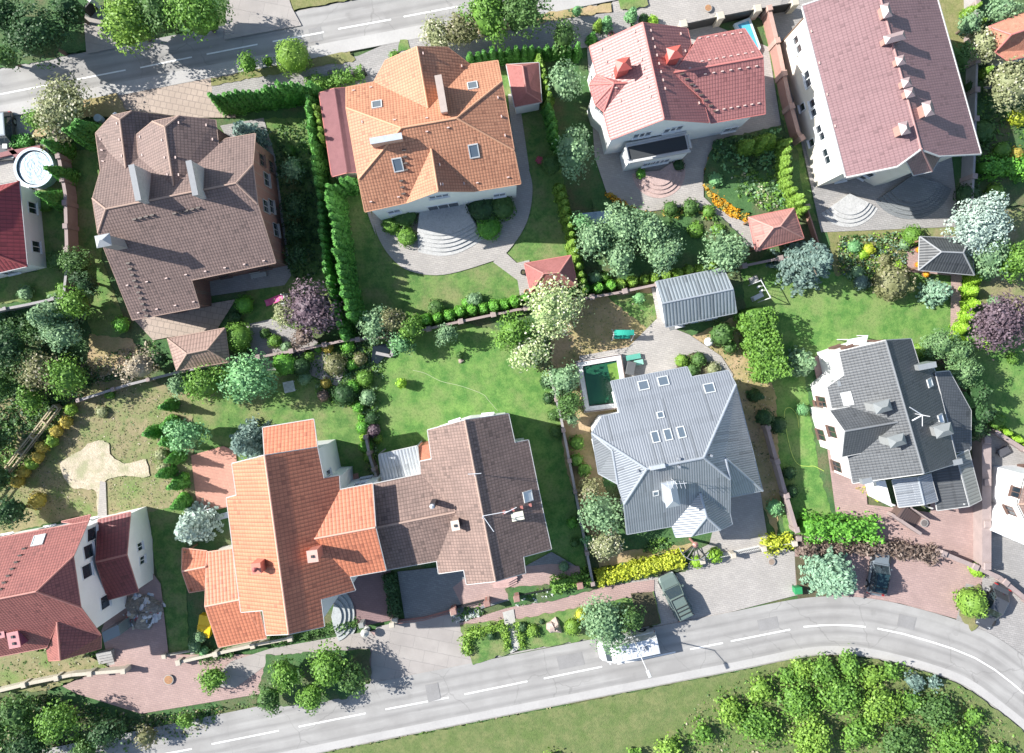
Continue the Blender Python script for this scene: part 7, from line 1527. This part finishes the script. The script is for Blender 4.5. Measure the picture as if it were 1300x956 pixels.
wheelie(1009, 746, 'green wheelie bin at the kerb beside the turquoise spruce', plain('bin_green', (.03, .25, .09), .5)); wheelie(1250, 583, 'grey wheelie bin by the thick pink wall', plain('bin_grey', (.12, .12, .13), .5))
p = P(1270, 572); solo('handcart', MB().box((p.x, p.y, .25), (1.0, .6, .35), .5, taper=1.15).tube((p.x - .4, p.y - .2, .2), (p.x - .4, p.y - .3, .2), .2).tube((p.x - .5, p.y + .2, .5), (p.x - 1.0, p.y + .4, .8), .03), [plain('cart_dark', (.08, .08, .09))], 'small dark cart on the shaded paving below the far lawn', 'cart', (p.x, p.y, 0))
p = P(264, 791); solo('skip_container', MB().box((p.x, p.y, 0), (1.2, 2.0, .95), ang(1, .15), taper=1.05).box((p.x, p.y, .952), (1.3, .06, .05), ang(1, .15)), [plain('yellow_paint', (.80, .52, .01), .4)], 'bright yellow container beside the lower pantiled canopy', 'container', (p.x, p.y, 0))
p = P(703, 793); rk = MB(); core(rk, (p.x, p.y, .25), .78, .62, .22, 9, 5); solo('boulder', rk, [mottled('granite', (.46, .36, .31), (.32, .26, .23), 2, 9, .9, .05)], 'big pinkish boulder on the verge lawn', 'boulder', (p.x, p.y, 0))
p = P(585, 458); rk = MB(); core(rk, (p.x, p.y, .1), .25, .2, .2, 8, 5); solo('stone', rk, [mottled('granite', (.46, .36, .31), (.32, .26, .23), 2, 9, .9, .05)], 'pale stone beside the tiny shrub on the open lawn', 'stone', (p.x, p.y, 0))
# street lamp at the lower road
p = P(800, 800); T = Thing('street_lamp', 'tall street lamp leaning over the white van with a pale lamp head', 'street lamp', p); q_ = P(800, 800)
T.part('pole', MB().tube((p.x, p.y, 0), (p.x, p.y, 6.6), .09, .05, 10), [plain('lamp_steel', (.55, .56, .57), .4)]); T.part('arm', MB().tube((p.x, p.y, 6.55), (p.x + .5, p.y - 1.1, 7.0), .04, .035, 8), [plain('lamp_steel', (.55, .56, .57), .4)])
T.part('lamp_head', MB().box((p.x + .62, p.y - 1.35, 6.95), (.28, .7, .14), .42, taper=.75), [plain('lamp_head', (.7, .71, .72), .3)])
# stone lantern / gate pillar by the pavement
p = P(466, 798); T = Thing('garden_lantern', 'pale stone lantern on the pavement by the plum drive', 'lantern', p)
T.part('pedestal', MB().lathe((p.x, p.y, 0), [(.34, 0), (.30, .15), (.14, .25), (.12, .9), (.25, 1.0)], 12), [mottled('lantern_stone', (.5, .5, .46), (.38, .38, .35))]); T.part('bowl', MB().lathe((p.x, p.y, 1.0), [(.25, 0), (.42, .15), (.40, .3), (.15, .48), (.03, .62)], 12), [mottled('lantern_stone', (.5, .5, .46), (.38, .38, .35))])
p = P(462, 788); solo('gate_pillar', MB().box((p.x, p.y, 0), (.42, .42, 1.3), .2).box((p.x, p.y, 1.302), (.54, .54, .1), .2, taper=.8), [mottled('grey_pier', (.3, .31, .3), (.22, .23, .22))], 'dark grey gate pillar at the plum drive', 'pillar', (p.x, p.y, 0))
p = P(503, 783); solo('gate_pillar', MB().box((p.x, p.y, 0), (.42, .42, 1.1), .2).box((p.x, p.y, 1.102), (.54, .54, .1), .2, taper=.8), [BEIGE], 'pale gate pillar between the two driveways', 'pillar', (p.x, p.y, 0))
# clothes rack, hose, manholes
p = P(263, 645); T = Thing('clothes_rack', 'thin white clothes rack at the edge of the salmon terrace', 'clothes rack', p)
T.part('frame', MB().tube((p.x - 1.0, p.y - .2, 1.5), (p.x + .9, p.y + .25, 1.5), .035, n=6).tube((p.x - .3, p.y - .5, 1.5), (p.x + .5, p.y + .6, 1.5), .03, n=6).tube((p.x, p.y, 0), (p.x, p.y, 1.5), .04, n=6).tube((p.x + .2, p.y - .8, 0), (p.x, p.y, 1.5), .03, n=6), [WHM])
p = P(276, 657); solo('ground_board', MB().box((p.x, p.y, .06), (2.2, .55, .08), ang(26, -7)).box((p.x - .7, p.y - .2, 0), (.1, .5, .06), ang(26, -7)).box((p.x + .7, p.y + .2, 0), (.1, .5, .06), ang(26, -7)), [plain('bluish_sheet', (.45, .50, .56), .4)], 'pale bluish board lying between terrace and small canopy', 'board', (p.x, p.y, 0))
hz = smooth_pts([(1014, 543), (1012, 528), (1004, 518), (997, 520), (996, 532), (1000, 556), (1006, 578), (1014, 590), (1026, 592), (1034, 592), (1046, 598)], 5, False)
mb = MB()
for i in range(len(hz) - 1): a, b = P(*hz[i], .03), P(*hz[i + 1], .03); mb.tube(a, b, .03, n=6)
p = P(*hz[0]); solo('garden_hose', mb, [plain('hose_green', (.45, .58, .12), .5)], 'yellow-green hose curling over the shaded lawn', 'hose', (p.x, p.y, 0))
lc = smooth_pts([(455, 505) and (524, 470), (540, 474), (560, 484), (585, 490), (612, 500), (620, 508), (632, 522)], 5, False); mb = MB()
for i in range(len(lc) - 1): a, b = P(*lc[i], .02), P(*lc[i + 1], .02); mb.tube(a, b, .018, n=5)
p = P(*lc[0]); solo('garden_cable', mb, [plain('pale_cable', (.45, .48, .32), .6)], 'thin pale hose lying across the open green lawn', 'hose', (p.x, p.y, 0))
def manhole(px, py, r, m, label):
    p = P(px, py); z = .004 * (LAYER[0] + 3); T = Thing('manhole_cover', label, 'manhole cover', (p.x, p.y, z)); T.part('cover', MB().lathe((p.x, p.y, z), [(r, 0), (r, .02), (r * .93, .024)], 20), [m]); T.part('ring', MB().lathe((p.x, p.y, z), [(r + .07, 0), (r + .07, .012), (r + .01, .014)], 20), [KERBM])
RUST = mottled('rusty_iron', (.38, .20, .09), (.26, .14, .08), 4, 14, .8); IRON = mottled('cast_iron', (.16, .14, .13), (.11, .10, .10), 4, 14, .7)
manhole(898, 12, .32, RUST, 'rust-orange round manhole cover on the pale upper paving'); manhole(978, 712, .30, mottled('brown_iron', (.30, .23, .18), (.22, .17, .14), 4, 12), 'brown manhole cover on the villa drive'); manhole(1171, 663, .32, IRON, 'dark round cover on the pink drive near the stairs'); manhole(420, 94, .3, IRON, 'grey manhole cover on the shaded pavement by the bright hedge'); manhole(216, 861, .42, RUST, 'rusty round drain on the pink pavement')
# radiating pergola slats by the villa porch
c = P(876, 684); T = Thing('fan_pergola', 'fan of dark slats on a pale curved frame beside the villa porch', 'pergola', c); arc = MB()
for k in range(5):
    a = R(215 + k * 24); T.part('slat', MB().tube((c.x + .25 * math.cos(a), c.y + .25 * math.sin(a), 2.3), (c.x + 1.45 * math.cos(a), c.y + 1.45 * math.sin(a), 2.2), .06, n=6), [BLACKM])
for k in range(10):
    a, b = R(190 + k * 14), R(204 + k * 14); arc.tube((c.x + 1.5 * math.cos(a), c.y + 1.5 * math.sin(a), 2.15), (c.x + 1.5 * math.cos(b), c.y + 1.5 * math.sin(b), 2.15), .05, n=5)
T.part('frame', arc, [GREYTRIM]); T.part('hub', MB().lathe((c.x, c.y, 0), [(.14, 0), (.12, 2.2), (.3, 2.3), (.02, 2.5)], 10), [plain('copper_hub', (.35, .18, .15), .5)])
# entrance stair of the villa, terraces with steps
def fan_steps(px, py, r, n, a0, a1, m, label, sq=.7, rise=.13, name='garden_steps', rot=0.0):
    c = P(px, py); mb = MB()
    for i in range(n):
        rr = r - i * .38; pts = [(c.x, c.y)] + [(c.x + rr * math.cos(R(a)), c.y + rr * math.sin(R(a))) for a in range(a0, a1 + 1, 8)]
        mb.prism(pts, .001 + (rise * i if i else 0), rise * (i + 1))
    return solo(name, mb, [m], label, 'steps', (c.x, c.y, 0))
PST = mottled('pink_step_stone', (.46, .34, .31), (.38, .28, .26), 1.5, 9, .9); GST = mottled('grey_step_stone', (.46, .46, .45), (.38, .38, .37), 1.5, 9, .9)
fan_steps(836, 218, 2.6, 4, 185, 395, PST, 'pink rounded steps in front of the white porch')
fan_steps(1076, 247, 3.2, 4, 215, 335, GST, 'pale rounded steps beside the long building corner')
fan_steps(1155, 224, 4.2, 5, 215, 350, PV_dark, 'shaded curved steps under the long building turret')
# fan stair of the orange-roofed house: straight flanks, curved treads
T = Thing('garden_stair', 'broad fan-shaped stone stair below the orange-roofed house', 'stair', P(572, 292)); c = P(562, 196)
def arcpts(f, n=12): 
    L0, L1 = Vector(P(531, 291 + 29 * f)), Vector(P(600 + 15 * f, 281 + 22 * f)); out = []
    for i in range(n + 1):
        t = i / n; q = L0.lerp(L1, t); out.append((q.x, q.y - .95 * math.sin(math.pi * t) * (.75 + .25 * f)))
    return out
top0 = [tuple(P(535, 262).xy), tuple(P(590, 256).xy)]
for i in range(6):
    f = 1 - i / 6; pr = arcpts(f); T.part('tread', MB().prism([top0[0]] + pr + [top0[1]], .002 + .15 * i, .15 * (i + 1)), [GST])
# stairs with railings beside the dark house
T = Thing('outdoor_stair', 'dark outdoor stair with pink flank walls beside the dark-roofed house', 'stair', P(1150, 665)); a = ang(40, 26)
a0, b0 = P(1128, 652), P(1158, 672); d = b0 - a0; n_ = Vector((-d.y, d.x, 0)).normalized()
for k in range(9): q = a0.lerp(b0, (k + .5) / 9) + n_ * .75; T.part('tread', MB().box((q.x, q.y, .02), (d.length / 9 * .9, 1.3, 1.5 - k * .16), math.atan2(d.y, d.x)), [plain('tread_brown', (.13, .09, .08))])
q = (a0 + b0) / 2; T.part('flank_wall', MB().box((q.x, q.y, 0), (d.length + .6, .3, 1.25), math.atan2(d.y, d.x)), [WPINK]); q = q + n_ * 1.55; T.part('flank_wall', MB().box((q.x, q.y, 0), (d.length, .12, 1.6), math.atan2(d.y, d.x)), [WPINK])
# heap of sacks and rubble beside the red gabled house
heap = MB(); pr = [P(*q) for q in ((155, 762), (190, 745), (207, 770), (200, 795), (165, 800))]; cx = sum(p.x for p in pr) / 5; cy = sum(p.y for p in pr) / 5
hm = MB(); core(hm, (cx, cy, .1), 1.75, .8, .2, 16, 7); T = Thing('rubble_heap', 'heap of building rubble and pale sacks beside the maroon wing', 'rubble heap', (cx, cy, 0)); T.part('rubble', hm, [mottled('rubble', (.34, .31, .27), (.16, .14, .12), 3, 9, .95, .1)])
rr = random.Random(5); SK = [plain('sack_white', (.62, .63, .65), .7), plain('sack_blue', (.42, .52, .66), .7), plain('sack_cream', (.55, .48, .36), .8), plain('sack_red', (.42, .12, .12), .7), plain('sack_dark', (.10, .10, .09), .8)]
for k in range(90):
    t_ = rr.uniform(0, 6.28); r_ = 1.95 * rr.uniform(.1, 1) ** .6; x, y = cx + r_ * math.cos(t_), cy + r_ * math.sin(t_) * .95; z = max(.05, .8 * (1 - (r_ / 2) ** 2)); s_ = rr.uniform(.14, .36)
    mb = MB(); core(mb, (0, 0, 0), s_, s_ * .45, .18, 8, 5); me = mb.mesh('sack', SK[0 if rr.random() < .5 else rr.randrange(5)], smooth=True); o = T.put('sack', me, (x, y, z), (rr.uniform(-.4, .4), rr.uniform(-.4, .4), rr.uniform(0, 3)))
    o.scale = (1.3, .8, 1)
# row of pots along the deep red house terrace
for k in range(13):
    x, y = 43 + k * .7 + (k % 2) * 3, 250 + k * 7.4; p = P(x, y); T = Thing('plant_pot', '%s potted plant along the low house terrace from the round pool' % ORD[k], 'plant pot', p, 'pots along the low house terrace')
    T.part('pot', MB().lathe((p.x, p.y, 0), [(.16, 0), (.24, .35), (.26, .37)], 10), [plain('pot_grey', (.38, .38, .40) if k % 3 else (.6, .6, .6), .7)]); o = T.put('plant', protos('ball', 'purple' if k % 2 else 'grey', .25, .5, .12, 1)[0][0], (p.x, p.y, .33))
# pots round the black pavilion
for k, (x, y) in enumerate(((1163, 318), (1162, 337), (1172, 349))):
    p = P(x, y); T = Thing('plant_pot', ('%s potted orange flower beside the black pavilion path' % ORD[k]), 'plant pot', p, 'flower pots by the black pavilion')
    T.part('pot', MB().lathe((p.x, p.y, 0), [(.18, 0), (.28, .4), (.3, .42)], 10), [plain('terracotta', (.45, .2, .12), .8)]); T.put('plant', protos('ball', 'orange', .3, .6, .12, 1)[0][0], (p.x, p.y, .35))
p = P(667, 336) ; p = P(664, 346); T = Thing('plant_pot', 'dark round planter on the path beside the red gazebo', 'plant pot', p); T.part('pot', MB().lathe((p.x, p.y, 0), [(.22, 0), (.3, .4), (.24, .42), (.2, .3)], 12), [BLACKM]); T.part('soil', MB().lathe((p.x, p.y, .3), [(.2, 0), (.19, .05)], 12), [BED])
p = P(669, 371); T = Thing('plant_pot', 'terracotta planter at the lower corner of the red gazebo', 'plant pot', p); T.part('pot', MB().lathe((p.x, p.y, 0), [(.2, 0), (.3, .4), (.24, .42), (.2, .3)], 12), [plain('terracotta', (.45, .2, .12), .8)]); T.part('soil', MB().lathe((p.x, p.y, .3), [(.2, 0), (.19, .05)], 12), [BED])
# white glass canopy behind the dark house
q4 = [P(*q, 2.4) for q in ((1074, 440), (1100, 434), (1102, 426), (1076, 431))]
T = Thing('glass_canopy', 'small white-framed canopy behind the dark-roofed house', 'canopy', (q4[0].x, q4[0].y, 0)); T.part('canopy_roof', MB().prism([(p.x, p.y) for p in q4], 2.35, 2.42), [plain('frosted', (.62, .66, .66), .25)])
for p in q4: T.part('post', MB().box((p.x, p.y, 0), (.08, .08, 2.35)), [WHM])
# utility pole with shadow lines beside the white house (pale boards on the lawn)
p = P(1205, 205); solo('satellite_dish', MB().lathe((0, 0, 0), [(.02, 0), (.25, .05), (.42, .14), (.40, .15), (.02, .03)], 14), [plain('dish_white', (.65, .66, .66))], 'x', 'x', (0, 0, 0)) if False else None
p = P(158, 152); T = Thing('lamp_post', 'short white globe lamp at the brown house entrance', 'lamp', p); T.part('pole', MB().tube((p.x, p.y, 0), (p.x, p.y, 1.6), .05), [WHM]); gm = MB(); core(gm, (p.x, p.y, 1.8), .22, .22, 0, 12, 8); T.part('globe', gm, [plain('globe_white', (.75, .76, .76), .3)], smooth=True)
p = P(130, 153); T = Thing('water_butt', 'pale blue rain barrel at the brown house corner', 'barrel', p); T.part('barrel', MB().lathe((p.x, p.y, 0), [(.30, 0), (.38, .4), (.36, .9)], 14), [plain('barrel_blue', (.42, .52, .60), .5)]); T.part('lid', MB().lathe((p.x, p.y, .902), [(.39, 0), (.36, .06)], 14), [plain('barrel_lid', (.5, .6, .68), .5)])
q4 = [P(*q, .9) for q in ((735, 272), (775, 268), (777, 281), (737, 285))]
T = Thing('woodpile', 'low woodpile under a pale blue sheet in the orchard', 'woodpile', (q4[0].x, q4[0].y, 0)); T.part('logs', MB().prism([(p.x, p.y) for p in q4], 0, .85), [WOOD]); T.part('sheet', MB().prism([(p.x, p.y) for p in inset(q4, -.08)], .86, .92), [mottled('blue_sheet', (.38, .50, .60), (.12, .2, .35), 2, 6, .5)])
q4 = [P(*q, .5) for q in ((932, 30), (952, 22), (966, 60), (958, 78))]
T = Thing('paddling_pool', 'pale blue inflatable pool behind the red-roofed wing', 'pool', (q4[0].x, q4[0].y, 0)); T.part('pool_ring', MB().prism([(p.x, p.y) for p in q4], 0, .5), [plain('pool_pale', (.55, .68, .74), .3)]); T.part('water', MB().prism([(p.x, p.y) for p in inset(q4, .25)], .4, .52), [plain('pool_water_blue', (.10, .42, .62), .1)])
# the little shed fence and dark pond
c = P(482, 448); pd = MB(); pts = [tuple(P(*q).xy) for q in ((474, 440), (490, 436), (496, 446), (480, 462), (472, 458))]; z = .004 * (LAYER[0] + 2); pd.add([(x, y, z) for x, y in pts][::-1], [tuple(range(5))]); o = link('pond_water', pd.mesh('pond_water', plain('dark_water', (.012, .018, .022), .08))); o['kind'] = 'structure'
